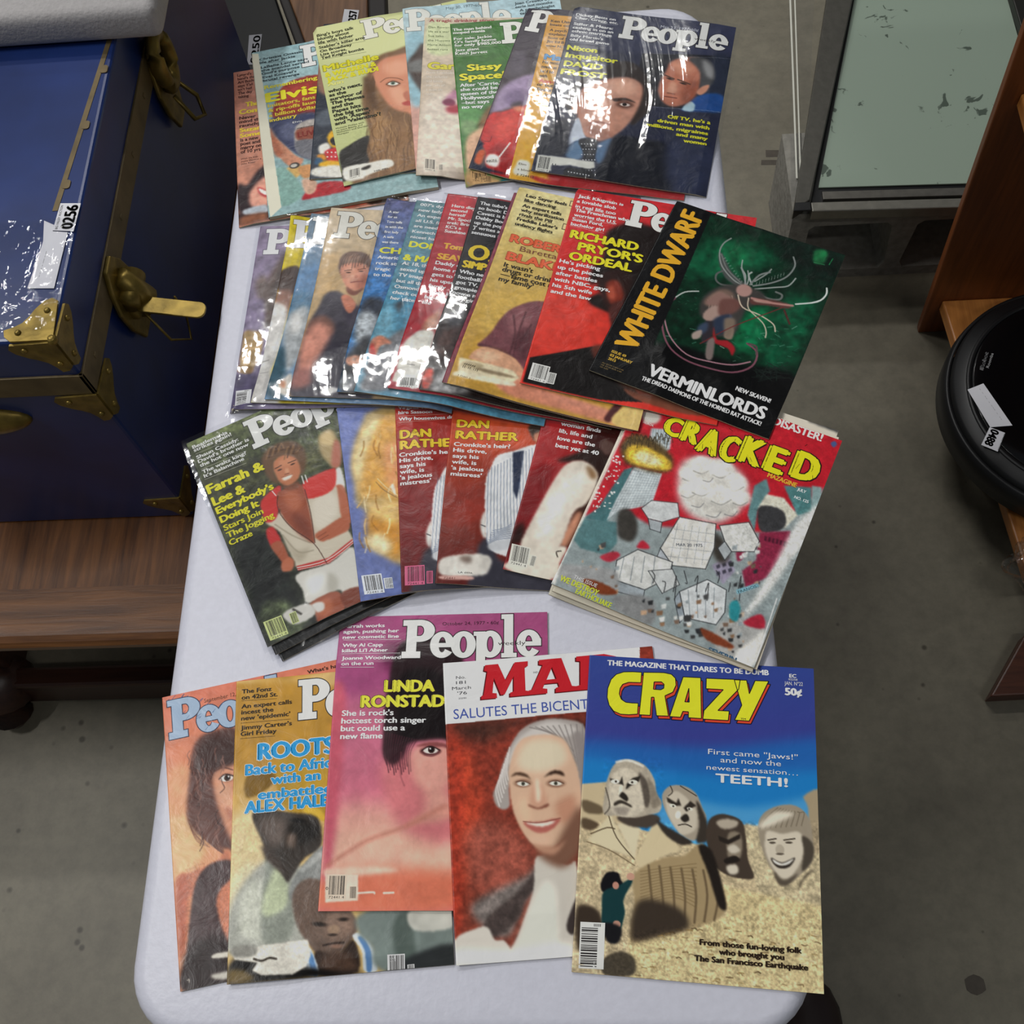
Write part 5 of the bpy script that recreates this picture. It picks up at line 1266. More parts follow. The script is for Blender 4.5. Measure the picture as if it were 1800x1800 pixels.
['P','5d4a2c',5,1,[12.6,112.4,1.3,94.7,9.9,77.2,28.9,75.7,54.1,84.9,61.7,99.4,52.5,110.2,28.9,114.1]],
['P','d9b23e',4,1,[15.9,110.9,9.6,95.6,22.1,87.8,37.7,87.7,56.3,92.9,59.2,102.8,42.1,108.2]],
['P','efe0a8',6,1,[21,104.2,24.5,93.6,40,93.4,50.4,100,37.2,105.9]],
['N',2.5,0.4,81,[-2.7,85,47.4,63,64,105.1,14.8,127.1]],
['L','3d3120',0.7,0.73,[8.7,98.3,6.8,88.9,10.1,89.7]],
['L','3d3120',0.7,0.73,[8,90.2,7.1,83.5,10.9,85.5]],
['L','3d3120',0.7,0.73,[12,93.7,7.5,78,11.7,81.2]],
['L','3d3120',0.7,0.73,[11.2,85.6,11.8,82.3,15.7,84.7]],
['L','3d3120',0.7,0.73,[15.2,89.1,12.1,76.9,16.5,80.5]],
['L','3d3120',0.7,0.73,[19.1,92.5,16.5,81.2,20.5,83.9]],
['L','3d3120',0.7,0.73,[18.4,84.4,16.8,75.8,21.4,79.7]],
['L','3d3120',0.7,0.73,[22.3,87.9,21.1,80,22.2,75.4]],
['L','3d3120',0.7,0.73,[21.6,79.8,21.5,74.6,26.2,78.9]],
['L','3d3120',0.7,0.73,[25.6,83.3,25.7,78.9,27,74.7]],
['L','3d3120',0.7,0.73,[29.5,86.8,26.1,73.5,30.9,78.2]],
['L','3d3120',0.7,0.73,[28.8,78.7,30.4,77.8,31.8,73.9]],
['L','3d3120',0.7,0.73,[32.7,82.2,30.7,72.3,35.7,77.4]],
['L','3d3120',0.7,0.72,[36.7,85.7,31.1,66.9,36.6,73.2]],
['L','3d3120',0.7,0.73,[36,77.6,35.4,71.2,37.4,68.9]],
['L','3d3120',0.7,0.73,[39.9,81.1,35.8,65.8,41.4,72.5]],
['L','3d3120',0.7,0.73,[39.2,72.9,40,70.1,42.2,68.2]],
['L','3d3120',0.7,0.73,[43.1,76.4,40.4,64.7,46.1,71.7]],
['L','3d3120',0.7,0.72,[47.1,79.9,44.7,68.9,47,67.5]],
['L','3d3120',0.7,0.73,[46.4,71.8,45.1,63.5,50.9,71]],
['E','e4e2dc',0.3,6.7,116.8,1.02,1,-0.42],
['E','e4e2dc',0.3,7.7,171.5,1.02,0.94,-0.41],
['E','e4e2dc',0.3,8.9,115,1.44,1,-0.42],
['E','e4e2dc',0.3,7.4,166.3,0.77,1.24,-0.42],
['E','e4e2dc',0.3,5.3,135.5,1.23,0.86,-0.41],
['E','e4e2dc',0.3,1.3,165.1,0.58,1.12,-0.4],
['E','e4e2dc',0.3,1.6,157.4,1.41,0.95,-0.41],
['E','e4e2dc',0.3,6.7,131.4,0.54,0.56,-0.41],
['E','e4e2dc',0.3,-1.3,157,0.92,0.9,-0.4],
['E','e4e2dc',0.3,9.7,116.7,0.75,1.01,-0.42],
['E','e4e2dc',0.3,-14.1,117.3,0.87,0.62,-0.4],
['E','e4e2dc',0.3,-2.3,128.8,1.07,0.97,-0.4],
['E','e4e2dc',0.3,0.1,156.9,0.96,0.63,-0.41],
['E','e4e2dc',0.3,12.4,123.8,0.67,0.61,-0.42],
['E','e4e2dc',0.3,14.5,168.4,1.23,0.82,-0.42],
['E','e4e2dc',0.3,-7.9,115.4,1.13,0.95,-0.4],
['E','e4e2dc',0.3,4.1,156.8,0.93,1.2,-0.41],
['E','e4e2dc',0.3,7.5,126.4,1.35,0.57,-0.42],
['E','e4e2dc',0.3,4.9,139,0.75,0.58,-0.41],
['E','e4e2dc',0.3,5,109.9,1.04,1.22,-0.41],
['E','e4e2dc',0.3,-8,129.4,1.09,0.91,-0.4],
['E','e4e2dc',0.3,13.7,164.6,0.69,0.75,-0.42],
['E','e4e2dc',0.3,-6.4,117.5,1.35,1.11,-0.4],
['E','e4e2dc',0.3,3.3,110.2,1.31,1.08,-0.41],
['E','e4e2dc',0.3,8.3,161.9,0.94,0.69,-0.42],
['E','e4e2dc',0.3,-8.4,132,0.58,0.78,-0.4],
['E','e4e2dc',0.3,14.6,155.7,1.29,1.04,-0.42],
['E','e4e2dc',0.3,0.6,151.7,0.93,1.1,-0.41],
['E','e4e2dc',0.3,2.5,129.7,1.12,1.23,-0.41],
['E','e4e2dc',0.3,4.3,173.5,0.55,0.72,-0.41],
['E','e4e2dc',0.3,2.8,164.5,1.38,1.07,-0.4],
['E','e4e2dc',0.3,7,172.4,0.82,0.7,-0.41],
['E','e4e2dc',0.3,17.5,149.8,1.15,1.01,-0.42],
['E','e4e2dc',0.3,16.8,138.4,1.29,1.04,-0.42],
['E','e4e2dc',0.3,13.3,137.6,1.19,0.95,-0.42],
['E','e4e2dc',0.3,-3.7,128.5,1.1,0.6,-0.4],
['E','e4e2dc',0.3,10.2,117.4,0.57,0.62,-0.42],
['E','e4e2dc',0.3,13.7,130.6,0.67,0.56,-0.42],
['E','e4e2dc',0.3,-2.8,163.2,1.1,1.03,-0.4],
['E','e4e2dc',0.3,4.7,114,1.08,0.81,-0.41],
['E','e4e2dc',0.3,18.1,163.1,1.32,0.58,-0.42],
['E','e4e2dc',0.3,20.7,168.7,1.37,0.61,-0.42],
['E','e4e2dc',0.3,-7.8,122.8,0.57,1.16,-0.4],
['E','e4e2dc',0.3,15.2,151.1,1.27,0.99,-0.42],
['E','e4e2dc',0.3,-5.9,121.1,0.63,1.09,-0.4],
['E','e4e2dc',0.3,-4.6,136.7,0.92,0.55,-0.4],
['E','e4e2dc',0.3,-3.8,133.7,1.18,0.81,-0.4],
['E','e4e2dc',0.3,8.1,177.8,0.98,1.13,-0.41],
['E','e4e2dc',0.3,1.2,112.9,0.92,0.86,-0.41],
['E','e4e2dc',0.3,9.9,132.5,1.17,0.92,-0.41],
['E','e4e2dc',0.3,4.1,172.4,0.61,1.11,-0.41],
['E','e4e2dc',0.3,-10.4,115.7,0.73,1.1,-0.4],
['E','e4e2dc',0.3,9.8,107.2,0.99,0.9,-0.42],
['E','e4e2dc',0.3,8,121.4,0.99,0.79,-0.42],
['E','e4e2dc',0.3,10.1,126.1,1.39,0.74,-0.42],
['E','e4e2dc',0.3,1.5,161.8,0.98,0.61,-0.4],
['E','e4e2dc',0.3,2.5,116.1,1.25,1.05,-0.41],
['E','e4e2dc',0.3,14.5,150.9,0.85,0.82,-0.42],
['E','e4e2dc',0.3,8.8,172.3,0.61,1.16,-0.41],
['E','e4e2dc',0.3,-10.8,131,0.78,1.19,-0.4],
['E','e4e2dc',0.3,3.7,137.6,1.33,0.71,-0.41],
['E','e4e2dc',0.3,5,148.1,1.21,1.08,-0.41],
['E','e4e2dc',0.3,6.8,134,0.83,0.65,-0.41],
['E','e4e2dc',0.3,16.3,152.5,1.2,0.66,-0.42],
['E','e4e2dc',0.3,8.2,164.2,1.05,0.62,-0.42],
['E','e4e2dc',0.3,10.4,171.2,0.74,0.67,-0.42],
['E','e4e2dc',0.3,3.7,161.1,1.29,0.64,-0.41],
['E','e4e2dc',0.3,-6.9,132.4,0.84,0.92,-0.4],
['E','e4e2dc',0.3,-5.5,137.8,0.71,1.24,-0.4],
['E','e4e2dc',0.3,5.1,116.5,1.41,0.62,-0.41],
['P','5f8486',1,0,[145.5,85,154.1,72.5,162,84.2,158.6,111.4,163.3,134.6,150.4,119.2]],
['P','d9d6c4',1,0,[160.1,89.3,177.4,86,196.6,98.9,188.9,119.1,181,101.5,157.3,107.7]],
['P','4f7f80',1,0,[172.9,72.9,199.3,63.6,208,89.7,196.6,98.9,185.1,86.9]],
['P','8aa5a5',1,0,[198.7,61.7,208.9,59.5,213.2,83.3,209.3,93.4]],
['P','3a3a3c',2,1,[158.3,105.2,180.3,99.7,189.2,114.7,179.1,127.6,166.7,128.9]],
['P','8a2a44',2,0,[168,132.5,195.9,118.1,199.9,135,190.7,175.7,175.8,194.4,166.4,178.5,175.1,162.4]],
['P','8a2a44',1.5,1,[148.7,145.2,160.8,148.2,162.8,163.7,157.9,170]],
['P','4d1a2c',0.5,0,[174.1,134,176.6,133.3,177.5,138.7,175.1,138.9]],
['P','4d1a2c',0.5,0,[177.9,133.5,180.4,132.8,181.4,138.2,178.9,138.5]],
['P','4d1a2c',0.5,0,[181.8,133.1,184.3,132.4,185.2,137.7,182.8,138]],
['P','4d1a2c',0.5,0,[185.6,132.6,188.1,131.9,189.1,137.3,186.6,137.5]],
['P','4d1a2c',0.5,0,[189.5,132.1,191.9,131.5,192.9,136.8,190.5,137.1]],
['P','4d1a2c',0.5,0,[193.3,131.7,195.8,131,196.7,136.4,194.3,136.6]],
['P','4d1a2c',0.5,0,[197.1,131.2,199.6,130.6,200.6,135.9,198.1,136.2]],
['P','9a93a8',1,0,[137.1,185.3,148.1,168.2,160.2,181.2,154.4,199.9]],
['P','3f3d4a',0.5,0,[141,183.6,143.5,180.5,145.7,183.5,143.2,186.7]],
['P','3f3d4a',0.5,0,[145.7,179.5,148.2,176.4,150.4,179.4,147.9,182.6]],
['P','3f3d4a',0.5,0,[150.4,175.4,152.8,172.3,155.1,175.3,152.6,178.5]],
['P','3f3d4a',0.5,0,[143.6,190.6,146.1,187.5,148.3,190.5,145.9,193.6]],
['P','3f3d4a',0.5,0,[148.3,186.5,150.8,183.4,153,186.4,150.5,189.6]],
['P','3f3d4a',0.5,0,[152.9,182.4,155.4,179.3,157.7,182.3,155.2,185.5]],
['P','3d3a36',3,1,[30.2,168.4,40.7,161.5,53.8,174.9,55.6,193.1,40.6,193.5]],
['P','3a3530',5,1,[125.2,151.3,139.6,155.4,150.3,169.3,145,179.8,133.2,172.7]],
['P','d9d7d0',10,1,[68.6,87.5,96.8,70.7,127,75.5,144,96.4,139.2,124.1,123.4,141.6,97.5,142.4,77.7,125.4]],
['E','e9e6de',6,80.3,97.9,10.72,8.58,-0.19],
['L','8d8c88',1.5,0.89,[75.7,106.6,83.6,106.3,88.9,99.4]],
['E','e9e6de',6,88.2,83.4,12.53,10.02,-0.18],
['L','8d8c88',1.5,0.89,[82.7,93.5,91.9,93.3,98.2,85.2]],
['E','e9e6de',6,107.6,79.4,13.37,10.69,-0.18],
['L','8d8c88',1.5,0.89,[101.7,90.2,111.6,90,118.3,81.4]],
['E','e9e6de',6,126.3,88.9,12.37,9.9,-0.18],
['L','8d8c88',1.5,0.88,[120.7,98.9,129.9,98.7,136.1,90.7]],
['E','e9e6de',6,85.9,117.3,9.76,7.81,-0.19],
['L','8d8c88',1.5,0.89,[81.7,125.2,88.9,125,93.8,118.7]],
['E','e9e6de',6,137.3,103.6,10.53,8.42,-0.18],
['L','8d8c88',1.5,0.88,[132.5,112.1,140.3,111.9,145.6,105.2]],
['E','e9e6de',6,96.8,106,14.19,11.36,-0.18],
['L','8d8c88',1.5,0.89,[90.5,117.5,101,117.2,108.1,108]],
['E','e9e6de',6,118.1,107.6,14.1,11.28,-0.18],
['L','8d8c88',1.5,0.88,[111.9,118.9,122.3,118.7,129.4,109.6]],
['E','cfccc4',5,98.3,124.9,8.82,6.17,-0.3],
['L','77767a',1.2,0.7,[95.2,131.6,103.2,130.2,105.5,123.9]],
['E','cfccc4',5,116.3,127.7,10.52,7.37,-0.3],
['L','77767a',1.2,0.7,[112.6,135.7,122.1,134.1,124.8,126.5]],
['E','cfccc4',5,132.4,120.7,8.75,6.12,-0.3],
['L','77767a',1.2,0.7,[129.2,127.4,137.1,126.1,139.4,119.7]],
['E','cfccc4',5,98.1,94.5,7.12,4.98,-0.3],
['L','77767a',1.2,0.71,[95.6,100,102,98.9,103.9,93.7]],
['P','cfd2d2',0.6,0,[49.6,155.3,55.9,142.7,81.3,134.6,88.6,148.5,74.7,161.1,60.4,163.3]],
['L','2b2d30',0.4,0.71,[49.6,155.3,55.9,142.7]],
['L','2b2d30',0.4,0.71,[55.9,142.7,81.3,134.6]],
['L','2b2d30',0.4,0.71,[81.3,134.6,88.6,148.5]],
['L','2b2d30',0.4,0.7,[88.6,148.5,74.7,161.1]],
['L','2b2d30',0.4,0.7,[74.7,161.1,60.4,163.3]],
['L','2b2d30',0.4,0.7,[60.4,163.3,49.6,155.3]],
['P','a9b0b4',0.6,0,[60.4,163.3,74.7,161.1,77.4,172.6,66.4,173.4]],
['L','2b2d30',0.4,0.7,[60.4,163.3,74.7,161.1]],
['L','2b2d30',0.4,0.7,[74.7,161.1,77.4,172.6]],
['L','2b2d30',0.4,0.7,[77.4,172.6,66.4,173.4]],
['L','2b2d30',0.4,0.7,[66.4,173.4,60.4,163.3]],
['P','dedcd5',0.6,0,[83.8,188.6,88.6,148.5,125,140.9,132.8,166.7,132.9,191.3,101.8,201.2]],
['L','2b2d30',0.4,0.87,[83.8,188.6,88.6,148.5]],
['L','2b2d30',0.4,0.88,[88.6,148.5,125,140.9]],
['L','2b2d30',0.4,0.87,[125,140.9,132.8,166.7]],
['L','2b2d30',0.4,0.86,[132.8,166.7,132.9,191.3]],
['L','2b2d30',0.4,0.86,[132.9,191.3,101.8,201.2]],
['L','2b2d30',0.4,0.86,[101.8,201.2,83.8,188.6]],
['P','b4bac0',0.6,0,[83.8,188.6,101.8,201.2,102.7,213,84.2,198.8]],
['L','2b2d30',0.4,0.69,[83.8,188.6,101.8,201.2]],
['L','2b2d30',0.4,0.69,[101.8,201.2,102.7,213]],
['L','2b2d30',0.4,0.69,[102.7,213,84.2,198.8]],
['L','2b2d30',0.4,0.69,[84.2,198.8,83.8,188.6]],
['L','8b9197',0.5,0.53,[89.8,156.5,97.4,197]],
['L','8b9197',0.5,0.52,[97,154.5,105,194.8]],
['L','8b9197',0.5,0.52,[104.1,152.6,112.6,192.6]],
['L','8b9197',0.5,0.52,[111.2,150.7,120.3,190.4]],
['L','8b9197',0.5,0.52,[118.3,148.9,127.9,188.2]],
['L','8b9197',0.5,0.52,[88.7,163.3,127.4,152.4]],
['L','8b9197',0.5,0.52,[89.9,173.7,129.9,161.8]],
['L','8b9197',0.5,0.52,[91,184.1,132.2,171.1]],
['L','8b9197',0.5,0.52,[92.1,194.4,134.6,180.3]],
['P','d3d4d0',0.6,0,[49.3,218.8,63.8,199.4,100.4,197.7,103.4,214.7,86.4,236.6,54.1,239.2]],
['L','2b2d30',0.4,0.87,[49.3,218.8,63.8,199.4]],
['L','2b2d30',0.4,0.87,[63.8,199.4,100.4,197.7]],
['L','2b2d30',0.4,0.86,[100.4,197.7,103.4,214.7]],
['L','2b2d30',0.4,0.86,[103.4,214.7,86.4,236.6]],
['L','2b2d30',0.4,0.86,[86.4,236.6,54.1,239.2]],
['L','2b2d30',0.4,0.86,[54.1,239.2,49.3,218.8]],
['P','9ca5ab',0.6,0,[54.1,239.2,86.4,236.6,88.3,245.7,59.5,249.8]],
['L','2b2d30',0.4,0.69,[54.1,239.2,86.4,236.6]],
['L','2b2d30',0.4,0.68,[86.4,236.6,88.3,245.7]],
['L','2b2d30',0.4,0.68,[88.3,245.7,59.5,249.8]],
['L','2b2d30',0.4,0.68,[59.5,249.8,54.1,239.2]],
['L','7e868c',0.8,0.69,[54.6,213.3,58.9,235]],
['L','7e868c',0.8,0.69,[63.7,208.3,69.6,233]],
['L','7e868c',0.8,0.69,[72.9,203.3,80.2,231]],
['L','7e868c',0.8,0.69,[82.1,198.3,90.9,228.9]],
['P','d8d8d3',0.6,0,[128.8,141.3,154.6,125.8,171.2,141.5,170.4,154.3,149.9,163.3,139.6,155.4]],
['L','2b2d30',0.4,0.87,[128.8,141.3,154.6,125.8]],
['L','2b2d30',0.4,0.87,[154.6,125.8,171.2,141.5]],
['L','2b2d30',0.4,0.86,[171.2,141.5,170.4,154.3]],
['L','2b2d30',0.4,0.86,[170.4,154.3,149.9,163.3]],
['L','2b2d30',0.4,0.86,[149.9,163.3,139.6,155.4]],
['L','2b2d30',0.4,0.86,[139.6,155.4,128.8,141.3]],
['P','aab0b3',0.6,0,[139.6,155.4,149.9,163.3,146.9,174.9,136,165.3]],
['L','2b2d30',0.4,0.69,[139.6,155.4,149.9,163.3]],
['L','2b2d30',0.4,0.69,[149.9,163.3,146.9,174.9]],
['L','2b2d30',0.4,0.69,[146.9,174.9,136,165.3]],
['L','2b2d30',0.4,0.69,[136,165.3,139.6,155.4]],
['P','cfd3d4',0.6,0,[118.1,224.1,138.4,201,159.4,203.7,166.1,226.5,162.8,241.7,132.6,247.1]],
['L','2b2d30',0.4,0.85,[118.1,224.1,138.4,201]],
['L','2b2d30',0.4,0.85,[138.4,201,159.4,203.7]],
['L','2b2d30',0.4,0.85,[159.4,203.7,166.1,226.5]],
['L','2b2d30',0.4,0.84,[166.1,226.5,162.8,241.7]],
['L','2b2d30',0.4,0.84,[162.8,241.7,132.6,247.1]],
['L','2b2d30',0.4,0.84,[132.6,247.1,118.1,224.1]],
['P','98a2aa',0.6,0,[118.1,224.1,132.6,247.1,129.9,254.1,116.2,233]],
['L','2b2d30',0.4,0.68,[118.1,224.1,132.6,247.1]],
['L','2b2d30',0.4,0.67,[132.6,247.1,129.9,254.1]],
['L','2b2d30',0.4,0.67,[129.9,254.1,116.2,233]],
['L','2b2d30',0.4,0.68,[116.2,233,118.1,224.1]],
['L','848c92',0.8,0.68,[125.2,218.9,137.2,245.1]],
['L','848c92',0.8,0.68,[132.8,214.7,144.1,242.1]],
['L','848c92',0.8,0.68,[140.3,210.6,151.1,239]],
['L','848c92',0.8,0.68,[147.8,206.5,158,236]],
['P','c2c5c4',0.6,0,[81.9,216.4,103.1,204.6,115.5,217.3,103.3,232.9]],
['L','2b2d30',0.4,0.69,[81.9,216.4,103.1,204.6]],
['L','2b2d30',0.4,0.69,[103.1,204.6,115.5,217.3]],
['L','2b2d30',0.4,0.68,[115.5,217.3,103.3,232.9]],
['L','2b2d30',0.4,0.68,[103.3,232.9,81.9,216.4]],
['L','2e2f31',0.8,0.86,[85,214.9,89.9,218.8,91.1,226.4]],
['L','2e2f31',0.8,0.86,[98.9,220.8,102.3,221.2,104.2,230.5]],
['L','2e2f31',0.8,0.85,[112.6,226.7,109.3,210,117.1,234.5]],
['L','2e2f31',0.8,0.86,[114.2,201.7,121.7,212.5,120.1,213.2]],
['L','2e2f31',0.8,0.85,[127.9,207.7,128.7,201.3,133,217.4]],
['L','2e2f31',0.8,0.85,[141.4,213.7,141,203.9,145.9,221.6]],
['L','2e2f31',0.8,0.86,[143.3,188.7,148,192.7,149.1,200.3]],
['L','2e2f31',0.8,0.85,[156.8,194.8,160.3,195.3,161.9,204.6]],
['L','2e2f31',0.8,0.85,[170.2,200.9,167.4,184.1,174.6,208.9]],
['P','9b9c9c',4,1,[19.9,238.1,52.1,229.9,61.5,247.9,45.7,258.9,9.9,262.7,-2.4,247.7]],
['P','868787',4,1,[63.6,252.8,96,242.1,105.9,266.5,73.4,267.6,64.5,263.9]],
['P','a8a8a5',4,1,[166.1,236.3,206.7,226.2,208.8,261.8,193.5,272.3,170.8,263.2]],
['P','4a4a4a',0.6,0,[167.9,243.9,170.6,241,171.6,244.8,169,246.4]],
['P','7a6455',0.6,0,[47.3,250.7,48.2,248.1,49.3,251.1,48.7,251.6]],
['P','7a6455',0.6,0,[96.2,254.1,100.6,251.5,101.5,255.2,98.5,257.1]],
['P','9aa3a6',0.6,0,[184.6,242.2,188.3,238.7,189.5,243.3,186.6,245.1]],
['P','7a6455',0.6,0,[148.9,238.1,151.1,235.9,151.9,238.8,150.4,239.7]],
['P','b3977d',0.6,0,[167.7,167.3,171.6,164.5,172.6,168.5,169.6,170.4]],
['P','cfd2cf',0.6,0,[169.3,145.8,172.4,142.1,173.6,146.9,171.5,148.3]],
['P','2f3133',0.6,0,[120.4,238.8,124.2,235.2,125.5,239.8,122.7,241.6]],
['P','7a6455',0.6,0,[172.1,169.2,175.8,165.4,177.1,170.4,173.5,172.6]],
['P','4a4a4a',0.6,0,[185,184.1,186.5,182.3,187.1,184.5,185.6,185.4]],
['P','9aa3a6',0.6,0,[49.7,226.3,53.7,223,55.1,227.5,51.4,229.7]],
['P','b3977d',0.6,0,[35.1,219.1,39.3,215.4,40.8,220.4,37.3,222.6]],
['P','b3977d',0.6,0,[181.3,185.4,184.7,181.6,186,186.5,183,188.4]],
['P','7a6455',0.6,0,[57.7,244.3,60.1,242.6,60.7,244.9,58.5,246.2]],
['P','7a6455',0.6,0,[49.9,237.3,52.8,234.2,54.1,238.1,51.9,239.6]],
['P','9aa3a6',0.6,0,[148.3,157.8,152.6,153.6,154.1,159.2,150,161.6]],
['P','cfd2cf',0.6,0,[170,229.4,170.7,226.4,171.8,229.8,171.2,230.2]],
['P','4a4a4a',0.6,0,[40.6,212.6,42,209.7,43.2,213.2,41.8,214.1]],
['P','b3977d',0.6,0,[179.4,221.8,183.3,217.6,184.7,223,181.7,224.9]],
['P','2f3133',0.6,0,[151.9,176.4,155.6,172.6,157,177.6,153.7,179.6]],
['P','4a4a4a',0.6,0,[175.6,216.1,178.1,214.6,178.6,216.8,177,217.8]],
['P','cfd2cf',0.6,0,[106.7,244.7,111,240.5,112.5,245.9,108.8,248.2]],
['P','7a6455',0.6,0,[123.9,254,128.4,250.9,129.6,255.2,126.5,257.1]],
['P','4a4a4a',0.6,0,[133,252.3,137.4,247.8,139.1,253.6,135.2,256]],
['P','2f3133',0.6,0,[163.6,195.1,166.4,191.7,167.6,196,164.9,197.7]],
['P','2f3133',0.6,0,[88.2,248.2,90,244.7,91.3,248.8,89.9,249.8]],
['P','cfd2cf',0.6,0,[126.8,248.6,130.8,244.9,132.2,249.8,129.2,251.7]],
['P','9aa3a6',0.6,0,[131.7,249.6,135.9,246.1,137.1,250.7,133.9,252.8]],
['P','b3977d',0.6,0,[136.7,252.6,140.4,250.4,141.2,253.6,138.6,255.2]],
['P','b3977d',0.6,0,[17.6,234.4,18.4,231.4,19.7,234.8,19,235.3]],
['P','4a4a4a',0.6,0,[158.9,224.4,161.1,222.3,161.9,225.1,160.1,226.2]],
['P','cfd2cf',0.6,0,[162.6,151.1,166.4,149.1,167.1,152.2,164.8,153.8]],
['P','cfd2cf',0.6,0,[36.3,221.9,37.3,219.5,38.3,222.3,37,223.1]],
['P','cfd2cf',0.6,0,[170,152.7,175.1,150.4,175.9,154.1,172.4,156.3]],
['P','b3977d',0.6,0,[26.5,211.5,30.4,207.2,32.2,212.7,29,214.7]],
['P','4a4a4a',0.6,0,[140.7,218.5,145.1,213.8,146.7,219.9,143.1,222.2]],
['P','b3977d',0.6,0,[-7.9,221.2,-3.6,219.1,-2.7,222.4,-6,224.3]],
['P','7a6455',0.6,0,[168.8,209.6,170.1,207.4,170.8,210.1,169.8,210.7]],
['P','7a6455',0.6,0,[136.9,243.5,139.4,240.2,140.6,244.3,139,245.4]],
['P','cfd2cf',0.6,0,[158.8,225.2,160.7,221.6,161.9,225.9,160.4,226.8]],
['P','9aa3a6',0.6,0,[156,193.7,159.2,189.9,160.5,194.8,157.9,196.5]],
['P','2f3133',0.6,0,[168.8,194.3,172.3,190.2,173.7,195.4,171,197.2]],
['P','b3977d',0.6,0,[59.2,250.1,62.2,246.2,63.8,251,60.4,253]],
['P','2f3133',0.6,0,[178,250.2,182.7,247.4,183.7,251.5,180.4,253.5]],
['P','7a6455',0.6,0,[167.9,237.3,173,234.8,173.8,238.7,170.1,241]],
['P','4a4a4a',0.6,0,[135.2,221.6,136.9,218.7,138,222.2,136.9,222.9]],
['P','2f3133',0.6,0,[171.7,247.6,173.3,244.4,174.4,248.2,173.4,249]],
['P','4a4a4a',0.6,0,[108,235.4,111.7,233.2,112.5,236.4,109.4,238.3]],
['P','9aa3a6',0.6,0,[-5.1,222.8,0.1,219.1,1.7,224.3,-2.5,226.9]],
['P','4a4a4a',0.6,0,[166.8,256,172.1,253.6,172.9,257.4,168.6,260]],
['P','2f3133',0.6,0,[27,216.1,27.9,213.2,29.2,216.6,28.2,217.2]],
['P','2f3133',0.6,0,[202,252.8,203.4,251.2,204,253.3,202.6,254.1]],
['P','2f3133',0.6,0,[176.2,174.1,179.3,170,180.6,175.1,178.2,176.7]],
['P','4a4a4a',0.6,0,[180.5,167.2,181.9,165.5,182.5,167.6,182.1,168]],
['P','b3977d',0.6,0,[191.5,247.7,192.6,245.3,193.5,248.1,192.8,248.6]],
['P','b3977d',0.6,0,[172,147.1,173.4,143.8,174.5,147.7,173.5,148.5]],
['P','b3977d',0.6,0,[32.9,235.9,35,234.9,35.4,236.4,34.5,237.1]],
['P','4a4a4a',0.6,0,[27.2,209.1,31.6,204.4,33.6,210.5,30.1,212.8]],
['P','cfd2cf',0.6,0,[158.3,165.3,160.9,161.5,162.2,166.2,160.3,167.5]],
['P','b3977d',0.6,0,[27.3,235.9,28.5,233.8,29.4,236.4,28.1,237.2]],
['P','cfd2cf',0.6,0,[160.8,182.3,163.8,180.2,164.5,183.2,162.7,184.3]],
['P','cfd2cf',0.6,0,[159.8,161,164.5,156.3,166.1,162.5,162.2,165]],
['P','9aa3a6',0.6,0,[45.3,248.2,49.9,243.5,51.8,249.6,47.2,252.4]],
['P','c2a083',0.6,0,[90.9,258,96.4,255,97.5,259.3,92.7,262.1]],
['P','2a2c2e',0.6,0,[131.5,245.8,134,242.8,135.1,246.5,133.4,247.7]],
['P','c2a083',0.6,0,[139.4,237.7,141.5,235.6,142.2,238.3,141,239.1]],
['P','8d979c',0.6,0,[175.7,240.4,177.5,238.3,178.2,241,177.4,241.6]],
['P','8a6a50',0.6,0,[104.9,252.1,110.7,249,111.8,253.5,107.1,256.3]],
['P','8a6a50',0.6,0,[136.5,226.1,140.6,222.9,141.7,227.3,138,229.6]],
['P','8a6a50',0.6,0,[172.3,230.8,177,226.7,178.4,232.3,173.9,235]],
['P','2a2c2e',0.6,0,[136.5,258.8,141.1,256.8,141.8,260,139,261.7]],
['P','3a3a3a',0.6,0,[100.2,254,102.1,250.9,103.2,254.6,101,255.9]],
['P','2a2c2e',0.6,0,[93.5,246.4,97.9,242.9,99.2,247.6,95.8,249.7]],
['P','8a6a50',0.6,0,[150.6,222.5,152.8,220.1,153.7,223.2,151.7,224.5]],
['P','c2a083',0.6,0,[168.2,221.3,172.9,218.8,173.7,222.6,170.6,224.6]],
['P','8d979c',0.6,0,[181.4,231.2,185,228.2,186,232.3,183,234.1]],
['P','3a3a3a',0.6,0,[189.5,252.5,192.9,250.1,193.7,253.4,191.1,255]],
['P','c2a083',0.6,0,[194.3,252.1,199.8,247.4,201.4,253.7,196.1,256.8]],
['P','2a2c2e',0.6,0,[178.2,223.6,182,220.9,182.8,224.7,180,226.5]],
['P','8d979c',0.6,0,[127.1,231.4,129.2,228.3,130.3,232.1,129.1,233]],
['P','2a2c2e',0.6,0,[185.7,260.9,187.7,259.3,188.2,261.5,187.1,262.3]],
['P','2a2c2e',0.6,0,[184.6,244.7,187.5,242.3,188.4,245.6,186.7,246.7]],
['P','d8d8d2',0.6,0,[109.7,257.4,114.3,253.8,115.7,258.6,112.4,260.7]],
['P','2a2c2e',0.6,0,[133.4,244.6,137.5,242.3,138.3,245.7,134.8,247.8]],
['P','d8d8d2',0.6,0,[122.2,250.8,125,248.1,126,251.6,124.2,252.8]],
['P','3a3a3a',0.6,0,[150.1,256.5,154.5,252.7,155.9,257.9,152.1,260.2]],
['P','3a3a3a',0.6,0,[144.3,261.7,148.4,259.3,149.2,262.8,145.8,264.8]],
['P','d8d8d2',0.6,0,[135.6,250.9,140.2,248,141.2,252.1,138.1,254.1]],
['P','3a3a3a',0.6,0,[131.3,246.6,137.3,241.8,139,248.2,133.5,251.5]],
['P','8a6a50',0.6,0,[121,236.9,124.2,233.3,125.5,237.8,122.3,239.8]],
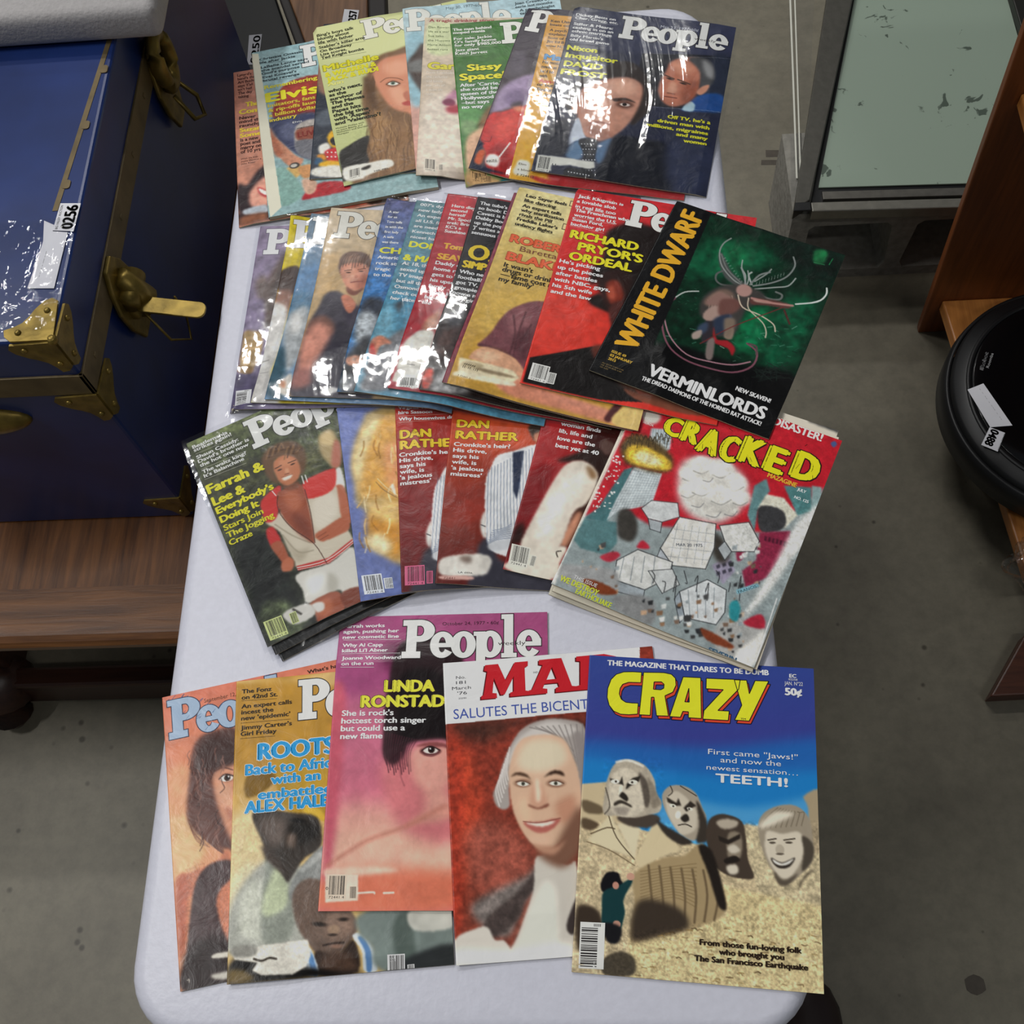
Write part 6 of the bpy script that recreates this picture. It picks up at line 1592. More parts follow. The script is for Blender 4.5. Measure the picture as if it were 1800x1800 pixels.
['P','8a6a50',0.6,0,[155.2,227.6,158.3,224.3,159.4,228.5,157,230.1]],
['P','c2a083',0.6,0,[180.8,259.1,184.6,255.4,185.8,260.2,182.9,262.1]],
['P','2a2c2e',0.6,0,[146,253.7,152.1,249.9,153.5,255.4,148.8,258.3]],
['P','8a6a50',0.6,0,[178.9,246.3,182.3,243.6,183.3,247.4,180.8,248.9]],
['P','8a6a50',0.6,0,[112.2,261.7,116.6,258.9,117.6,262.8,114.5,264.7]],
['P','3a3a3a',0.6,0,[174.2,241.5,178.1,238.9,179,242.6,175.6,244.6]],
['P','8d979c',0.6,0,[146.6,258.8,148.9,256.9,149.5,259.4,148.4,260.2]],
['P','2a2c2e',0.6,0,[170.7,211.3,172.7,209.1,173.4,212,172.5,212.7]],
['P','b03040',1.5,1,[32.1,222.5,42.5,211.5,50.3,212.2,43.8,223.4]],
['P','b8283a',1,1,[61.8,194.4,64.7,187.9,74.3,192.9,63.2,198]],
['P','a8283a',2,1,[186,227.5,198.9,214,206.7,226.2,192.4,230.6]],
['P','e4e3de',6,1,[217.1,73.2,216.6,115.3,206.3,148.5,196.8,193.1,182.9,228.9,187.2,201.3,192.9,166.7,195.8,128.5,201,101.2]],
['N',2,0.2,83,[133.3,118.2,223,57.9,227.6,179.6,178.4,240.7]],
['P','2f8d96',1.5,1,[167.5,216,172.5,209.9,178.6,217,179.9,230.2,172.5,229.6]],
['P','7fb0bf',0.6,0,[167.9,199.9,184.8,184.4,187.6,187.2,170.3,203.9]],
['T',['FRANCIS'],171.5,202.3,19.3,2.71,0,'33454a',1,-0.75,0],
['P','7a3a20',2,1,[25.8,251.8,40.7,247.2,59.9,248.6,61.7,252.7,45.7,258.9]],
['P','7a3a22',2,1,[150.3,251,164.4,250.7,185.4,255,181.8,259.4,160.8,259.9]],
['P','e8e6df',3,1,[189.9,262.5,203,235.7,207.3,227.9,210,265,196.2,274.8]],
['L','fafaf6',1,0.84,[207.2,192.4,210.3,261.1]],
['P','dcdad2',2,0,[-3.5,262.4,-11.9,81.9,-5.9,72.5,-0.1,77,1.4,155.1,0.1,240.5,3.5,269.5]],
['N',6,0.1,84,0],
['N',1.2,0.1,85,0],
['P','cfcac0',3,1,[7.8,47.9,26.3,44.5,26.9,55.9,15.1,61]],
['T',['LAKE','HUROK'],13.4,56.2,7.6,2.57,5.52,'e9e4da',1,0,0],
['T',['DISASTER!'],137.7,9.1,53.8,9.03,0,'ecdcd8',2,0,0],
['T',['C'],34.5,63.6,20.8,20.79,0,'e5d823',3,0,'241a14'],
['T',['R'],54.3,64,20.7,24.14,0,'e5d823',3,0,'241a14'],
['T',['A'],73.7,68.9,24.1,28.27,0,'e5d823',3,0,'241a14'],
['T',['C'],97.6,68.9,20.3,28.93,0,'e5d823',3,0,'241a14'],
['T',['K'],117.6,63.3,25.5,29.66,0,'e5d823',3,0,'241a14'],
['T',['E'],144.7,62.8,22.7,28.69,0,'e5d823',3,0,'241a14'],
['T',['D'],172.5,59,28.5,30.2,0,'e5d823',3,0,'241a14'],
['l','2a2014',0.4,[34.9,52.4,34,54.2]],
['l','2a2014',0.4,[37.9,37.8,34.5,44]],
['l','2a2014',0.4,[32.4,44.9,37.2,42.4]],
['l','2a2014',0.4,[64.8,44.3,64.6,39.6]],
['l','2a2014',0.4,[65,56.7,66.3,59.4]],
['l','2a2014',0.4,[57.2,34.3,60.2,34.2]],
['l','2a2014',0.4,[68.5,36.6,72.1,34.7]],
['l','2a2014',0.4,[88.3,59.9,92.2,63.8]],
['l','2a2014',0.4,[80.1,60.5,81.5,65.8]],
['l','2a2014',0.4,[103.3,33.5,98.4,31.7]],
['l','2a2014',0.4,[109,44,109.5,41.2]],
['l','2a2014',0.4,[99.7,46.1,98.6,47.7]],
['l','2a2014',0.39,[130.3,56,133.9,60.2]],
['l','2a2014',0.39,[137.8,56.2,138.1,51.6]],
['l','2a2014',0.39,[137.6,55.3,141.8,54.3]],
['l','2a2014',0.39,[150.8,32.1,154.3,31.6]],
['l','2a2014',0.4,[139.9,31.3,145.4,35.5]],
['l','2a2014',0.39,[144.3,57.3,142,53.6]],
['l','2a2014',0.39,[177.7,49.8,179.5,43]],
['l','2a2014',0.39,[177.7,20.9,179.2,18]],
['l','2a2014',0.39,[195.8,50.3,197.8,55.9]],
['T',['MAZAGINE'],153.8,70.2,31.2,4.96,0,'e3a93a',2,0,0],
['T',['JULY','NO. 125'],186.8,72.8,9.2,3.15,9.6,'d5e4e2',2,0,0],
['T',['MAR 20 1975'],97.2,180.1,26.3,3.12,0,'6a6f78',1,-0.39,0],
['T',['WE DESTROY'],5.2,261.6,41.3,5.88,0,'c3cc46',2,0,0],
['T',['EARTHQUAKE'],25,268.3,37.9,5.83,0,'c3cc46',2,0,0],
['T',['THIS ISSUE'],17.2,254.1,24.9,3.8,0,'e4e6e6',1,0,0],
['T',['SEVERIN'],164.8,270.6,28.1,4.96,0,'3f5f78',2,0,0],
['P','4a5a8a',0.6,1,[200.9,7,204.3,3.3,207.2,6.6,204.9,10.9]]]),
 'mauve':(1,[
['G','8d7f97','7a6f8a',-0.6,4.5,14.5,261.2],
['P','57506a',6,1,[-6.6,223.1,19.1,207,30.2,271.2,-0.4,265.9]],
['P','5a4a44',9,1,[17.6,83.9,26.5,58.3,38.6,43.8,50.2,138.5,24.5,148.5,14.7,120]],
['P','6e5f5a',7,1,[4.2,87.2,13,72.8,27.1,98.7,19.3,120.1]],
['P','b0905c',3,1,[1.2,153.2,17.5,151.8,24.7,172.8,17.3,205.2,2.8,206.5,0.9,172.3]],
['P','8a6a40',2,1,[0.3,199.7,16.9,201.8,16.6,210.3,1.5,208.2]],
['P','857894',6,1,[0.6,116,17.8,109.3,21.5,148.4,2,148]],
['N',8,0.2,91,0],
['B','e3dfe6',1,1,[2.3,233.4,21.1,232.7,4.6,254.6]],
['W',8,'e6e3de','6a6274',0,0]]),
 'lynyrd':(1,[
['G','b87a68','c0846e',1.8,1.8,3.2,182],
['P','2a2024',4,1,[-0.3,193.6,10.7,198,19.1,185.3,29.2,172.9,38.8,174.9,36.3,247.6,-0,238.4]],
['P','d99a86',4,1,[13.3,217.1,16.8,205.5,26.8,193.2,38.2,189.4,38.1,235,17.6,234.5]],
['P','a83a3c',2,1,[24.9,203.1,34.2,209.2,38.6,218.4,33.8,221.5,26.1,213.6]],
['P','efe6de',1.2,1,[26.4,205.5,37.2,213.9,37,219.1,28.5,213.1]],
['P','3a2a2a',5,1,[1.5,238.8,36.5,238.9,95.9,240.6,95.2,254.9,1,258.6]],
['P','b0b8c0',2,1,[6.4,236,33.4,234,34.8,247.2,9.4,245]],
['P','8a5a44',4,1,[2.9,247.2,33.2,246.8,33,259.6,2.6,259.2]],
['P','b8402c',3,1,[95.4,250.8,163,244.2,162,256.1,95,259]],
['P','3a2a22',3,1,[163,244.2,208.3,245.6,205.4,259.1,161.7,260]],
['N',6,0.12,121,0],
['W',58,'e6e3dc','2a2626',0,0],
['T',["Lynyrd's","band's the",'Art Buchwald',"says Y'all","isn't half",'The day','taking'],4.6,8.9,18.9,4.48,6.49,'4a201c',2,0,0],
['l','5a2a24',0.27,[5.6,18.3,23.3,18.1]],
['l','5a2a24',0.27,[5.5,36.6,24.3,37.1]],
['T',['The'],13.4,65,18.3,7.77,0,'dcc23c',3,0,0],
['T',['Comedy'],4.7,76.6,48,7.75,0,'dcc23c',3,0,0],
['T',['Never','mind the','raunchy'],4.8,85.7,22,5.04,6.69,'3a1c18',2,0,0],
['T',['Suzanne','Somers'],4.6,107.7,41,6.34,9.27,'dcc23c',3,0,0],
['T',['is a new','poet and','marry one','of 10 yrs'],5,123.5,23.7,5.31,6.78,'3a1c18',2,0,0],
['T',['With six kids','Joyce DeWitt a','John Ritter'],4.9,154,21.8,2.14,4.19,'4a2a22',1,0,0]]),
 'elvis':(0.9,[
['G','8fb0b6','8aa8aa',7.7,5.5,17.5,246.7],
['P','9ab8bc',6,1,[7.7,5.5,71.6,16.8,69.5,73,8.7,61.2]],
['P','8d3028',3,1,[24,97.2,36.1,73.2,56.9,65,83.6,65.4,128.8,79.9,118.5,166.5,24.1,132.9]],
['P','a03a30',9,1,[35.3,82.1,66.2,72.2,76.5,102.2,38.9,114.6]],
['P','3a3f5c',4,1,[11.3,129.5,37.7,127.6,76.5,133.5,76.6,194.3,56.1,206,24.1,169.9]],
['P','5a5f7a',6,1,[26.6,142.3,46.5,138.8,47,167.3,27.8,164.4]],
['P','a9a29c',3,1,[45.7,147.3,75.6,142.1,72.1,176,44.8,190.3]],
['P','8a4a3a',1.2,1,[45.9,153.9,71.1,154,69.1,173.1,46.6,171.5]],
['P','6d6d74',3,1,[43.3,172.7,71.9,178.1,65.5,208.4,44.4,194.4]],
['P','c08468',3,1,[13.9,156.4,24.3,167.8,41.1,195.7,49.9,204.4,42.4,215.1,30.1,209.8,16.5,182.9]],
['P','a8644a',4,1,[10.6,138.1,21.1,166.9,25.4,191.6,14.5,186.7]],
['P','c9a260',2,1,[28.2,213.5,42.8,211,48.1,222.9,34.3,234.1,27.3,223.9]],
['E','3a3430',2,37.9,211.8,6.45,4.84,-0.01],
['E','b9b5ac',1.5,37.2,211.6,4.19,2.9,-0.01],
['P','c08a5a',3,1,[42.2,217.2,58.4,215,56.6,233.5,46.9,235.2]],
['P','7fa39a',3,1,[14,212,26.6,213.1,40.3,237.7,45.2,253.7,42.6,265.8,17,274.4,12.1,234.7]],
['P','a8242c',2,1,[42.2,270,51.3,255.3,71,247.6,97.1,254.1,100.3,267.2,59.4,269.8]],
['P','c9a28a',3,1,[45.2,236.9,61.9,243.2,58.6,261.2,47.7,260.7]],
['N',4,0.2,123,0],
['P','d9d6c2',0.4,0,[-0.7,1.5,8.6,4.4,16.1,276.3,1.7,288.9,-4.1,177.6]],
['W',64,'e6e3dc','1a1a1c',0,1],
['T',['Christina Onassis:','life after Jackie'],8.9,19.5,59.3,4.25,6.48,'2c3c42',2,0,0],
['l','3c5056',0.28,[9.2,24.1,66.6,34.6]],
['T',['LaBelle Lance says','the scandal served',"God's purpose"],9.8,34.9,62.9,4.11,5.77,'2c3c42',2,0,0],
['T',["Evel Knievel's",'brutal revenge'],10.6,53.3,45.1,4.09,5.88,'2c3c42',2,0,0],
['l','3c5056',0.27,[10.9,58.4,57.1,63.2]],
['T',['Remembering'],11.3,73.1,70.2,6.43,0,'d8cf3c',2,0,0],
['T',['Elvis'],11,96.5,71.8,15.45,0,'e3d62c',3,0,0],
['T',['Imitators, fans','& rip-offs launch','a billion dollar','industry'],13.1,106.1,62.1,5.69,8.51,'d0bd3a',2,0,0],
['T',['LUV'],46.4,166.7,21.8,8.18,0,'7a2a22',2,0,0],
['T',['memories'],46.9,152.8,22.7,2.96,0,'4a3a34',1,0,0],
['T',['Elvis'],42.2,141.5,12.2,2.97,0,'e6e0da',1,0,0]]),
 'mick':(1,[
['G','2a2f3a','3a3f48',2.7,113.9,1,272.5],
['P','8d6a58',4,1,[-6.3,47.2,20.8,47.9,31.5,127.9,1.9,129.3]],
['P','555c66',6,1,[-0.2,176.7,16.8,161.2,27.8,183.6,8.7,190.3]],
['P','d9a528',2,1,[17.8,208,25.3,198.2,35.6,209.7,39.8,230.8,23.6,225.2]],
['P','e3dfd4',2,1,[7.5,223.7,18.4,218.5,22.2,229.2,11.4,236.5]],
['P','2a2a30',1,1,[21.4,214.6,27.5,208.9,32.9,219.8,26.7,223.4]],
['P','c02c34',2,1,[16,232.8,30.1,227.9,40.2,239.1,36,249,21.7,249.8]],
['E','e9e4da',0.3,19.3,234.1,1.13,1.13,0.09],
['E','e9e4da',0.3,24.4,234.6,1.13,1.13,0.09],
['E','e9e4da',0.3,29.5,235.1,1.13,1.13,0.09],
['E','e9e4da',0.3,34.6,235.5,1.12,1.12,0.09],
['E','e9e4da',0.3,19.7,241.4,1.12,1.12,0.09],
['E','e9e4da',0.3,24.8,241.8,1.12,1.12,0.09],
['E','e9e4da',0.3,29.9,242.3,1.12,1.12,0.09],
['E','e9e4da',0.3,35,242.8,1.12,1.12,0.09],
['P','d98a28',2,1,[6.7,238.2,14.6,236.8,18.3,245.4,10.6,248.8]],
['P','3a5a78',2,1,[5.4,242.2,11.8,242.7,15.5,251.3,4.4,252.4]],
['P','dca62c',2,1,[10.7,250.9,21.6,247.7,37.6,251.2,34.9,259.1,12.6,257.2]],
['P','d9d6cc',3,1,[4.8,258.5,38,257.3,43.6,276,4,270.7]],
['N',3,0.15,125,0],
['W',64,'e6e3dc','2a2626',0,1]]),
 'michelle':(0.8,[
['G','c3c88e','b9bf85',4,7.2,-6,246.6],
['P','cfd29a',10,1,[2.4,-0,123.5,15.6,112.6,77.2,3.3,63.9]],
['P','7a5c42',4,1,[53.4,119.4,64.1,94.9,78.3,80.7,99,77.8,125.4,80.1,124.9,153.8,95.9,308.4,11.4,285.8,29.3,236,43.2,210.1,42.6,174.8,44.4,143.9]],
['P','a27c54',8,1,[50.8,155,67.8,142.2,61.1,171.6,73.1,206.2,56.7,244.3,40.7,235.2,49.9,199.1]],
['P','8d6a4a',10,1,[65.4,203.8,96.1,213.3,84.6,284.3,47.2,262.6]],
['P','5d442f',6,1,[50.9,114,61.3,121.9,62.7,172.1,52.5,164.5]],
['P','cf8a6c',4,1,[64.3,113.6,76.4,91.8,97.4,86.8,125.3,98.9,110.7,195.1,95.7,189,78.6,174.8,68.6,147]],
['P','dfa284',10,1,[80,100,105.8,96.5,111.7,119.2,88,121.1]],
['P','e0a486',8,1,[81.1,141.8,97.1,144.6,99.1,170,85.5,172.5]],
['L','7a4f38',1.3,1.16,[72,127.5,81,123,93.6,127,100.1,132.9]],
['P','8a5a44',2.5,1,[77.6,133.4,88.2,129.4,96.7,138,86.2,141.1]],
['E','e9e0d4',1,86.9,135,6.92,2.8,0.3],
['E','6a7a6a',0.7,87.1,134.1,2.96,2.8,0.3],
['E','14100e',0.4,87.1,134.1,1.15,1.15,0.3],
['L','33221a',0.8,0.82,[78.4,133.7,87.2,130.7,95.9,137.3]],
['P','b87058',3,1,[96.8,155.8,103.8,153.4,104.2,169.2,97.9,167.4]],
['P','b04a44',2,1,[92.3,171.3,102.4,169.8,104.2,178.1,96.2,176.9]],
['L','5a412c',1.8,0.64,[95.2,201.4,95.7,212.5,90,223.8,91.9,237.3]],
['L','b08a60',1.8,0.63,[74.4,251.9,71.2,261.5,69.6,273.6,71.3,286.6]],
['L','8a6844',1.8,0.63,[91.3,248.2,87.6,257.7,88.2,270.5,84.2,281.9]],
['L','6a4c34',1.8,0.63,[67.1,247.7,63.9,257.4,66.6,270.8,63.7,282.5]],
['L','5a412c',1.8,0.65,[58.7,192.4,57.5,203,57.5,216.1,54.7,228.1]],
['L','b08a60',1.8,0.65,[52.8,175.3,49.6,185.4,51.4,199.2,46.5,210.7]],
['L','8a6844',1.8,0.64,[74.8,205.9,75.1,216.8,70.1,228.3,68,240.5]],
['L','6a4c34',1.8,0.64,[89.9,232,90.1,242.8,88.3,255.1,87.8,267.6]],
['L','5a412c',1.8,0.65,[42.4,200.5,39.5,210.5,38.8,223.2,40.5,236.6]],
['L','b08a60',1.8,0.65,[93.1,189.1,90.1,199.2,91.5,212.8,89.3,225.1]],
['L','8a6844',1.8,0.64,[62.7,218.3,59.8,228.2,61.6,241.6,57.6,253.1]],
['L','6a4c34',1.8,0.64,[88.6,237.9,85.1,247.5,83.4,259.7,82.2,272]],
['L','5a412c',1.8,0.64,[90.2,236.5,86.5,246.1,83.8,258,84.6,270.9]],
['L','b08a60',1.8,0.64,[65.6,228,64.1,238.2,60.8,250,58.2,261.9]],
['L','8a6844',1.8,0.64,[75.7,209.9,71.8,219.6,71.5,232.5,74,246.1]],
['L','6a4c34',1.8,0.65,[47,184.6,47.3,195.7,41.6,207.1,41.3,220]],
['L','5a412c',1.8,0.64,[72.1,202.6,71.6,213.3,68.5,225.4,70.3,238.8]],
['L','b08a60',1.8,0.64,[104.3,192.2,103.7,203,102.3,215.7,101.6,228.6]],
['L','8a6844',1.8,0.64,[82.6,238,82.5,248.6,77.7,259.9,76.6,272.2]],
['L','6a4c34',1.8,0.63,[80.3,257.7,82.1,268.7,77.9,280,74.5,291.5]],
['L','5a412c',1.8,0.63,[80.4,246.4,79.6,256.7,77.6,268.8,74.9,280.5]],
['L','b08a60',1.8,0.64,[72.9,215.4,69.4,225.1,67.9,237.6,67.3,250.2]],
['L','8a6844',1.8,0.63,[97.3,229.3,95.5,239.6,91.3,251.2,90.8,263.7]],
['L','6a4c34',1.8,0.65,[65.1,189.3,61.2,199.1,64.1,213.1,60.2,224.9]],
['L','5a412c',1.8,0.64,[64.5,226.9,62.4,237,58.2,248.5,57.4,260.9]],
['L','b08a60',1.8,0.64,[59.8,202.8,60.3,213.9,56.4,225.7,58,239]],
['L','8a6844',1.8,0.63,[53.4,253.6,53.1,264.1,46.6,274.7,47.2,287.3]],
['L','6a4c34',1.8,0.63,[66.3,263.1,64.6,273.1,64.7,285.6,61.4,297]],
['L','5a412c',1.8,0.64,[96.5,193,95.5,203.7,95.6,216.8,90.3,228.2]],
['L','b08a60',1.8,0.65,[61.3,178.2,58.3,188.3,55.7,200.7,58,214.5]],
['L','8a6844',1.8,0.64,[53.6,208.9,51,218.9,50.7,231.8,51.5,244.8]],
['L','6a4c34',1.8,0.64,[81.7,199.8,82.2,210.9,81.3,223.7,77.6,235.4]],
['L','5a412c',1.8,0.64,[39.9,240,41.4,251.1,35.1,261.9,33.5,273.9]],
['L','b08a60',1.8,0.64,[49.9,219.7,51.4,230.9,47.4,242.5,48.2,255.5]],
['L','8a6844',1.8,0.65,[54.3,202.8,55,213.9,51.7,225.8,49.3,238]],
['L','6a4c34',1.8,0.64,[81.4,212.1,77.8,221.8,76.9,234.5,74,246.4]],
['L','5a412c',1.8,0.64,[78.4,210.8,77.4,221.4,75.3,233.7,72.3,245.6]],
['L','b08a60',1.8,0.65,[73.6,181.1,75.3,192.7,70.2,204.3,71.9,217.9]],
['L','8a6844',1.8,0.64,[41.2,223.7,41.8,234.6,36.3,245.7,34.5,257.8]],
['L','6a4c34',1.8,0.65,[53.6,186.4,54.4,197.6,46.7,208.4,51.1,222.7]],
['L','5a412c',1.8,0.64,[63.6,224,63.3,234.7,60.3,246.6,60.1,259.2]],
['L','b08a60',1.8,0.64,[77,210.1,77.6,221.1,71.3,232.2,73.6,245.7]],
['L','8a6844',1.8,0.63,[79.9,249.3,77.8,259.3,78.1,272,78.1,284.6]],
['L','6a4c34',1.8,0.64,[69.1,203.1,68.4,213.7,68.7,226.8,62.3,237.8]],
['L','5a412c',1.8,0.64,[40.3,211.4,40.5,222.3,38.8,234.7,35.3,246.4]],
['L','b08a60',1.8,0.63,[101.2,208.3,101.8,219.4,94,230.3,93.4,243]],
['L','8a6844',1.8,0.65,[53.5,179,52.7,189.8,50.2,202.2,47.1,214.3]],
['L','6a4c34',1.8,0.63,[96.2,219,93.1,228.9,89.8,240.8,92.8,254.5]],
['L','5a412c',1.8,0.64,[98.2,201.8,94.3,211.6,96.3,225.2,91.7,236.8]],
['L','b08a60',1.8,0.63,[96.6,230.7,96.5,241.4,91.5,252.7,93.6,266]],
['L','8a6844',1.8,0.64,[68.8,207,70.4,218.3,62.1,228.7,65.7,242.7]],
['L','6a4c34',1.8,0.64,[41.3,226.4,39.9,236.7,40.5,249.6,34.4,260.5]],
['L','5a412c',1.8,0.64,[73.7,216,75.3,227.3,73.2,239.5,69.8,251.3]],
['L','b08a60',1.8,0.65,[56.1,196.7,53.7,207,51.8,219.4,50,231.8]],
['L','8a6844',1.8,0.64,[47.7,238.1,47.8,248.8,42.6,259.9,46.4,273.6]],
['L','6a4c34',1.8,0.64,[51.2,222.9,48.2,232.7,50.3,246.2,49,258.5]],
['L','5a412c',1.8,0.64,[51.6,238.6,52.7,249.6,46.3,260.3,46.2,272.9]],
['L','b08a60',1.8,0.63,[62.2,253.7,59.3,263.4,59.9,276.1,58.4,288.2]],
['L','8a6844',1.8,0.64,[64.8,227.9,66.2,239,58.8,249.6,62.6,263.4]],
['L','6a4c34',1.8,0.64,[56.6,242.6,57.9,253.6,50.5,264,54.4,277.7]],
['L','5a412c',1.8,0.63,[100.4,214.2,96.5,224,93.5,236.1,98.4,250.3]],
['L','b08a60',1.8,0.64,[34.5,247.1,31.6,256.8,32.7,269.7,27.9,280.4]],
['L','8a6844',1.8,0.64,[46.8,231.3,43.5,241,42,253.2,45,266.8]],
['L','6a4c34',1.8,0.63,[75.6,257,77.6,268.2,68.3,277.9,69.5,290.7]],
['L','5a412c',1.8,0.64,[82.8,242.8,79.1,252.4,79,265,76.5,276.9]],
['L','b08a60',1.8,0.65,[70.3,188.2,66.4,198,70.2,212.3,64.6,223.6]],
['L','8a6844',1.8,0.64,[96.3,197.6,95.3,208.3,89.5,219.6,91,233]],
['L','6a4c34',1.8,0.64,[47.4,231.7,44.4,241.5,45.6,254.5,43.1,266.4]],
['L','5a412c',1.8,0.65,[48.1,203.2,47.2,213.8,47.6,226.9,42.8,238.3]],
['L','b08a60',1.8,0.63,[45.6,255.2,47.1,266.1,43.7,277.7,40,289]],
['L','5a412c',1.8,0.66,[64.3,113.6,52.9,142.1,44.1,175.2]],
['L','5a412c',1.8,0.66,[64.4,115,53.4,144.5,45.5,177]],
['L','5a412c',1.8,0.66,[64.5,116.4,53.8,146.9,46.8,178.7]],
['L','5a412c',1.8,0.66,[64.6,117.9,54.2,149.3,48.2,180.5]],
['L','5a412c',1.8,0.66,[64.7,119.3,54.6,151.7,49.5,182.2]],
['L','5a412c',1.8,0.66,[64.8,120.7,55.1,154,50.9,184]],
['L','5a412c',1.8,0.66,[64.9,122.1,55.5,156.4,52.2,185.7]],
['L','5a412c',1.8,0.66,[65,123.5,55.9,158.8,53.5,187.4]],
['L','5a412c',1.8,0.66,[65.1,124.9,56.3,161.2,54.9,189.2]],
['P','2c2a28',3,1,[2.2,229.9,15.6,221.1,33,213.5,42.6,214.2,35.4,237.9,35.8,254.9,24.4,266.2,0.3,276.8,0.4,257]],
['P','e0ddd2',1.2,1,[3.8,255.9,32.4,256,60.7,258.3,63.5,269.6,45.5,272.6,25.7,277,25.4,278.7,3.6,276.3]],
['P','2a2622',1.5,1,[25,262.2,36.4,260.4,34.1,265,26,265.7]],
['N',3,0.1,127,[46.5,131,107.6,194.4,87,305.7,-3.1,277.7]],
['B','dedbd0',0,1,[7.9,260.3,23.8,259.8,6.2,275.4]],
['T',['MR PEL'],39.1,273,19,2.21,0,'333333',1,0,0],
['W',64,'dfddd2','6a6a58',0,1],
['T',["Bing's boys talk",'bluntly about','life with father'],3.8,21,50,5.52,7.57,'2f321e',2,0,0],
['l','4a4c30',0.27,[3.7,35.9,51.2,39.8]],
['T',["Stabler's killer arm"],3.5,44.4,61.7,4.6,0,'2f321e',2,0,0],
['l','4a4c30',0.27,[3.9,44.1,65,49]],
['T',['On Broadway','Liza scores,','Ted Knight bombs'],3.7,51.6,42.9,4.59,6.29,'2f321e',2,0,0],
['l','4a4c30',0.27,[4.1,64.6,63,69.2]],
['T',['Michelle'],2.9,86.7,74.4,10.43,0,'d3cc26',3,0,'6a6418'],
['T',['& WARREN &'],3.7,97.5,68.5,7.71,0,'d3cc26',3,0,0],
['T',['JACK & RUDI'],4.9,107,68.3,7.69,0,'d3cc26',3,0,0],
['T',['Ann'],4.7,114.5,21.1,5.66,0,'d8d676',2,0,0],
['T',["who's next,",'as the','survivor of','The Mamas','and the','Papas hits','the big time',"with 'Aspen'","and 'Valentino'?"],3.8,125.9,44.4,5.32,7.19,'2a2b1a',3,0,0],
['T',['Michelle Phillips with','co-stars Beatty and','Nicholson and Gordon','Nureyev'],3.9,190.1,36.2,2.28,3.48,'44472c',1,0,0]]),
 'crawford':(1,[
['G','a8c4cc','b9c8c8',95,1.1,1.7,149.7],
['P','d6b0a4',5,1,[-2.9,170.7,6.8,170.3,11.8,237.1,9.4,293,-4.3,291.7]],
['P','cfa092',8,1,[-2.1,183.9,15.6,182.2,9,277.9,-4.3,291.7]],
['P','8fb4c0',7,1,[0.6,61.3,24,56.8,16.3,171.4,-1.2,168.9]],
['P','3f302a',4,1,[-0.8,111.4,10.5,88.1,24.6,73.3,24,152.5,14.1,156]],
['P','6a6a68',5,1,[1.2,105,21.1,100.7,21.3,121.2,1.9,120.9]],
['N',6,0.1,129,0],
['W',3,'d9dad2','7a8484',0,0],
['T',['May 30, 1977•60¢'],56.7,9.7,48.5,5.06,0,'66767c',1,0,0],
['T',["Joan Crawford's",'eerie last months'],148.2,12.7,47.2,4.57,6.82,'33474e',2,0,0],
['T',['A psychologist','tells how'],153.2,26.5,47.5,4.55,6.09,'33474e',2,0,0],
['l','55686e',0.27,[143.9,19.4,201.5,18.7]]]),
 'garbo':(1,[
['G','c9b9a4','bfae9a',13.9,-0.3,16.2,269.2],
['P','c8d0a2',4,1,[3.7,12.1,34.2,11.4,37.5,62.9,5.9,64.8]],
['P','d9cbbb',14,1,[5.3,150.1,48.1,149.5,54.1,262.3,2.2,263.4]],
['E','e6dcc8',4,10.4,177.8,5.37,3.79,0.28],
['E','e6dcc8',4,25.4,177.9,5.34,3.77,0.26],
['E','e6dcc8',4,40.3,177.6,5.33,3.76,0.24],
['E','e6dcc8',4,18.1,193.7,5.33,3.76,0.26],
['E','e6dcc8',4,33,193.7,5.31,3.75,0.25],
['E','e6dcc8',4,47.8,193.3,5.3,3.74,0.24],
['E','e6dcc8',4,11.7,209.3,5.32,3.76,0.28],
['E','e6dcc8',4,26.5,209.5,5.3,3.74,0.26],
['E','e6dcc8',4,41.3,209.3,5.27,3.72,0.24],
['E','e6dcc8',4,19.3,224.9,5.29,3.73,0.27],
['E','e6dcc8',4,34,225,5.27,3.72,0.25],
['E','e6dcc8',4,48.7,224.6,5.24,3.7,0.23],
['E','e6dcc8',4,12.9,240.1,5.3,3.74,0.29],
['E','e6dcc8',4,27.6,240.3,5.25,3.7,0.26],
['E','e6dcc8',4,42.2,240.3,5.22,3.68,0.23],
['E','e6dcc8',4,20.4,255.4,5.23,3.69,0.26],
['E','e6dcc8',4,35,255.4,5.22,3.68,0.25],
['E','e6dcc8',4,49.5,255,5.17,3.65,0.18],
['P','b9809a',4,1,[30.5,145.5,38.1,134.5,45.8,125.5,48,145.1,35.4,147.6]],
['P','7a2448',3,1,[27.5,150,35.3,145.4,43.3,149.6,42,158.3,30.9,156.4]],
['P','a02838',4,1,[32.6,160.7,48.3,156,50.2,168.8,36.1,169.2]],
['P','5f8a3a',1.5,1,[42.7,127.8,47.3,123.3,46,132.1]],
['N',6,0.1,131,0],
['B','dcd2c2',0,1,[8.3,243.8,23.2,246.8,8.3,262.8]],
['B','dcd2c2',0,0,[26.2,254.4,31.9,254.4,26.4,262.9]],
['T',['A tragic drinking story'],5.2,7.6,85.4,5.28,0,'9a4648',2,0,0],
['T',['Dan Rowan:','life as a star','Sue talks','the Muppets','Marie Antoin','fastest runs'],4.8,19.7,28,3.62,8.18,'5a6a44',1,0,0],
['T',['Garbo'],6.3,94.4,58,11.63,0,'d3c93a',3,0,'7a7430'],
['T',['From Stockholm','the reclusive','and lonely','star tells of','a quiet life','today'],5.8,102.8,34.6,4.19,7.44,'ded6ca',1,0,0]]),
 'spacek':(1,[
['G','3f6f32','4a7a48',30.8,1.1,4.8,243.3],
['P','3a6a28',10,1,[-1.3,60.9,71.3,68,69.1,92.3,-1,103.5]],
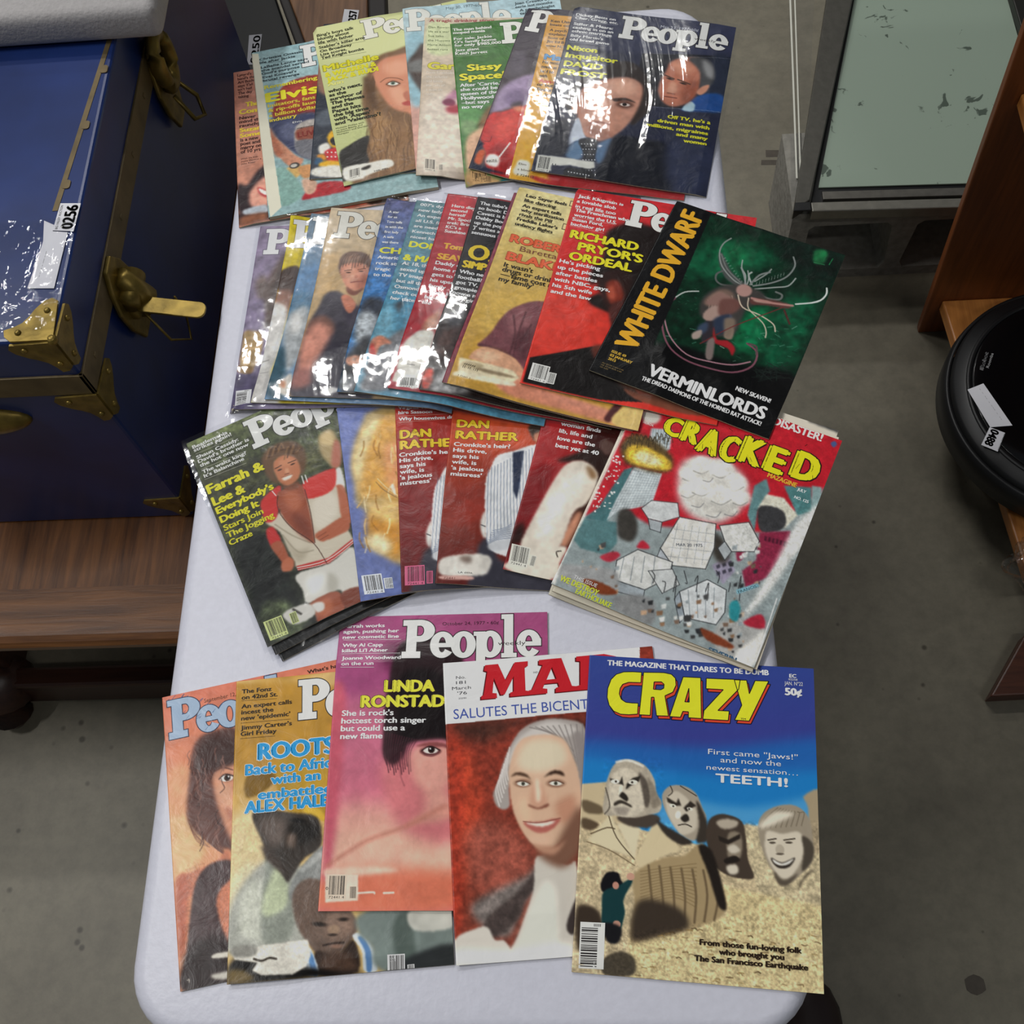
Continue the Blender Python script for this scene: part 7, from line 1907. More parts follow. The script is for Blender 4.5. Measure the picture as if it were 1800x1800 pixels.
['P','5a8f52',8,1,[-2.5,149.1,25.3,158,24,174.9,1.6,181.7]],
['P','7a9a68',6,1,[2.1,173.2,20.8,174.6,16.3,193.2,2.2,194.3]],
['P','7a5a3a',6,1,[24,174.9,38.5,150.5,50.9,153.8,32.6,184,23,187.4]],
['P','d3a888',5,1,[6.3,202.9,16.5,191.1,31.1,183.8,31,204.6,12.7,239.7,4.3,261.3,2.7,231.3]],
['P','cfa876',5,1,[3.9,254,32,261.3,45.2,267.1,47.4,277.3,1.6,267.9]],
['P','2a7a8a',2,1,[43.8,265.4,71.2,269.3,70.1,281.1,45.8,277.1]],
['N',7,0.15,133,0],
['B','cfa876',0,1,[7.1,252.5,26.6,255.3,6.2,263.9]],
['B','cfa876',0,0,[24.6,259.4,32.1,260.5,23.7,266.3]],
['W',64,'e2e0d6','2f4a28',0,1],
['T',['The man behind','moped mania'],2.1,14.1,50.6,4.61,5.65,'e6ead8',2,0,0],
['l','c8d4b8',0.26,[1.9,24.2,55.4,25.3]],
['T',['For sale: Jackie',"O's family home",'for only $985,000'],2.4,31,49.5,4.58,6.14,'e6ead8',2,0,0],
['l','c8d4b8',0.26,[2.1,45.7,56.9,46.6]],
['T',['Jazz giant','Keith Jarrett'],2.5,51.8,31.3,4.55,6.37,'e6ead8',2,0,0],
['l','c8d4b8',0.26,[2.8,60.5,42.6,60.6]],
['T',['Sissy'],15.4,87.7,45.2,10.61,0,'e3d62a',3,0,'2c4a1c'],
['T',['Spacek'],4.7,103.6,67.3,10.87,0,'e3d62a',3,0,'2c4a1c'],
['T',["After 'Carrie,'",'she could be','queen of the','Hollywood','–but says','no way'],4.4,114.9,52.2,5.42,7.52,'ecebe0',2,0,0]]),
 'purplep':(1,[
['G','3f3a44','4a4248',4.1,5.1,9,120.8],
['P','57505a',9,1,[1.6,92.8,15.7,82.5,24.6,117,8.1,130.1]],
['P','9d8aa8',4,1,[2.2,194,2.5,158.5,13.4,137.8,32.5,121.9,51.8,119.8,63.7,167.9,33,175.1,11.3,191.6]],
['P','7a6888',8,1,[10.8,165.3,26,148.1,37.6,167.4,20.8,178.2]],
['P','3a3038',4,1,[23.3,175.3,34.5,168.2,33.8,178.2,24.9,181.5]],
['P','c0302e',3,1,[1.4,244,0.9,201,17.4,190,36.6,176.4,64.2,169.9,90.6,276.6,27.8,289.2,12.1,259.9]],
['P','d34a40',12,1,[9.7,209.5,35.7,185.3,46,212.9,24.2,239.7]],
['P','9a2224',9,1,[15.5,254.7,34.7,243.2,51.5,283.8,27.4,287.5]],
['P','d98a68',5,1,[24.9,181.5,36.6,176.4,41.8,183.8,32.6,186.1]],
['L','5a1418',1,0.77,[2.9,243.6,12.3,243,13.2,234.3]],
['P','1c2238',1.5,0,[-0.5,288.5,-0.1,244.4,6.9,246.7,3.7,281.1,26.5,284,47.1,285.1,0.3,291.4]],
['P','c85a34',2,1,[2.7,277.3,4.2,260.1,12.1,259.9,11.5,280.7]],
['P','e3dfd6',2,1,[16.8,277,17.6,262.4,30.4,262.9,31.4,278.6]],
['L','f0ece4',1,1.84,[30.4,262.9,37.4,238.3]],
['L','4a4a4a',1.5,0.76,[17.7,274.7,29.4,271.3]],
['T',['PRIN'],18,275.6,12.1,3.35,0,'3a3434',1,-0.45,0],
['N',6,0.1,135,0],
['W',6,'e2e0da','1c181e',0,0]]),
 'yellow':(1,[
['G','d59a3a','d9a22c',16.3,2.6,7.2,257.5],
['P','dca62e',10,1,[0,176.8,16.4,152.8,26.3,234.4,7.3,249.8]],
['P','e6e0d0',2,1,[4.2,258.1,7.3,249.8,20,251.3,21.4,267.9,19,271.9,3.4,271.2]],
['P','b02c2c',3,1,[29.5,270.1,82.8,276.4,216,277.5,218.7,300.1,81.3,285.9,30.4,275.3]],
['P','a82a2c',6,1,[59.9,248.9,209.5,223.7,218.7,300.1,65.8,284.4]],
['P','3a2a28',6,1,[80.6,185.8,202.3,164.2,210.7,233.4,90.1,245.2]],
['N',6,0.06,137,0],
['T',['Ken Uston','beats odds'],4,13.2,32.4,4.28,6.5,'4a2c10',2,0,0],
['T',['A psych','explains','Sons of S'],5.3,29.6,22.4,4.26,6.94,'4a2c10',2,0,0],
['T',['Jim Ed B','wow N.Y.'],4.9,50.3,22.9,4.23,7.58,'4a2c10',2,0,0],
['l','6a4218',0.26,[4.8,22.6,35,24.7]],
['l','6a4218',0.26,[5.2,45.7,32.3,47.9]],
['l','6a4218',0.26,[5.5,59.8,31.3,61.6]],
['T',['Marlon'],6.6,80.4,54.1,9.35,0,'3f8ac0',3,0,'2a3a50'],
['T',['His most','never as',"he'd be",'with'],6.3,87.7,21.4,5.47,8.02,'3a2410',2,0,0],
['T',['Ann-M'],7.1,120.8,26.2,6.37,0,'c8481e',3,0,0],
['T',['or but',"'Beauty",'for lady'],6.1,127,21.1,5.4,7.94,'3a2410',2,0,0],
['T',['Elim','a blind!','7 724412'],7.2,257.1,9.2,3.05,8.03,'5a4a34',1,0,0]]),
 'nixon':(0.7,[
['G','2a2d42','22263a',91.1,-3.2,106.1,286.4],
['P','343850',12,1,[1.9,6.2,211.3,-5.5,211.7,51,3.4,69.1]],
['P','191b24',0.5,0,[99.8,66.7,212,53.3,212.4,145.7,110.2,156,98.9,86.9]],
['P','2a3040',10,1,[185.9,60.1,210.9,58.1,212.1,143.5,181,144.5]],
['P','1f4a8a',3,1,[163.7,149.9,174,130.3,190.8,120.5,209,119.8,210.8,145.9,165.9,153.9]],
['P','a8c4d0',2,1,[162.4,152.4,170.1,137.7,177.5,142.9,175.7,153.2]],
['P','b9745c',3,1,[128.9,127.4,129.3,109.1,133.4,92.4,137.6,75.5,153,66.2,173.1,64.8,178.5,91.3,177.3,118.5,168.5,138,153.8,149.6,138.4,145.9]],
['P','cf8f74',9,1,[136.6,80.3,153.7,70.7,169.1,84,154.1,95.9]],
['P','96543f',8,1,[159.9,112.9,174.8,101,175.3,127.8,161.1,143.8]],
['P','4a4a4c',4,1,[158.3,67.6,169.3,62.1,186.8,66.8,194.7,87.9,192.2,106.8,179.9,113.6,176.8,91.6,170.1,79.2]],
['P','8a8a8a',6,1,[176.6,66.4,189.6,75.5,193.2,95.2,183.3,90.4]],
['P','c58a70',2,1,[176,121,181.2,111.1,189.7,106.1,188.6,116.4,181.5,124.9]],
['L','3a2820',1.5,1.66,[132.8,99.4,145.3,104.1]],
['L','3a2820',1.5,1.65,[150.3,104.4,166.1,109.5]],
['E','2a1c18',2,140.4,104.9,4.29,1.49,0.23],
['E','2a1c18',2,157.8,109.9,4.29,1.48,0.21],
['P','d39a80',4,1,[141.4,111.6,148.7,110.4,151.8,125.6,140.5,127.6]],
['L','6a3a2c',1.5,0.98,[140.7,128.7,149.9,129.2]],
['L','5a2a22',1.5,1.31,[138.4,135.1,153.3,135.3]],
['L','c8cdd6',0.4,0.34,[99.8,66.7,140.7,62.2]],
['L','c8cdd6',0.4,0.33,[157.8,64.2,211.5,55.7]],
['L','c8cdd6',0.4,0.41,[124.1,155.4,210.9,146.5]],
['P','2a1f1c',4,1,[20.4,174.8,19.5,152.5,28.4,128.3,43.2,116.8,54.7,105.5,65.7,91.4,85,85,103.6,95.4,119.4,120.1,125.2,146.2,120.6,169.5,106,190.4,103.1,173.2,109.1,149.4,104.8,123,86.3,112.8,64.4,122.1,39.9,135.6,33.3,154.8,34.6,179.2]],
['P','c08a74',3,1,[38.2,189.6,33.3,154.8,39.9,135.6,64,119.9,89.6,112.2,108,122.3,110.7,149.1,104.5,181.8,92.3,206.6,78.4,220.2,55.3,219.5,44.6,206.1]],
['P','d3a088',12,1,[42.3,148.8,62.7,131.7,77,156.2,61.6,181.5]],
['P','d8a68e',9,1,[65.1,126.6,93.6,116,103.4,134.7,81.9,146]],
['P','9a6450',8,1,[51.9,200.6,75,201.3,87.5,216.4,65.7,222.2]],
['P','c58f7a',2,1,[28.5,173.5,31.3,161.8,36.6,172.2,37,183.2,31.8,181.8]],
['P','3a2620',2,1,[76.3,151.8,92.1,147.3,104.7,152.6,92.9,151.7,80.3,156]],
['P','6d4436',3,1,[81,160,91.1,150.9,103.8,157.3,93.5,165.2]],
['E','d9cbc2',1.2,92.4,158.6,6.22,2.62,-0.08],
['E','2a1c18',0.8,92,158.2,2.78,2.62,-0.21],
['E','0c0808',0.4,92,158.2,1.15,1.15,-0.21],
['P','d39a82',6,1,[67.4,158.2,73.8,156.9,80,182.7,69.2,186.9]],
['L','8a4a40',2.5,1.95,[56.1,196.6,66.9,192.8,78.9,195.1]],
['P','7a4a3c',4,1,[43.1,153.2,55.3,146.8,59.8,152.9,50.4,156.6]],
['E','2a1e1c',2,52,156.3,3.95,1.64,-0.16],
['P','c8d0dc',2,1,[34.6,235.6,35.4,209.7,39.8,189.4,51,213.7,56.1,223.6,43.8,227.7]],
['P','5a7a9a',3,1,[35.4,252.3,35.8,237.5,49.7,224.6,56.4,242.7,52.3,255.8]],
['P','4a6a8c',4,1,[69.1,232.3,87.5,216.4,83.9,251.1,75.1,256.5]],
['P','14161e',2,1,[46.9,227.2,55.5,220.5,69.2,223.7,71.2,253,71.7,273.2,58.8,273.3,57.1,246.7]],
['E','d8dae0',0.3,51.7,230.7,0.72,0.72,-0.16],
['E','d8dae0',0.3,55.2,230.2,0.72,0.72,-0.15],
['E','d8dae0',0.3,58.7,229.6,0.72,0.72,-0.15],
['E','d8dae0',0.3,62.2,229.1,0.72,0.72,-0.15],
['E','d8dae0',0.3,65.7,228.5,0.72,0.72,-0.15],
['E','d8dae0',0.3,54.8,238.7,0.72,0.72,-0.15],
['E','d8dae0',0.3,58.3,238.2,0.72,0.72,-0.15],
['E','d8dae0',0.3,61.8,237.6,0.72,0.72,-0.15],
['E','d8dae0',0.3,65.3,237.1,0.72,0.72,-0.15],
['E','d8dae0',0.3,68.8,236.6,0.72,0.72,-0.15],
['E','d8dae0',0.3,54.7,247.1,0.72,0.72,-0.15],
['E','d8dae0',0.3,58.2,246.6,0.72,0.72,-0.15],
['E','d8dae0',0.3,61.7,246,0.72,0.72,-0.15],
['E','d8dae0',0.3,65.2,245.5,0.72,0.72,-0.15],
['E','d8dae0',0.3,68.7,245,0.72,0.72,-0.15],
['E','d8dae0',0.3,57.8,255,0.72,0.72,-0.15],
['E','d8dae0',0.3,61.3,254.4,0.72,0.72,-0.15],
['E','d8dae0',0.3,64.8,253.9,0.72,0.72,-0.15],
['E','d8dae0',0.3,68.3,253.4,0.72,0.72,-0.15],
['E','d8dae0',0.3,71.7,252.9,0.72,0.72,-0.14],
['E','d8dae0',0.3,57.7,263.2,0.72,0.72,-0.15],
['E','d8dae0',0.3,61.2,262.7,0.72,0.72,-0.15],
['E','d8dae0',0.3,64.7,262.2,0.72,0.72,-0.15],
['E','d8dae0',0.3,68.1,261.7,0.72,0.72,-0.14],
['E','d8dae0',0.3,71.6,261.2,0.72,0.72,-0.14],
['E','d8dae0',0.3,60.8,270.9,0.71,0.71,-0.16],
['E','d8dae0',0.3,64.2,270.4,0.71,0.71,-0.16],
['E','d8dae0',0.3,67.7,269.8,0.71,0.71,-0.15],
['E','d8dae0',0.3,71.1,269.3,0.71,0.71,-0.15],
['E','d8dae0',0.3,74.6,268.8,0.71,0.71,-0.13],
['P','12141e',6,1,[87.5,216.4,102.5,208.7,125.6,210.3,155.4,214.6,168.6,280.1,79.7,281.7,82.3,251.3]],
['P','141726',6,1,[-3.7,261.4,0.6,218,23.7,192,33.4,216.6,35,250.3,3.8,258.1]],
['P','2a3048',14,1,[154.8,210.4,205.6,203.6,205.7,274.2,168.3,278.2]],
['P','cfcfc6',1,0,[2.6,256.2,27.7,254.7,71.8,256,74.2,264.9,67.5,267.9,42.8,265.5,31.9,268.3,22.3,269,22.5,278.1,4.8,279.2]],
['P','12141a',2,1,[42,269.7,71.3,271.3,73.8,284.8,41.5,284]],
['E','d8dae0',0.3,43.9,275.5,0.8,0.8,-0.15],
['E','d8dae0',0.3,47.5,275.8,0.8,0.8,-0.15],
['E','d8dae0',0.3,51.1,276,0.79,0.79,-0.16],
['E','d8dae0',0.3,54.7,276.3,0.79,0.79,-0.15],
['E','d8dae0',0.3,58.3,276.5,0.79,0.79,-0.15],
['E','d8dae0',0.3,61.9,276.8,0.79,0.79,-0.17],
['E','d8dae0',0.3,65.5,276.9,0.79,0.79,-0.16],
['E','d8dae0',0.3,69,277.2,0.79,0.79,-0.16],
['E','d8dae0',0.3,45.1,281.8,0.79,0.79,-0.16],
['E','d8dae0',0.3,48.7,282,0.79,0.79,-0.16],
['E','d8dae0',0.3,52.3,282.3,0.79,0.79,-0.16],
['E','d8dae0',0.3,55.8,282.5,0.79,0.79,-0.16],
['E','d8dae0',0.3,59.4,282.7,0.79,0.79,-0.16],
['E','d8dae0',0.3,63,282.9,0.79,0.79,-0.17],
['E','d8dae0',0.3,66.6,283.2,0.79,0.79,-0.17],
['E','d8dae0',0.3,70.2,283.4,0.79,0.79,-0.17],
['N',9,0.08,139,0],
['B','cfcfc6',0,1,[3.6,257.1,20,257.1,4.2,280.3]],
['T',['L.L.'],22.3,269,7.3,2.87,0,'2a2a2a',2,0,0],
['W',64,'dcdcd8','2a2626',0,1],
['T',['Dickey Betts on','Cher, Gregg, etc.'],4,16.8,52.2,4.48,5.96,'e2e4ea',2,0,0],
['l','b8bccc',0.28,[3.6,26.1,60.2,24.9]],
['T',['Stiller & Meara:','cashing in on an','ethnic marriage'],4,33.6,51.6,4.46,6.56,'e2e4ea',2,0,0],
['l','b8bccc',0.27,[4,49.3,56.5,48.2]],
['T',["Billy Martin's",'old brawl game'],4.2,54.9,42.3,4.43,6.77,'e2e4ea',2,0,0],
['l','b8bccc',0.27,[4,64.7,54.9,63.6]],
['T',['May 23, 1977•60¢'],115,18.8,48.9,4.58,0,'c6c9d4',1,0,0],
['T',['Nixon'],3.5,78.6,39.5,8.47,0,'d8d62a',3,0,0],
['T',['Inquisitor'],4.1,91.6,67.5,8.43,0,'d8d62a',3,0,0],
['T',['DAVID'],4.7,106.5,50.2,8.73,0,'d8d62a',3,0,0],
['T',['FROST'],3.4,121.2,58.6,9.03,0,'d8d62a',3,0,0],
['T',["Off TV, he's a"],146.9,169.8,53.2,5.19,0,'d2cf2c',3,0,0],
['T',['driven man with'],135.6,178.5,64.4,5.18,0,'d2cf2c',3,0,0],
['T',['millions, migraines'],123.9,187.5,75.7,5.18,0,'d2cf2c',3,0,0],
['T',['and many'],161.3,195.7,38.9,5.15,0,'d2cf2c',3,0,0],
['T',['women'],171.5,204.1,28.5,5.13,0,'d2cf2c',3,0,0]]),
 'yhead':(1,[
['G','d4c02a','cdb82c',8.3,1,0.6,74.9],
['P','3f2c24',3,1,[-2.7,82.3,3.4,73,16.5,69,26.3,81.6,23.9,103.5,16,110.9,-0.4,104.1]],
['P','8d6250',5,1,[-1.3,107.7,11.8,103.8,19.1,110.8,16.2,146.5,-0.1,139.8]],
['P','d9d6d0',5,1,[-8,129.4,2.8,122,17.3,135.8,17.2,199.6,4.3,235.8,-0.2,262,32.8,261,-5.6,190.8]],
['P','c5c2bd',4,1,[-5.6,190.8,6,188.9,21,259.7,-0.2,262]],
['P','eceae4',4,1,[-4.4,189,0.4,187.1,6,217.5,-0,217.4]],
['L','4a4648',1.5,0.75,[0.2,204.8,7.2,202.2]],
['L','5a5658',1.5,0.61,[0.8,221,9.5,219.4]],
['N',6,0.12,92,0],
['W',4,'ecebe4','9a8a2a',0,0]]),
 'bluep':(1,[
['G','5f7688','6d8fae',10.2,-2.1,1.6,98.8],
['P','5f86ac',10,1,[-1.3,84.4,20.9,72.1,24.1,119.2,-0.7,117]],
['P','4f7590',10,1,[-1.5,113.4,23.4,115.6,24.8,151.6,-2.2,152.8]],
['P','a9adae',8,1,[-2.2,152.8,14.3,130.5,26.2,144.3,28.8,195.5,15.8,228.5,2.8,188.5]],
['P','d9d8d4',8,1,[4.5,141.8,18,148.3,16.7,170,6.9,166.7]],
['P','3c5a68',6,1,[-0.1,256,-3.3,212.4,2.8,188.5,15,225,20.1,261.4]],
['P','d5cec2',3,1,[13.7,238.7,21.7,228.2,26.7,238.1,28,257.7,10.8,252.1]],
['P','c08a6a',2,1,[9.7,240.5,18,238.5,18.7,248.4]],
['N',6,0.15,93,0],
['W',3,'e6e4dc','4a5a66',0,0]]),
 'tan':(0.8,[
['G','c9b698','bda27a',5.2,1.9,15.5,108.3],
['P','c2a374',10,1,[1.6,72.5,22.2,67.8,29.4,118.7,1.6,123.3]],
['P','4c4850',4,1,[8.7,145,13.9,124.7,28.2,120.6,45.8,134.7,59.3,143.5,69.8,135.7,93.3,272.1,1.3,268.8,2.2,200.6,3.3,163.5]],
['P','35313c',12,1,[26.7,182,48,162.8,60.6,181.6,58.5,250.7,26,261.6]],
['P','403a48',6,1,[34.7,131.4,53.4,143.7,57.6,134.3,65.8,154.6,53.2,174.1]],
['P','c98066',3,1,[32.9,129.6,41.2,125.6,52.7,140,46,152.4]],
['P','7d5a50',6,1,[0.4,178.3,3.3,163.5,16.8,155.9,31,166.9,34.1,182,22.7,191.5,22.3,210.2,7,222.5,0.7,200.5]],
['P','cf8f7c',9,1,[2,185.7,13.1,167.1,26.2,172.6,31.9,185.8,24.1,219,16.2,239.2,5.1,242.6,1.8,218.8]],
['P','a06a62',9,1,[-1.4,239.4,14.9,232.6,21.4,252,2.4,259]],
['P','6b5146',3,1,[21.6,82.5,25.3,67.7,38.1,62.5,54,66.4,62.6,82.7,66.4,106.3,60.2,95.6,55.1,83,41.3,81.7,28.6,87.7,27.1,96.9]],
['P','8d6c58',5,1,[25.9,71.3,39.9,64.3,47.9,75.9,30.7,82.1]],
['P','cf8d74',2.5,1,[25.8,93.3,27.7,82.2,42.3,78.9,56.6,82.9,60.7,99.2,57.2,114,46,119,35.9,113]],
['P','dea287',7,1,[30.4,89.4,40.4,85.4,45.8,99.8,38,107.4]],
['P','a9654f',6,1,[50,97.8,58.1,92,59.5,110.3,50.3,117.9]],
['L','5a392c',1,0.9,[30.7,90.9,38.7,89.1]],
['L','5a392c',1,0.9,[46.2,88.8,54.9,86.6]],
['E','4a3128',1,35.6,93.3,2.71,0.9,-0.04],
['E','4a3128',1,50.3,90.8,2.71,0.9,-0.04],
['E','b5735c',3,45.9,98.9,2.1,2.4,-0.04],
['L','8a4038',1.2,1.2,[41,107.3,46.8,106,54.2,105.3]],
['P','7d4a3c',3,1,[36.8,113.9,47.6,119.5,57.2,114.4,50.1,125.3,40.8,123.8]],
['L','4f3a30',1.2,0.75,[24.1,87.9,25.7,75,29,67.5]],
['L','4f3a30',1.2,0.75,[27.4,85.9,28.7,73,32.1,67.4]],
['L','4f3a30',1.2,0.75,[30.7,83.9,31.8,71.1,35.1,67.2]],
['L','4f3a30',1.2,0.75,[34,82,35.7,74.6,38.1,67.1]],
['L','4f3a30',1.2,0.75,[38.5,87.3,38.7,72.6,41.2,67]],
['L','4f3a30',1.2,0.75,[41.9,85.3,41.7,70.6,44.2,66.8]],
['L','4f3a30',1.2,0.75,[45.2,83.4,45.7,74.2,47.2,66.7]],
['L','4f3a30',1.2,0.75,[48.5,81.4,48.7,72.2,50.2,66.6]],
['L','4f3a30',1.2,0.75,[53,86.7,51.7,70.2,53.2,66.5]],
['L','4f3a30',1.2,0.75,[56.3,84.7,55.6,73.7,56.3,66.3]],
['P','d8d6d2',1.5,1,[34.5,261.3,45.1,256,53.9,257.4,51.9,262.3,38.2,266]],
['N',7,0.12,94,0],
['W',9,'d5d3c8','5a5146',0,0]]),
 'ch':(1,[
['G','5a5d86','3f78b0',15.8,7.1,4.8,146.8],
['P','3572ac',8,1,[2.4,113.5,22.5,108.2,30.7,163.6,4.4,165.7]],
['P','2f3440',7,1,[1.6,152.7,29.1,156.2,27.4,202.2,5.2,207.5]],
['P','a8aeb2',8,1,[-0.9,181.4,11.1,169,24.7,183.3,23.7,211.7,8.3,221.6]],
['P','1c1d22',8,1,[-1.1,246,10.5,218,23.3,209.9,26.2,280.1,2.2,281.8]],
['P','c08a70',3,1,[1.5,237.4,15.5,234.9,19.4,246.4,3.6,247.4]],
['P','6a6d72',4,1,[-1.5,264.2,15.2,261.5,17.1,277.5,0.1,278.7]],
['N',5,0.3,95,0],
['T',['A star','for us','Tom tells','in with the','first lady','A wife','was there'],6.5,25.1,12.6,3.37,7.48,'e6e6f0',2,0,0],
['T',['CHER'],5.7,84.5,48.6,8.14,0,'d9d62c',3,0,0],
['T',['America','rock star','tragic','to the end'],5.4,92.9,29.3,4.51,8.52,'eceef2',2,0,0]]),
 'teal':(1,[
['G','5f8288','4f88a0',16.6,-0.3,4.4,160.7],
['P','4a8aa6',10,1,[-0.8,142.3,45.2,146.3,43,192.8,4,180]],
['P','6aa0b4',7,1,[-0.3,165.3,11.6,159.6,21.5,205.3,0.7,199.4]],
['P','77787c',6,1,[17.8,207.6,34.1,186.8,51.4,191.4,48.7,259.8,7.1,276,7.3,249.9]],
['P','c27a5e',3,1,[0.8,210.1,10.2,201.6,24.3,210.2,14,215.3,11,231.1,5,230.4]],
['P','c0392f',3,1,[1.3,217.2,5.1,214.8,11.7,231,6.1,231.9]],
['P','3a3d46',6,1,[5.8,233.6,22.6,231,20.6,251.1,5.4,253.5]],
['P','3a4048',4,1,[13.8,151.6,20.5,148.6,21.7,163.8,16.4,160.8]],
['N',5,0.2,96,0],
['T',["007's dy-",'new lady','An expert:','all U.S. fat','are needed','Kenneth G','nicest hair'],5.5,7.7,30,3.97,8.07,'dfe9ea',2,0,0],
['T',['DONNY'],6.5,69.1,58.6,8.09,0,'d9d62c',3,0,0],
['T',['& MARIE'],4.2,88.7,56.4,8.34,0,'d9d62c',3,0,0],
['T',['At 18, the','sexed up','TV image','but all the','Osmonds','check out','her dates'],5.1,95.8,34.8,4.76,8.65,'eceff0',2,0,0]]),
 'redse':(1,[
['G','a82a34','a01f2c',17.2,11.7,16.6,223.1],
['P','c03038',8,1,[3.6,13.6,34.7,14.3,32.2,43.8,6.1,43.9]],
['P','b0755c',4,1,[16.7,201.3,25.8,180.4,31.7,175.3,34.7,203.6,20.4,210]],
['P','c98f74',5,1,[18.5,197.2,26.7,184.1,30.6,198.8]],
['P','cfccc0',2,1,[4.6,266.7,2,234,9.2,217.2,18.6,208.4,34.2,212.9,29.3,262.9]],
['P','ddd9cd',7,1,[7.2,231.5,20,213.7,27.7,221.3,19.1,256.3]],
['P','e0ddd2',1,1,[4.2,265.1,28.5,259.7,31.6,283.6,6.2,284.3]],
['B','e8e4d8',0,1,[7.5,272.8,31.2,270.7,9.3,285.5]],
['T',['jah andika'],7.6,256.5,14.3,2.24,0,'555555',1,0,0],
['P','d8d0c0',3,1,[2.7,281.6,4.6,266.7,8,285.7]],
['P','a82434',1,1,[-0.1,282.1,5,279.7,26.5,286,26.3,290.8,1.9,289.8]],
['N',6,0.12,97,0],
['T',['Hero dies','second','herself','Mr. Spock','trek: Bring',"KC's a",'Sunshine'],8.2,26,29,4.09,6.33,'f0dcd8',2,0,0],
['T',['Tom'],11.7,87.2,24.9,7.7,0,'dba62c',3,0,0],
['T',['SEAVER'],8.1,103.1,49.1,7.95,0,'dba62c',3,0,0],
['T',['Daddy of','home runs','gets to','his upset','family','copes in','big-league','life'],8.4,111.2,32.9,4.84,8.5,'f0e8e4',2,0,0]]),
 'oj':(1,[
['G','1d1b1f','241d1c',17.5,-0.9,13.6,228.5],
['P','3a2a28',12,1,[4.1,213.4,11.4,174.9,20.4,164.9,34.8,223.3,14.1,253.4]],
['P','57403a',7,1,[5.7,220,10.5,193.9,19.6,218.5,12.5,235.5]],
['P','c8402c',1.5,1,[-0.3,263.9,1,252.3,9.6,252.5,10.5,273.4,2.8,276.3]],
['P','4a4a50',8,1,[4.6,176.5,19.5,161.3,27.5,181.9,12.8,191.4]],
['P','a9a9a8',8,1,[10.2,271.8,21,247.2,42.5,255.4,52,272.5,14.4,277.5]],
['N',6,0.3,98,0],
['T',["The tube's",'so boob: Dick','Cavett is back','Debby Boone tops','up the pop chart',"'J' writes a new",'sensuous book'],3.9,11.2,33.2,4.47,7.35,'e9e6e4',2,0,0],
['T',['O.J.'],6.4,90.9,46.1,20.33,0,'ddc02a',3,0,0],
['T',['SIMPSON'],4,104.1,56.1,9.54,0,'ddc02a',3,0,0],
['T',['Who needs','football? He','got TV, kids,','groupies and','now a new','baby girl'],3.1,113.3,40,4.89,7.88,'efecea',2,0,0]]),
 'maroon':(1.2,[
['G','7d3a4c','74303c',4.5,6.6,6.5,262.3],
['N',6,0.2,99,0],
['T',['Curly','in the','his','Jill','4 kids','Fine','more'],5.7,13.2,11.5,3.87,7.22,'e6d4d8',2,0,0],
['T',['H','e','l','e','n'],4.5,91.2,4.3,8.7,12.02,'d9bc34',3,0,0]]),
 'blake':(0.8,[
['G','cdbb76','b98f3e',21.4,3.6,26.9,250],
['P','c9a552',14,1,[7.5,157.6,73.8,140.9,68.2,178.5,16.7,215.2]],
['P','d5c88e',14,1,[8.1,3.3,71.3,4.6,68.3,57.5,5.5,65.8]],
['P','74464c',1.5,1,[17.2,232.6,25.6,214.1,30.2,192.7,38.8,173.8,56.5,158.2,73.9,153,106.9,147.4,133.2,252.6,84.8,263.3,59.9,238.4,36.7,231.4,21,235]],
['P','8a5a5e',9,1,[36.7,188.5,52.7,167.4,65.4,191.1,52.8,212.5]],
['P','573238',9,1,[51.3,207.2,66.3,194.7,73.9,233.9,60.4,234.6]],
['P','5a363c',2,1,[18.4,231.2,36.4,230.5,60.6,235.4,59.9,238.4,36,234.4,19.4,234.7]],
['L','4a2a30',3,1.05,[42.8,182.5,51.3,207.2,53,235.2]],
['L','4a2a30',3,0.9,[54.7,174.7,54.5,202.3,57.1,233.8]],
['L','4a2a30',3,0.9,[64.9,189.3,59.8,215.9]],
['P','cf9c7c',3,1,[12.7,253.1,21.3,235.9,37.2,233.1,59.9,238.4,79.4,254.2,96.8,263.1,88.4,276.4,58.2,264.8,28.4,255.1]],
['P','e0b796',7,1,[17.2,247.8,29.4,237.7,45.6,241.4,33.3,251.4]],
['P','c98268',4,1,[43.6,266.2,72.9,263.5,122.1,268.1,210.3,277.9,212.8,289.2,126.6,285.9,63.7,284.5]],
['P','d6907a',8,1,[87.5,273.1,137.7,270.6,175.7,274.2,154.4,278.1]],
['P','4f2a2c',1.5,1,[169.9,284.2,177.5,263.3,184.9,263.2,178.3,285.5]],
['P','d9bb74',1.5,1,[178.7,287.2,188.1,264.2,209.1,259.3,216.3,291.7]],
['P','dccfae',2,0,[2.8,255.9,17.8,255.1,43,253.5,62.8,254.1,70.6,260.6,65.5,269.5,6.9,274.6]],
['P','e6dcc0',1.5,1,[6.4,272.9,32.7,270.1,65.1,267.9,63.7,273.7,7,279.8]],
['P','b9a987',3,1,[8.6,259.8,28.9,256.7,27.6,262.7,10.6,266.5]],
['P','8a7a60',3,1,[27.4,261.9,63,260.4,62.3,263.4,28.6,266.1]],
['N',5,0.1,101,0],
['T',['7 72441 2'],7.6,279.4,14.4,2.34,0,'8a6a50',1,0,0],
['T',['###','|| || |||'],9.8,263.3,13.3,2.63,3.35,'4a4032',1,0,0],
['W',64,'d8ca94','3a3020',0,1],
['T',['Leo Sayer feels','like dancing'],10.5,13.1,49.9,4.63,7.49,'2a2416',3,0,0],
['l','4a3f28',0.25,[9.8,21.8,52.5,21.4]],
['T',['An expert tells','why sterilization','rivals the Pill'],10.4,28.9,47.4,4.61,6.89,'2a2416',3,0,0],
['l','4a3f28',0.25,[10.2,44.3,51.7,43.7]],
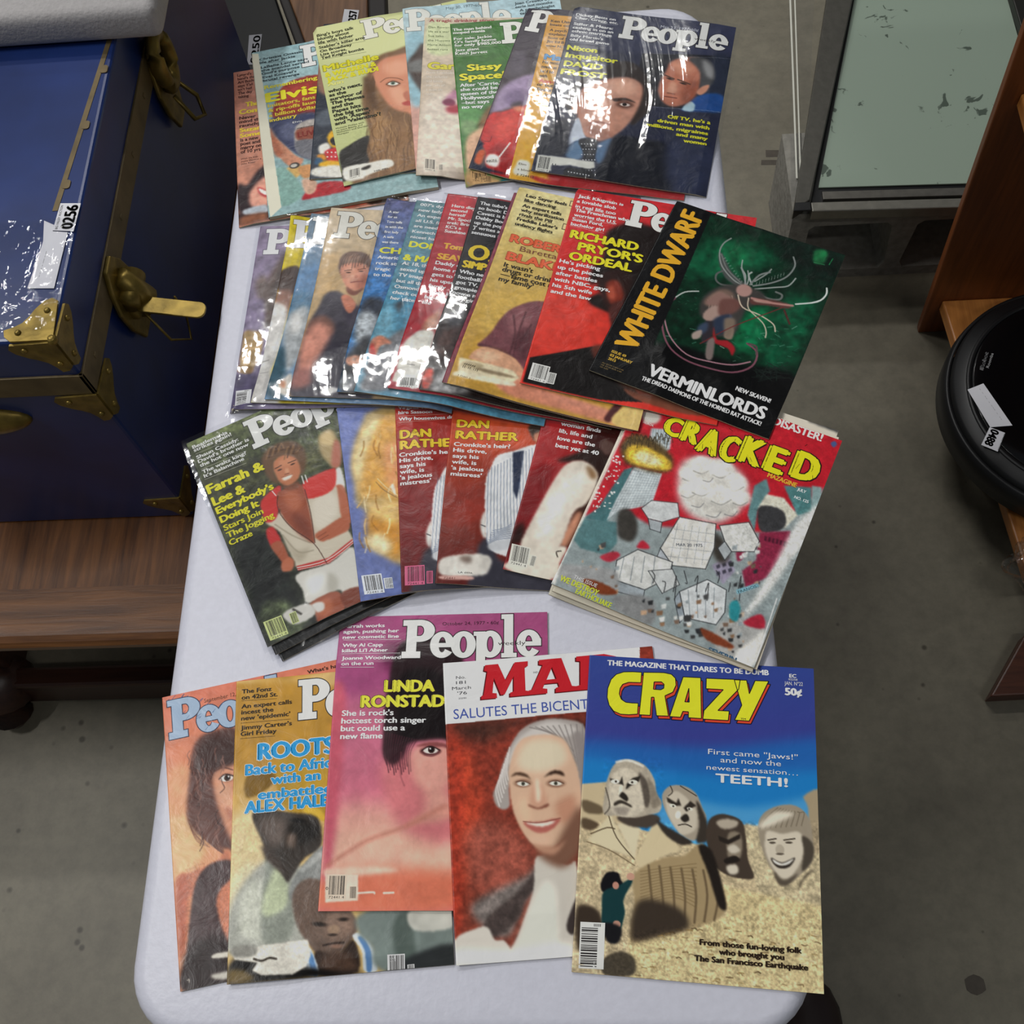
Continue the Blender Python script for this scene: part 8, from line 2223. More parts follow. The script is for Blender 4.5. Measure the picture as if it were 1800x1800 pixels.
['T',["Freddie Laker's",'unfancy flights'],9.4,49.8,49.2,4.58,7.57,'2a2416',3,0,0],
['l','4a3f28',0.25,[8.7,58.6,57.2,58.6]],
['T',['ROBERT'],9.4,82,73.4,10.62,0,'d9603c',3,0,'6a2a18'],
['T',['Baretta'],24.3,92.2,44,7.15,0,'7a4838',1,0,0],
['T',['BLAKE'],12.1,108.1,66.3,11.14,0,'d9603c',3,0,'6a2a18'],
['T',["It wasn't",'drugs or drink',"—'fame cost me","my family'"],12.9,118.7,34.5,6.16,7.1,'2a2214',2,0,0]]),
 'pryor':(0.8,[
['G','c22a30','d0352a',10,15.9,22.7,213.8],
['P','d03a2e',12,1,[2.6,160.5,58.2,165.8,74.6,192.7,62.6,222.2,7.8,247.6]],
['P','1c1413',6,1,[46.9,75,47.1,60.8,57.7,49.9,72.2,42.1,91.2,41.2,122.3,53.4,138.6,142.4,87.3,157.4,64.2,120.2,45.1,141.3,40.3,118.6,49,100.4]],
['P','1c1413',5,1,[46.3,161,56.4,150.2,65.7,157.6,75.1,172.9,60.8,171,50.9,167.8]],
['P','2a1816',7,1,[48.6,128.4,70.1,110.7,87.2,118,87.3,157.4,69.9,170.4,60.9,157]],
['P','7a2f22',5,1,[61.4,136.9,65.7,127.7,75.4,129.1,84,148.4,77.1,160.3,69,158.7]],
['P','a84c38',5,1,[64,142.1,68.8,134.8,75.2,150.9,69.7,154.5]],
['P','4a2420',5,1,[71,168.1,83.7,154.5,102,192.5,98.4,212.7,81.2,217.2,79.7,195.1]],
['P','161313',1,0,[2,254.7,33,238.9,63,223.9,77.3,220.2,105.5,247.8,131.2,280.9,84.1,288.1,2.3,287]],
['P','5c2f26',5,1,[63.3,225.7,76.9,218.4,91.6,231.1,75.9,242.4]],
['P','7a4634',3,1,[108.1,268.4,132.1,270.3,190.4,268.5,192.7,281.7,131.2,280.9]],
['P','4a3026',8,1,[106.2,251.2,186.4,245.1,191,271.8,115.9,270.2]],
['N',8,0.1,103,0],
['B','e6e2da',0,1,[6.6,260.3,26.2,260.7,6.3,282]],
['B','e6e2da',0,0,[26.3,267.5,34.7,267.3,26.1,281.7]],
['W',64,'e6e3da','2a1614',0,1],
['T',['Jack Klugman is','a lovable slob','in real life too'],3.4,20.2,54.2,4.63,7.73,'f3e4e0',2,0,0],
['l','e8c8c4',0.25,[4.2,37.1,47,35.7]],
['T',['The Frenchman who','worries the U.S.'],4.5,41.6,64.5,4.6,7.16,'f3e4e0',2,0,0],
['l','e8c8c4',0.25,[3.8,50.5,54.5,49.9]],
['T',['Susan Ford,','bachelor girl'],3.9,55.5,36.7,4.58,7.09,'f3e4e0',2,0,0],
['l','e8c8c4',0.25,[3.2,63.8,44,65.2]],
['T',['RICHARD'],6.2,80.2,80.6,10.95,0,'e0d62a',3,0,'3a1812'],
['T',["PRYOR'S"],18.5,95.6,76.2,10.89,0,'e0d62a',3,0,'3a1812'],
['T',['ORDEAL'],11.7,110.9,74.1,10.84,0,'e0d62a',3,0,'3a1812'],
['T',["He's picking",'up the pieces','after battles','with NBC, gays,','his 5th wife','and the law'],3,118.4,47.6,5.1,8.88,'f3e9e4',2,0,0]]),
 'wd':(0.7,[
['G','0d0d0f','0b0b0c',9.5,-3.8,117.4,278.6],
['P','0c2a1c',4,0,[41.7,1.5,205.2,0,203.4,194.7,154.3,191.5,51.2,206.9,41.2,126.3]],
['P','0f4a30',16,1,[48,48.2,93.1,20.1,133.4,30.8,104.1,75.8,65.2,93.6,42.2,91.2]],
['P','12623c',14,1,[65.9,46.5,89.7,31,104.8,52.6,85.6,74.7]],
['P','0f6a40',16,1,[121,122.4,148.9,101.2,170.5,122.8,161.2,161.3,130.2,162.6]],
['P','127a4c',10,1,[131,135.6,151,122.3,156,146.3,142.2,156.9]],
['P','0c4a30',14,1,[160.4,83.1,191.3,70.8,198.3,143.7,174.6,174.9,157.3,150]],
['P','0a1a14',18,1,[121.4,-3.8,202.7,3.3,200.3,45,174.3,46.2,136.5,29.4]],
['P','1d7040',4,1,[169.4,7.1,177.4,1.7,184.1,6,183.7,21,173.6,22.7]],
['L','3fae6a',0.8,0.67,[173.6,22.7,185.6,21.4]],
['L','2f9a5c',0.8,0.67,[190.3,19.6,191.6,9.9]],
['N',9,0.35,111,[41.7,1.5,205.2,0,203.4,194.7,51.2,206.9,41.2,126.3]],
['L','4a8a70',0.6,0.54,[165.8,146.4,171.9,144]],
['L','0a1210',0.6,0.48,[151.2,144.3,154.6,143.6]],
['L','2f6a52',0.6,0.48,[191.8,143.3,194.7,138.7]],
['L','7aa894',0.6,0.74,[115.7,170.8,120.8,171.8]],
['L','4a8a70',0.6,0.48,[125.1,159.2,130.8,161]],
['L','0a1210',0.6,0.74,[137.7,175.2,139.4,172.7]],
['L','2f6a52',0.6,0.61,[172.5,142.1,175.5,144.2]],
['L','7aa894',0.6,0.39,[179.8,165.6,185.1,162.7]],
['L','4a8a70',0.6,0.41,[99.8,175.8,102.7,171.4]],
['L','0a1210',0.6,0.6,[147.4,158.2,151.8,160.5]],
['L','2f6a52',0.6,0.63,[65.3,189.5,69.6,184.9]],
['L','7aa894',0.6,0.61,[58,186.6,63.5,184.5]],
['L','4a8a70',0.6,0.61,[87.2,181.8,90.4,177.8]],
['L','0a1210',0.6,0.38,[141.1,184.4,144.9,181.6]],
['L','2f6a52',0.6,0.41,[87,198.4,87.7,194.1]],
['L','7aa894',0.6,0.36,[136.8,176.1,141.9,176.4]],
['L','0a1210',0.6,0.45,[108.1,184,110.2,179.8]],
['L','7aa894',0.6,0.36,[136.5,148.7,139.7,146.2]],
['L','4a8a70',0.6,0.58,[182.5,141.9,188.2,139.1]],
['L','0a1210',0.6,0.47,[85.5,154.8,92.3,154.7]],
['L','2f6a52',0.6,0.72,[187.5,152.8,190.6,152.4]],
['L','7aa894',0.6,0.63,[135.5,184.4,137.7,182.2]],
['L','4a8a70',0.6,0.67,[86.8,170.3,92.2,167.3]],
['L','0a1210',0.6,0.75,[87.2,161.8,89.4,157.7]],
['L','2f6a52',0.6,0.5,[100.9,178.3,103,177.5]],
['L','7aa894',0.6,0.48,[106.9,145.7,109.9,147.3]],
['L','4a8a70',0.6,0.35,[87.7,162.6,89.7,159.1]],
['L','0a1210',0.6,0.37,[147.5,143.2,150.3,143.8]],
['L','2f6a52',0.6,0.68,[103.3,194,105.2,192.4]],
['L','7aa894',0.6,0.49,[163.6,126,167.4,126.4]],
['L','4a8a70',0.6,0.42,[185.5,119.8,191.4,117.5]],
['L','0a1210',0.6,0.71,[114.9,145.9,118.9,142]],
['L','2f6a52',0.6,0.42,[137.5,149.3,140.4,148.9]],
['L','7aa894',0.6,0.44,[172.3,120.4,176.3,119.1]],
['L','4a8a70',0.6,0.46,[162.9,139,167.6,137.6]],
['L','0a1210',0.6,0.47,[105.4,147.6,108.8,149.2]],
['L','2f6a52',0.6,0.54,[143.3,131.9,147,129]],
['L','7aa894',0.6,0.39,[92.4,152.6,94.5,149.1]],
['L','4a8a70',0.6,0.65,[153.6,137.2,158.1,138.8]],
['L','0a1210',0.6,0.34,[186,155.9,187.6,153.3]],
['L','2f6a52',0.6,0.6,[155.2,158.1,158,156]],
['L','7aa894',0.6,0.59,[150.7,136.5,155.7,133.1]],
['L','4a8a70',0.6,0.64,[77.8,163.3,84,162.1]],
['L','0a1210',0.6,0.47,[57.5,169.9,58.7,166.2]],
['L','2f6a52',0.6,0.41,[103.3,145.8,106.7,145.5]],
['L','7aa894',0.6,0.51,[175.3,144.2,179.4,140.4]],
['L','4a8a70',0.6,0.65,[150.4,142.4,152.8,144.2]],
['L','0a1210',0.6,0.36,[90.5,152.2,96.2,150.4]],
['L','2f6a52',0.6,0.72,[86.1,158.5,90.4,153.7]],
['L','7aa894',0.6,0.64,[154.8,125.6,159.2,122.8]],
['L','4a8a70',0.6,0.5,[169,130.6,172.1,133.2]],
['L','0a1210',0.6,0.58,[189.7,145,195.4,145.5]],
['L','2f6a52',0.6,0.55,[113.5,142.1,118,139.4]],
['L','7aa894',0.6,0.62,[180,117.5,183.9,112]],
['L','4a8a70',0.6,0.59,[165.5,130.9,170.7,132.8]],
['L','0a1210',0.6,0.5,[129.5,146.2,130.9,144.3]],
['L','2f6a52',0.6,0.62,[84.2,171.8,86.9,172.3]],
['L','7aa894',0.6,0.73,[87.7,165.7,91.4,163.2]],
['L','3f7a62',0.6,0.43,[46.5,97.8,48.8,98.1]],
['L','3f7a62',0.6,0.43,[49.1,118.4,50.7,116.9]],
['L','3f7a62',0.6,0.43,[63.1,110.1,65.2,110]],
['L','3f7a62',0.6,0.43,[52.4,125.2,54.4,124.6]],
['L','3f7a62',0.6,0.43,[61.3,129,63.5,129.1]],
['L','3f7a62',0.6,0.43,[41.1,99.6,42.8,98.3]],
['L','3f7a62',0.6,0.43,[36.8,82.5,38.4,80.9]],
['L','3f7a62',0.6,0.43,[53.9,127.4,55.7,126.3]],
['L','3f7a62',0.6,0.43,[42,102.1,43.8,101.1]],
['L','3f7a62',0.6,0.43,[43.2,88.5,44.5,86.2]],
['L','3f7a62',0.6,0.43,[57.8,149.7,59.9,149.5]],
['L','3f7a62',0.6,0.43,[52,129.7,54.4,130.2]],
['L','3f7a62',0.6,0.43,[45.9,82.1,47.7,81.2]],
['L','3f7a62',0.6,0.43,[45.3,89.2,47.2,88.4]],
['L','3f7a62',0.6,0.43,[55.8,144.6,57.8,144.1]],
['L','3f7a62',0.6,0.43,[69.3,138.9,71.3,138.4]],
['L','3f7a62',0.6,0.43,[42.9,95.1,44.3,93.1]],
['L','3f7a62',0.6,0.43,[52.3,134.3,54.5,134.4]],
['L','3f7a62',0.6,0.43,[42.2,90.4,44.2,89.9]],
['L','3f7a62',0.6,0.43,[73.7,136,75.2,134]],
['L','3f7a62',0.6,0.43,[69.9,129.9,72,129.8]],
['L','3f7a62',0.6,0.43,[42.8,90,45.1,90.1]],
['L','3f7a62',0.6,0.43,[47.7,102.9,49.6,102.2]],
['L','3f7a62',0.6,0.43,[61.1,134.5,62.6,132.8]],
['L','3f7a62',0.6,0.43,[47,119.7,49,119.2]],
['L','3f7a62',0.6,0.43,[67.3,120.9,69.6,121.3]],
['P','0b0b0c',8,1,[50.4,204.9,83.3,189.1,134.8,185.5,195.9,172.1,208.2,199.3,97.2,225.9,48.9,223.5]],
['L','1c2622',0.8,0.65,[196,169.8,178.1,172.8]],
['L','1c2622',0.8,0.66,[170.7,183.2,165.1,191.8]],
['L','1c2622',0.8,0.66,[164.2,182.7,196.7,163.3]],
['L','1c2622',0.8,0.66,[159.2,185,169.8,190.3]],
['L','1c2622',0.8,0.66,[160.9,195.1,196.8,179.5]],
['L','1c2622',0.8,0.65,[173.4,174.1,187.2,177.3]],
['L','1c2622',0.8,0.65,[173.7,175.4,179.3,184.4]],
['L','1c2622',0.8,0.65,[194.3,181,165.6,181.8]],
['L','1c2622',0.8,0.65,[176.3,180.1,172.3,176.3]],
['L','1c2622',0.8,0.66,[160.1,181.5,182.3,190.4]],
['L','1c2622',0.8,0.65,[197.3,178.7,202.8,181]],
['L','1c2622',0.8,0.65,[185.3,182.6,164.2,191.9]],
['L','1c2622',0.8,0.65,[181,171.2,186.6,188]],
['L','1c2622',0.8,0.65,[178.5,181.4,171.4,180.3]],
['L','1c2622',0.8,0.65,[190.1,160.4,169.4,189.4]],
['L','1c2622',0.8,0.65,[172.8,169.3,186.1,174.3]],
['L','1c2622',0.8,0.65,[180.7,174.3,182.2,180.6]],
['L','1c2622',0.8,0.66,[171,170.8,170.6,194.1]],
['L','1c2622',0.8,0.65,[177.1,168.1,193.4,168.5]],
['L','1c2622',0.8,0.66,[162.1,186,170.5,184.2]],
['L','1c2622',0.8,0.65,[178.2,170.5,180.8,170.6]],
['L','1c2622',0.8,0.65,[179.3,179.4,163.1,185.8]],
['L','1c2622',0.8,0.66,[160.5,184.4,195.5,174.5]],
['L','1c2622',0.8,0.65,[188.7,179.6,168.7,197.6]],
['L','1c2622',0.8,0.65,[184,164.9,193.1,171.8]],
['L','1c2622',0.8,0.66,[168.6,194.5,185,184.4]],
['L','1c2622',0.8,0.66,[165.7,190.9,160.9,182.7]],
['L','1c2622',0.8,0.66,[169.2,169,182.4,172.2]],
['L','1c2622',0.8,0.66,[171.7,186.1,180.4,189.3]],
['L','1c2622',0.8,0.65,[185.8,183.9,186,187.4]],
['P','4a4e4c',1,1,[70.5,53.8,75.2,51.6,93.4,71.2,113.2,81,108.4,87.6,90,81.9,77.9,69]],
['L','8a8f8c',0.8,1.57,[76.1,26.5,70.7,37,71,51.2,80.3,67.9,98.5,80.4,112.3,83.6]],
['L','6f7370',0.8,1.56,[73.6,52.3,87.2,69.4,107.8,81]],
['L','5a5e5c',0.8,2.23,[83.3,73.5,78.5,80.3,80.6,88.5,88.2,91.8,99.9,88.9]],
['L','9aa09c',0.8,1.37,[98.6,50.6,101.4,60.9,108.9,69.2,112.4,81.3]],
['L','a5aaa6',1,2.04,[119.4,78.3,112.1,67.9,113.8,62.6]],
['L','8f9490',0.8,1.54,[132.7,49.5,130.1,57.6,121.1,73]],
['L','7d8280',0.8,1.87,[150,23.9,155.6,35.4,151.8,52.9,138.9,67.4,121.7,79.5]],
['L','a0a5a2',0.8,1.51,[161.9,51.2,157.4,64.2,144.1,71.9,124.6,82.7]],
['L','666b68',0.8,2.38,[125.3,84.7,141.1,88.9,154.2,85.6,155.2,78.5,147.7,77.2]],
['P','3d3a38',3,1,[75.4,120.6,85,97.8,105.4,84.3,129.9,82.6,140.2,91.5,125.9,111.3,125.3,129.4,123.8,149.9,107.9,159.5,94.6,147.7,81.2,140.6]],
['P','6e5a50',3,1,[79.3,116.4,90.4,97.7,105,98,109.1,114.2,95.1,124.9,80.7,124.9]],
['P','8f7768',3,1,[82.4,115,90.3,102.2,99.3,107.2,92.9,119.1]],
['L','c9b4a2',0.6,0.51,[81.6,117.6,85.3,122.7,86.8,128.7]],
['L','c9b4a2',0.6,0.51,[84.1,114.8,88.3,121.2,89.7,127.3]],
['L','c9b4a2',0.6,0.51,[86.7,112,91.4,119.8,92.6,126]],
['L','c9b4a2',0.6,0.51,[89.3,109.3,94.5,118.4,95.5,124.6]],
['L','c9b4a2',0.6,0.51,[91.9,106.5,97.6,117,98.5,123.3]],
['L','c9b4a2',0.6,0.51,[96.6,109.6,100.6,115.6,101.4,122]],
['L','c9b4a2',0.6,0.51,[99.2,106.8,103.7,114.3,104.3,120.7]],
['L','c9b4a2',0.6,0.51,[101.8,104.1,106.8,112.9,107.2,119.4]],
['L','c9b4a2',0.6,0.51,[104.4,101.4,109.9,111.6,110.2,118.1]],
['L','b7bcb8',0.4,0.52,[78.2,57.2,79.8,55.1]],
['L','b7bcb8',0.4,0.52,[81.5,59.7,82.9,57.6]],
['L','b7bcb8',0.4,0.52,[84.8,62.1,86,60.2]],
['L','b7bcb8',0.4,0.51,[88,64.6,89.2,62.7]],
['L','b7bcb8',0.4,0.51,[91.3,67.1,92.3,65.3]],
['L','b7bcb8',0.4,0.51,[94.6,69.6,95.4,67.8]],
['L','b7bcb8',0.4,0.51,[97.9,72.1,98.5,70.4]],
['L','b7bcb8',0.4,0.51,[101.1,74.5,101.6,73]],
['L','b7bcb8',0.4,0.51,[104.4,77,104.7,75.5]],
['L','b7bcb8',0.4,0.51,[107.6,79.5,107.8,78.1]],
['L','a9aeaa',0.4,0.51,[124.5,77.4,123.6,72.8]],
['L','a9aeaa',0.4,0.51,[127.1,74.6,126.2,70]],
['L','a9aeaa',0.4,0.51,[129.7,71.8,128.8,67.2]],
['L','a9aeaa',0.4,0.51,[132.3,69.1,131.4,64.5]],
['L','a9aeaa',0.4,0.51,[135,66.3,134.1,61.7]],
['L','a9aeaa',0.4,0.51,[137.6,63.6,136.7,59]],
['L','a9aeaa',0.4,0.51,[140.2,60.9,139.4,56.3]],
['L','a9aeaa',0.4,0.51,[142.9,58.2,142,53.6]],
['L','a9aeaa',0.4,0.51,[145.5,55.5,144.7,50.9]],
['L','a9aeaa',0.4,0.51,[148.2,52.8,147.3,48.2]],
['L','8d9290',0.8,2.03,[113.2,81,107.4,69.8,101,61.1]],
['L','7a7f7d',0.8,2.21,[117.9,79,123,63,132.5,54.2]],
['L','9ba09d',0.6,1.35,[114.7,80.3,113.5,71.8,109.1,62.2]],
['P','5c3a36',2,1,[125.7,95.9,146.4,88.9,167,87.1,167.4,93.5,146,98,128.4,103.5]],
['P','b89a8c',2,1,[129.1,95.4,145.7,91.9,145,95,130.3,98.7]],
['P','2f2a30',2.5,1,[89.3,147.9,97,139.7,103.3,166.3,95.8,174.9]],
['P','4a5468',3,1,[97.9,132.5,108.8,123.2,117.5,137.2,109.6,149.6]],
['L','7f8ba0',0.5,0.5,[98.7,132.2,105.2,144.9]],
['L','7f8ba0',0.5,0.5,[100.5,130.9,107,144.1]],
['L','7f8ba0',0.5,0.5,[102.4,129.6,108.8,143.3]],
['L','7f8ba0',0.5,0.5,[104.2,128.3,110.7,142.4]],
['L','7f8ba0',0.5,0.5,[106.1,127.1,112.5,141.6]],
['L','7f8ba0',0.5,0.5,[108,125.8,114.3,140.8]],
['L','7f8ba0',0.5,0.5,[109.8,124.5,116.2,140]],
['P','8a7668',2,1,[114.1,147.6,121.1,142.2,124.4,156.3,116.1,157.9]],
['E','a9847c',3,114.4,89.5,8.79,8.46,-0.41],
['P','8a6a62',3,1,[81.6,117.6,90.3,102.2,105.5,104.5,110.6,113.5,93.6,121,82.2,124.1]],
['P','a58a80',2.5,1,[84.3,134.5,90.6,122.4,99.7,122.8,102.4,135,93.2,143.8,85.6,142.9]],
['P','6a4640',4,1,[95.4,111.2,112.4,103.8,118.2,114.7,107.8,130.3,98.7,129.9]],
['P','2a3448',3,1,[97,139.7,111.7,126.4,114.1,147.6,107.2,157.6]],
['P','7a6a5c',3,1,[107.7,134.8,118.4,130.1,121.8,144.2,117.6,157.2]],
['P','39465c',3,1,[84.8,154.9,92.4,146.5,95.2,158.8,87.7,167.4]],
['P','a5938a',2,1,[82.5,167.8,89.9,159.2,92.1,169.7,85.4,175.7]],
['P','9c2028',1.5,1,[100.6,149.3,109.3,163.4,120.5,160.3,131.5,166.4,132,177.6,124,170,107.7,168.8]],
['P','7a6c68',2.5,1,[101,169.8,107,164.5,114.1,191.3,106.8,192.8]],
['L','c9b9a5',0.8,1.52,[110.3,98,120.6,111.5,140.9,113.5,158.7,119,164.3,127.6]],
['L','c9b9a5',0.8,1.36,[122.6,97.3,127.4,110.7,147.3,121.7,155.1,131.4,157,139.3]],
['L','6a2a2a',0.8,1.18,[95,177.6,118.8,141,162.1,93.5]],
['L','b08078',1.5,2.72,[125.7,95.9,146.2,93.4,170.7,87.8]],
['L','cfd4d0',0.8,1.83,[173.2,84.6,193.8,73.1,200.1,60.7,198,51.5]],
['L','e6ece8',0.6,0.99,[188.1,76.9,198.7,66.8,199.5,54.3]],
['L','5a1e1e',2,1.99,[164.2,97,175.5,112.1]],
['L','c8ccc8',0.8,1.37,[47.3,132.5,54.9,119.4,68.3,111.5]],
['L','7a4a58',0.8,2.22,[48,132.1,43.5,150.9,49.1,174.3,65.3,197.8,86.4,206.6,114.1,205.7,139.7,199.4,156.1,181.4,155.3,161.8,141.5,155]],
['L','a87a86',0.8,1.69,[45.1,159.6,62,184.7,87,199,114.1,196.1,136.2,189.4,152.6,176.4]],
['L','5a4448',0.8,2.16,[143,154.3,151.9,154.6,155.2,164.1]],
['P','0e0e10',0.4,0,[0.8,-1.7,42.5,-1.4,50.4,204.9,56.2,246,-0.5,268.2]],
['T',['WHITE DWARF'],36.1,221.4,213,24.62,0,'dfa62c',2,-1.57,0],
['T',['ISSUE 49','03 JANUARY','2015'],12.7,232.5,16.6,3.29,5.12,'c8a23a',2,0,0],
['T',['AU $7.00 CAN 4.95','UK £2.40 EUR 4.00','US 4.00'],8.8,249.6,24.9,1.47,2.85,'8a744a',1,0,0],
['T',['VERMINLORDS'],57.8,243.8,133,14.9,0,'eef0f2',2,0,0],
['T',['THE DREAD DAEMONS OF THE HORNED RAT ATTACK!'],55.4,252.3,134.6,5.01,0,'e6e8ea',2,0,0],
['T',['NEW SKAVEN!'],150.6,220.7,39.1,6.03,0,'eef0f2',2,0,0]]),
}

def build_magazine(key, x, y, a, w, h, T, sl, label, drape):
    cell, ops = ART[key]; sl = int(sl); f = drape.rest(x, y, a, w, h, T, sl=sl); W, Hh = w * 1000, h * 1000
    cv = Canvas(W, Hh, cell); pr = Print(); rg = random.Random(hash_(key)); sx, sy = W / 208.5, Hh / 276
    for o in ops:
        k = o[0]
        if k == 'G':
            p, q = np.array(o[3:5]), np.array(o[5:7]); d = q - p; t = np.clip(((cv.x[None] - p[0]) * d[0] + (cv.y[:, None] - p[1]) * d[1]) / (d @ d), 0, 1)[..., None]; cv.C[:] = hx(o[1]) * (1 - t) + hx(o[2]) * t
        elif k == 'P': cv.lay(cv.mask(smooth_pts(o[4], True) if o[3] else np.array(o[4]).reshape(-1, 2), o[2]), hx(o[1]))
        elif k == 'E': cv.ell(hx(o[1]), *o[2:])
        elif k == 'L': cv.line(hx(o[1]), o[2], o[3], o[4])
        elif k == 'N': cv.noise(*o[1:])
        elif k == 'l': pr.seg(o[3][:2], o[3][2:], o[2], hx(o[1])); pr.layer += 1
        elif k == 'S':
            loops = [[Vector((q[i], q[i + 1], 0)) for i in range(0, len(q), 2)] for q in o[2]]; v = np.array([(p.x, p.y) for l in loops for p in l]); pr.put(v, tessellate_polygon(loops), hx(o[1])); pr.layer += 8
        elif k == 'T':
            _, lines, tx, ty, wd, cap, ld, col, b, an, ol = o; kx = wd / natural(lines[0])
            l0 = pr.layer
            for i, s in enumerate(lines): pr.layer = l0; pr.text(s, tx, ty + i * ld, natural(s) * kx, cap, hx(col), b, an, hx(ol) if ol else None)
            pr.layer += 4
        elif k == 'B':
            tl, tr, bl = (np.array(o[4][i:i + 2]) for i in (0, 2, 4)); u, v = tr - tl, bl - tl; M = lambda p, q: tl + u * p + v * q; pr.quads([[M(0, 0), M(1, 0), M(1, 1), M(0, 1)]], hx(o[1])); pr.layer += 6; p = .12; Q = []
            if o[2]:
                while p < .94:
                    d = rg.choice((.012, .02, .035)); Q.append([M(.06, p), M(.72, p), M(.72, p + d), M(.06, p + d)]); p += d + rg.choice((.012, .02, .03))
                for i in range(6): Q.append([M(.55 + i * .05, .03), M(.575 + i * .05, .03), M(.575 + i * .05, .09), M(.55 + i * .05, .09)])
            else:
                while p < .92:
                    d = rg.choice((.012, .02, .04)); Q.append([M(p, .05), M(p + d, .05), M(p + d, .82 if o[3] else .95), M(p, .82 if o[3] else .95)]); p += d + rg.choice((.012, .02, .035))
            pr.quads(Q, hx('2a2626')); pr.layer += 1
            if o[3] and not o[2]: q = M(.12, .97); pr.text("72441 4", q[0], q[1], np.hypot(*u) * .8, np.hypot(*v) * .1, hx('2a2626'), 1, math.atan2(u[1], u[0]) if abs(u[1]) > .02 else 0, None)
        elif k == 'W':
            x0, y0, ww, hh = o[1] * sx, 5 * sy, 138 * sx, 40 * sy
            for S_, c_ in ((PEOPLE_WIDE, o[3]), (PEOPLE, o[2])):
                for g_ in S_: pr.quads([[(x0 + px * ww, y0 + py * hh) for px, py in q] for q in g_], hx(c_)); pr.layer += 1
            if o[5]: pr.text('weekly', x0 + .69 * ww, y0 + .7 * hh, .2 * ww, .1 * hh, hx('2a2626'), 1, 0, None)
            if o[4]:
                for i in range(70):
                    px, py = rg.choice(rg.choice(PEOPLE))[0]; px, py = x0 + px * ww, y0 + min(py, .95) * hh; d = rg.uniform(3, 8); e = d * rg.uniform(-.8, -.2); pr.seg((px, py), (px + d * .6, py + e), .3, hx(rg.choice(('4a6a9a', '5f7fae', '38588a')))); pr.layer += .5
                pr.layer += 1
    # pages, with the folded spine in the cover's colour
    root = thing('magazine', (x + math.cos(a) * w / 2 + math.sin(a) * h / 2, y + math.sin(a) * w / 2 - math.cos(a) * h / 2, TZ + float(f['z'].min()) - T), label, 'magazine', 'magazines laid out on the white table')
    ca, sa = math.cos(a), math.sin(a); off = .0009 if sl else 0.; th = T - off
    def world(u, v, z): return np.stack([x + ca * u + sa * v, y + sa * u - ca * v, TZ + z], -1)
    nu, nv = 36, 46; U, V = np.meshgrid(np.linspace(0, w, nu), np.linspace(0, h, nv)); Z = field(f, U, V) - off
    top = world(U, V, Z - .0003).reshape(-1, 3); bot = world(U, V, Z - th + .0001).reshape(-1, 3); idx = np.arange(nu * nv).reshape(nv, nu); n0 = nu * nv
    fc = [(idx[i, j], idx[i, j + 1], idx[i + 1, j + 1], idx[i + 1, j]) for i in range(nv - 1) for j in range(nu - 1)]; fb = [tuple(n0 + k for k in q[::-1]) for q in fc]
    ed = lambda L: [(L[k], L[k] + n0, L[k + 1] + n0, L[k + 1]) for k in range(len(L) - 1)]
    side = ed(list(idx[0])) + ed(list(idx[-1])) + ed(list(idx[:, -1])); spine = ed(list(idx[:, 0]))
    me = bpy.data.meshes.new('pages'); me.from_pydata(np.concatenate([top, bot]).tolist(), [], [tuple(int(k) for k in q) for q in fc + fb + side + spine])
    pg = link('pages', me, MP, root); 
    # spine strip and front cover share one printed sheet
    nx, ny = cv.nx, cv.ny; U, V = np.meshgrid(cv.x / 1000, cv.y / 1000); sheet = world(U, V, field(f, U, V) - off).reshape(-1, 3); cols = ink(cv.C).reshape(-1, 3)
    i2 = np.arange(nx * ny).reshape(ny, nx); Q = np.stack([i2[:-1, :-1], i2[1:, :-1], i2[1:, 1:], i2[:-1, 1:]], -1).reshape(-1, 4)
    vs = cv.y / 1000; spv = [world(np.full(ny, -.0008 * q), vs, field(f, np.zeros(ny), vs) - off - th * k) for k, q in ((.25, 1.), (.75, 1.), (.98, .3))]; base = nx * ny; prev = i2[:, 0]; SQ = []
    for g, s_ in enumerate(spv):
        cur = base + np.arange(ny) + g * ny; SQ.append(np.stack([prev[:-1], cur[:-1], cur[1:], prev[1:]], -1)); prev = cur
    verts = [sheet] + spv; vc = [cols] + [cols.reshape(ny, nx, 3)[:, 0]] * 3; quads = np.concatenate([Q] + SQ); tris = np.zeros((0, 3), int); nb = base + 3 * ny
    if pr.n:
        p = np.concatenate(pr.V); l = np.concatenate(pr.Lr); t = np.concatenate(pr.T); inside = (p[:, 0] > -.1) & (p[:, 0] < W + .1) & (p[:, 1] > -.1) & (p[:, 1] < Hh + .1); p = np.c_[np.clip(p[:, 0], .2, W - .2), np.clip(p[:, 1], .2, Hh - .2)]
        u, v = p[:, 0] / 1000, p[:, 1] / 1000; verts.append(world(u, v, field(f, u, v) - off + .0001 + l * .000002)); vc.append(np.concatenate(pr.C)); t = t[inside[t].any(1)]; tris = t + nb
        e1 = p[t[:, 1]] - p[t[:, 0]]; e2 = p[t[:, 2]] - p[t[:, 0]]; fl = (e1[:, 0] * e2[:, 1] - e1[:, 1] * e2[:, 0]) > 0; tris[fl] = tris[fl][:, ::-1]
    A = np.concatenate(verts); me = bpy.data.meshes.new('front_cover'); me.vertices.add(len(A)); me.vertices.foreach_set('co', A.astype('f').ravel()); nq, nt = len(quads), len(tris)
    me.loops.add(nq * 4 + nt * 3); me.polygons.add(nq + nt); me.polygons.foreach_set('loop_start', np.concatenate([np.arange(nq) * 4, nq * 4 + np.arange(nt) * 3]).astype('i')); me.loops.foreach_set('vertex_index', np.concatenate([quads.ravel(), tris.ravel()]).astype('i'))
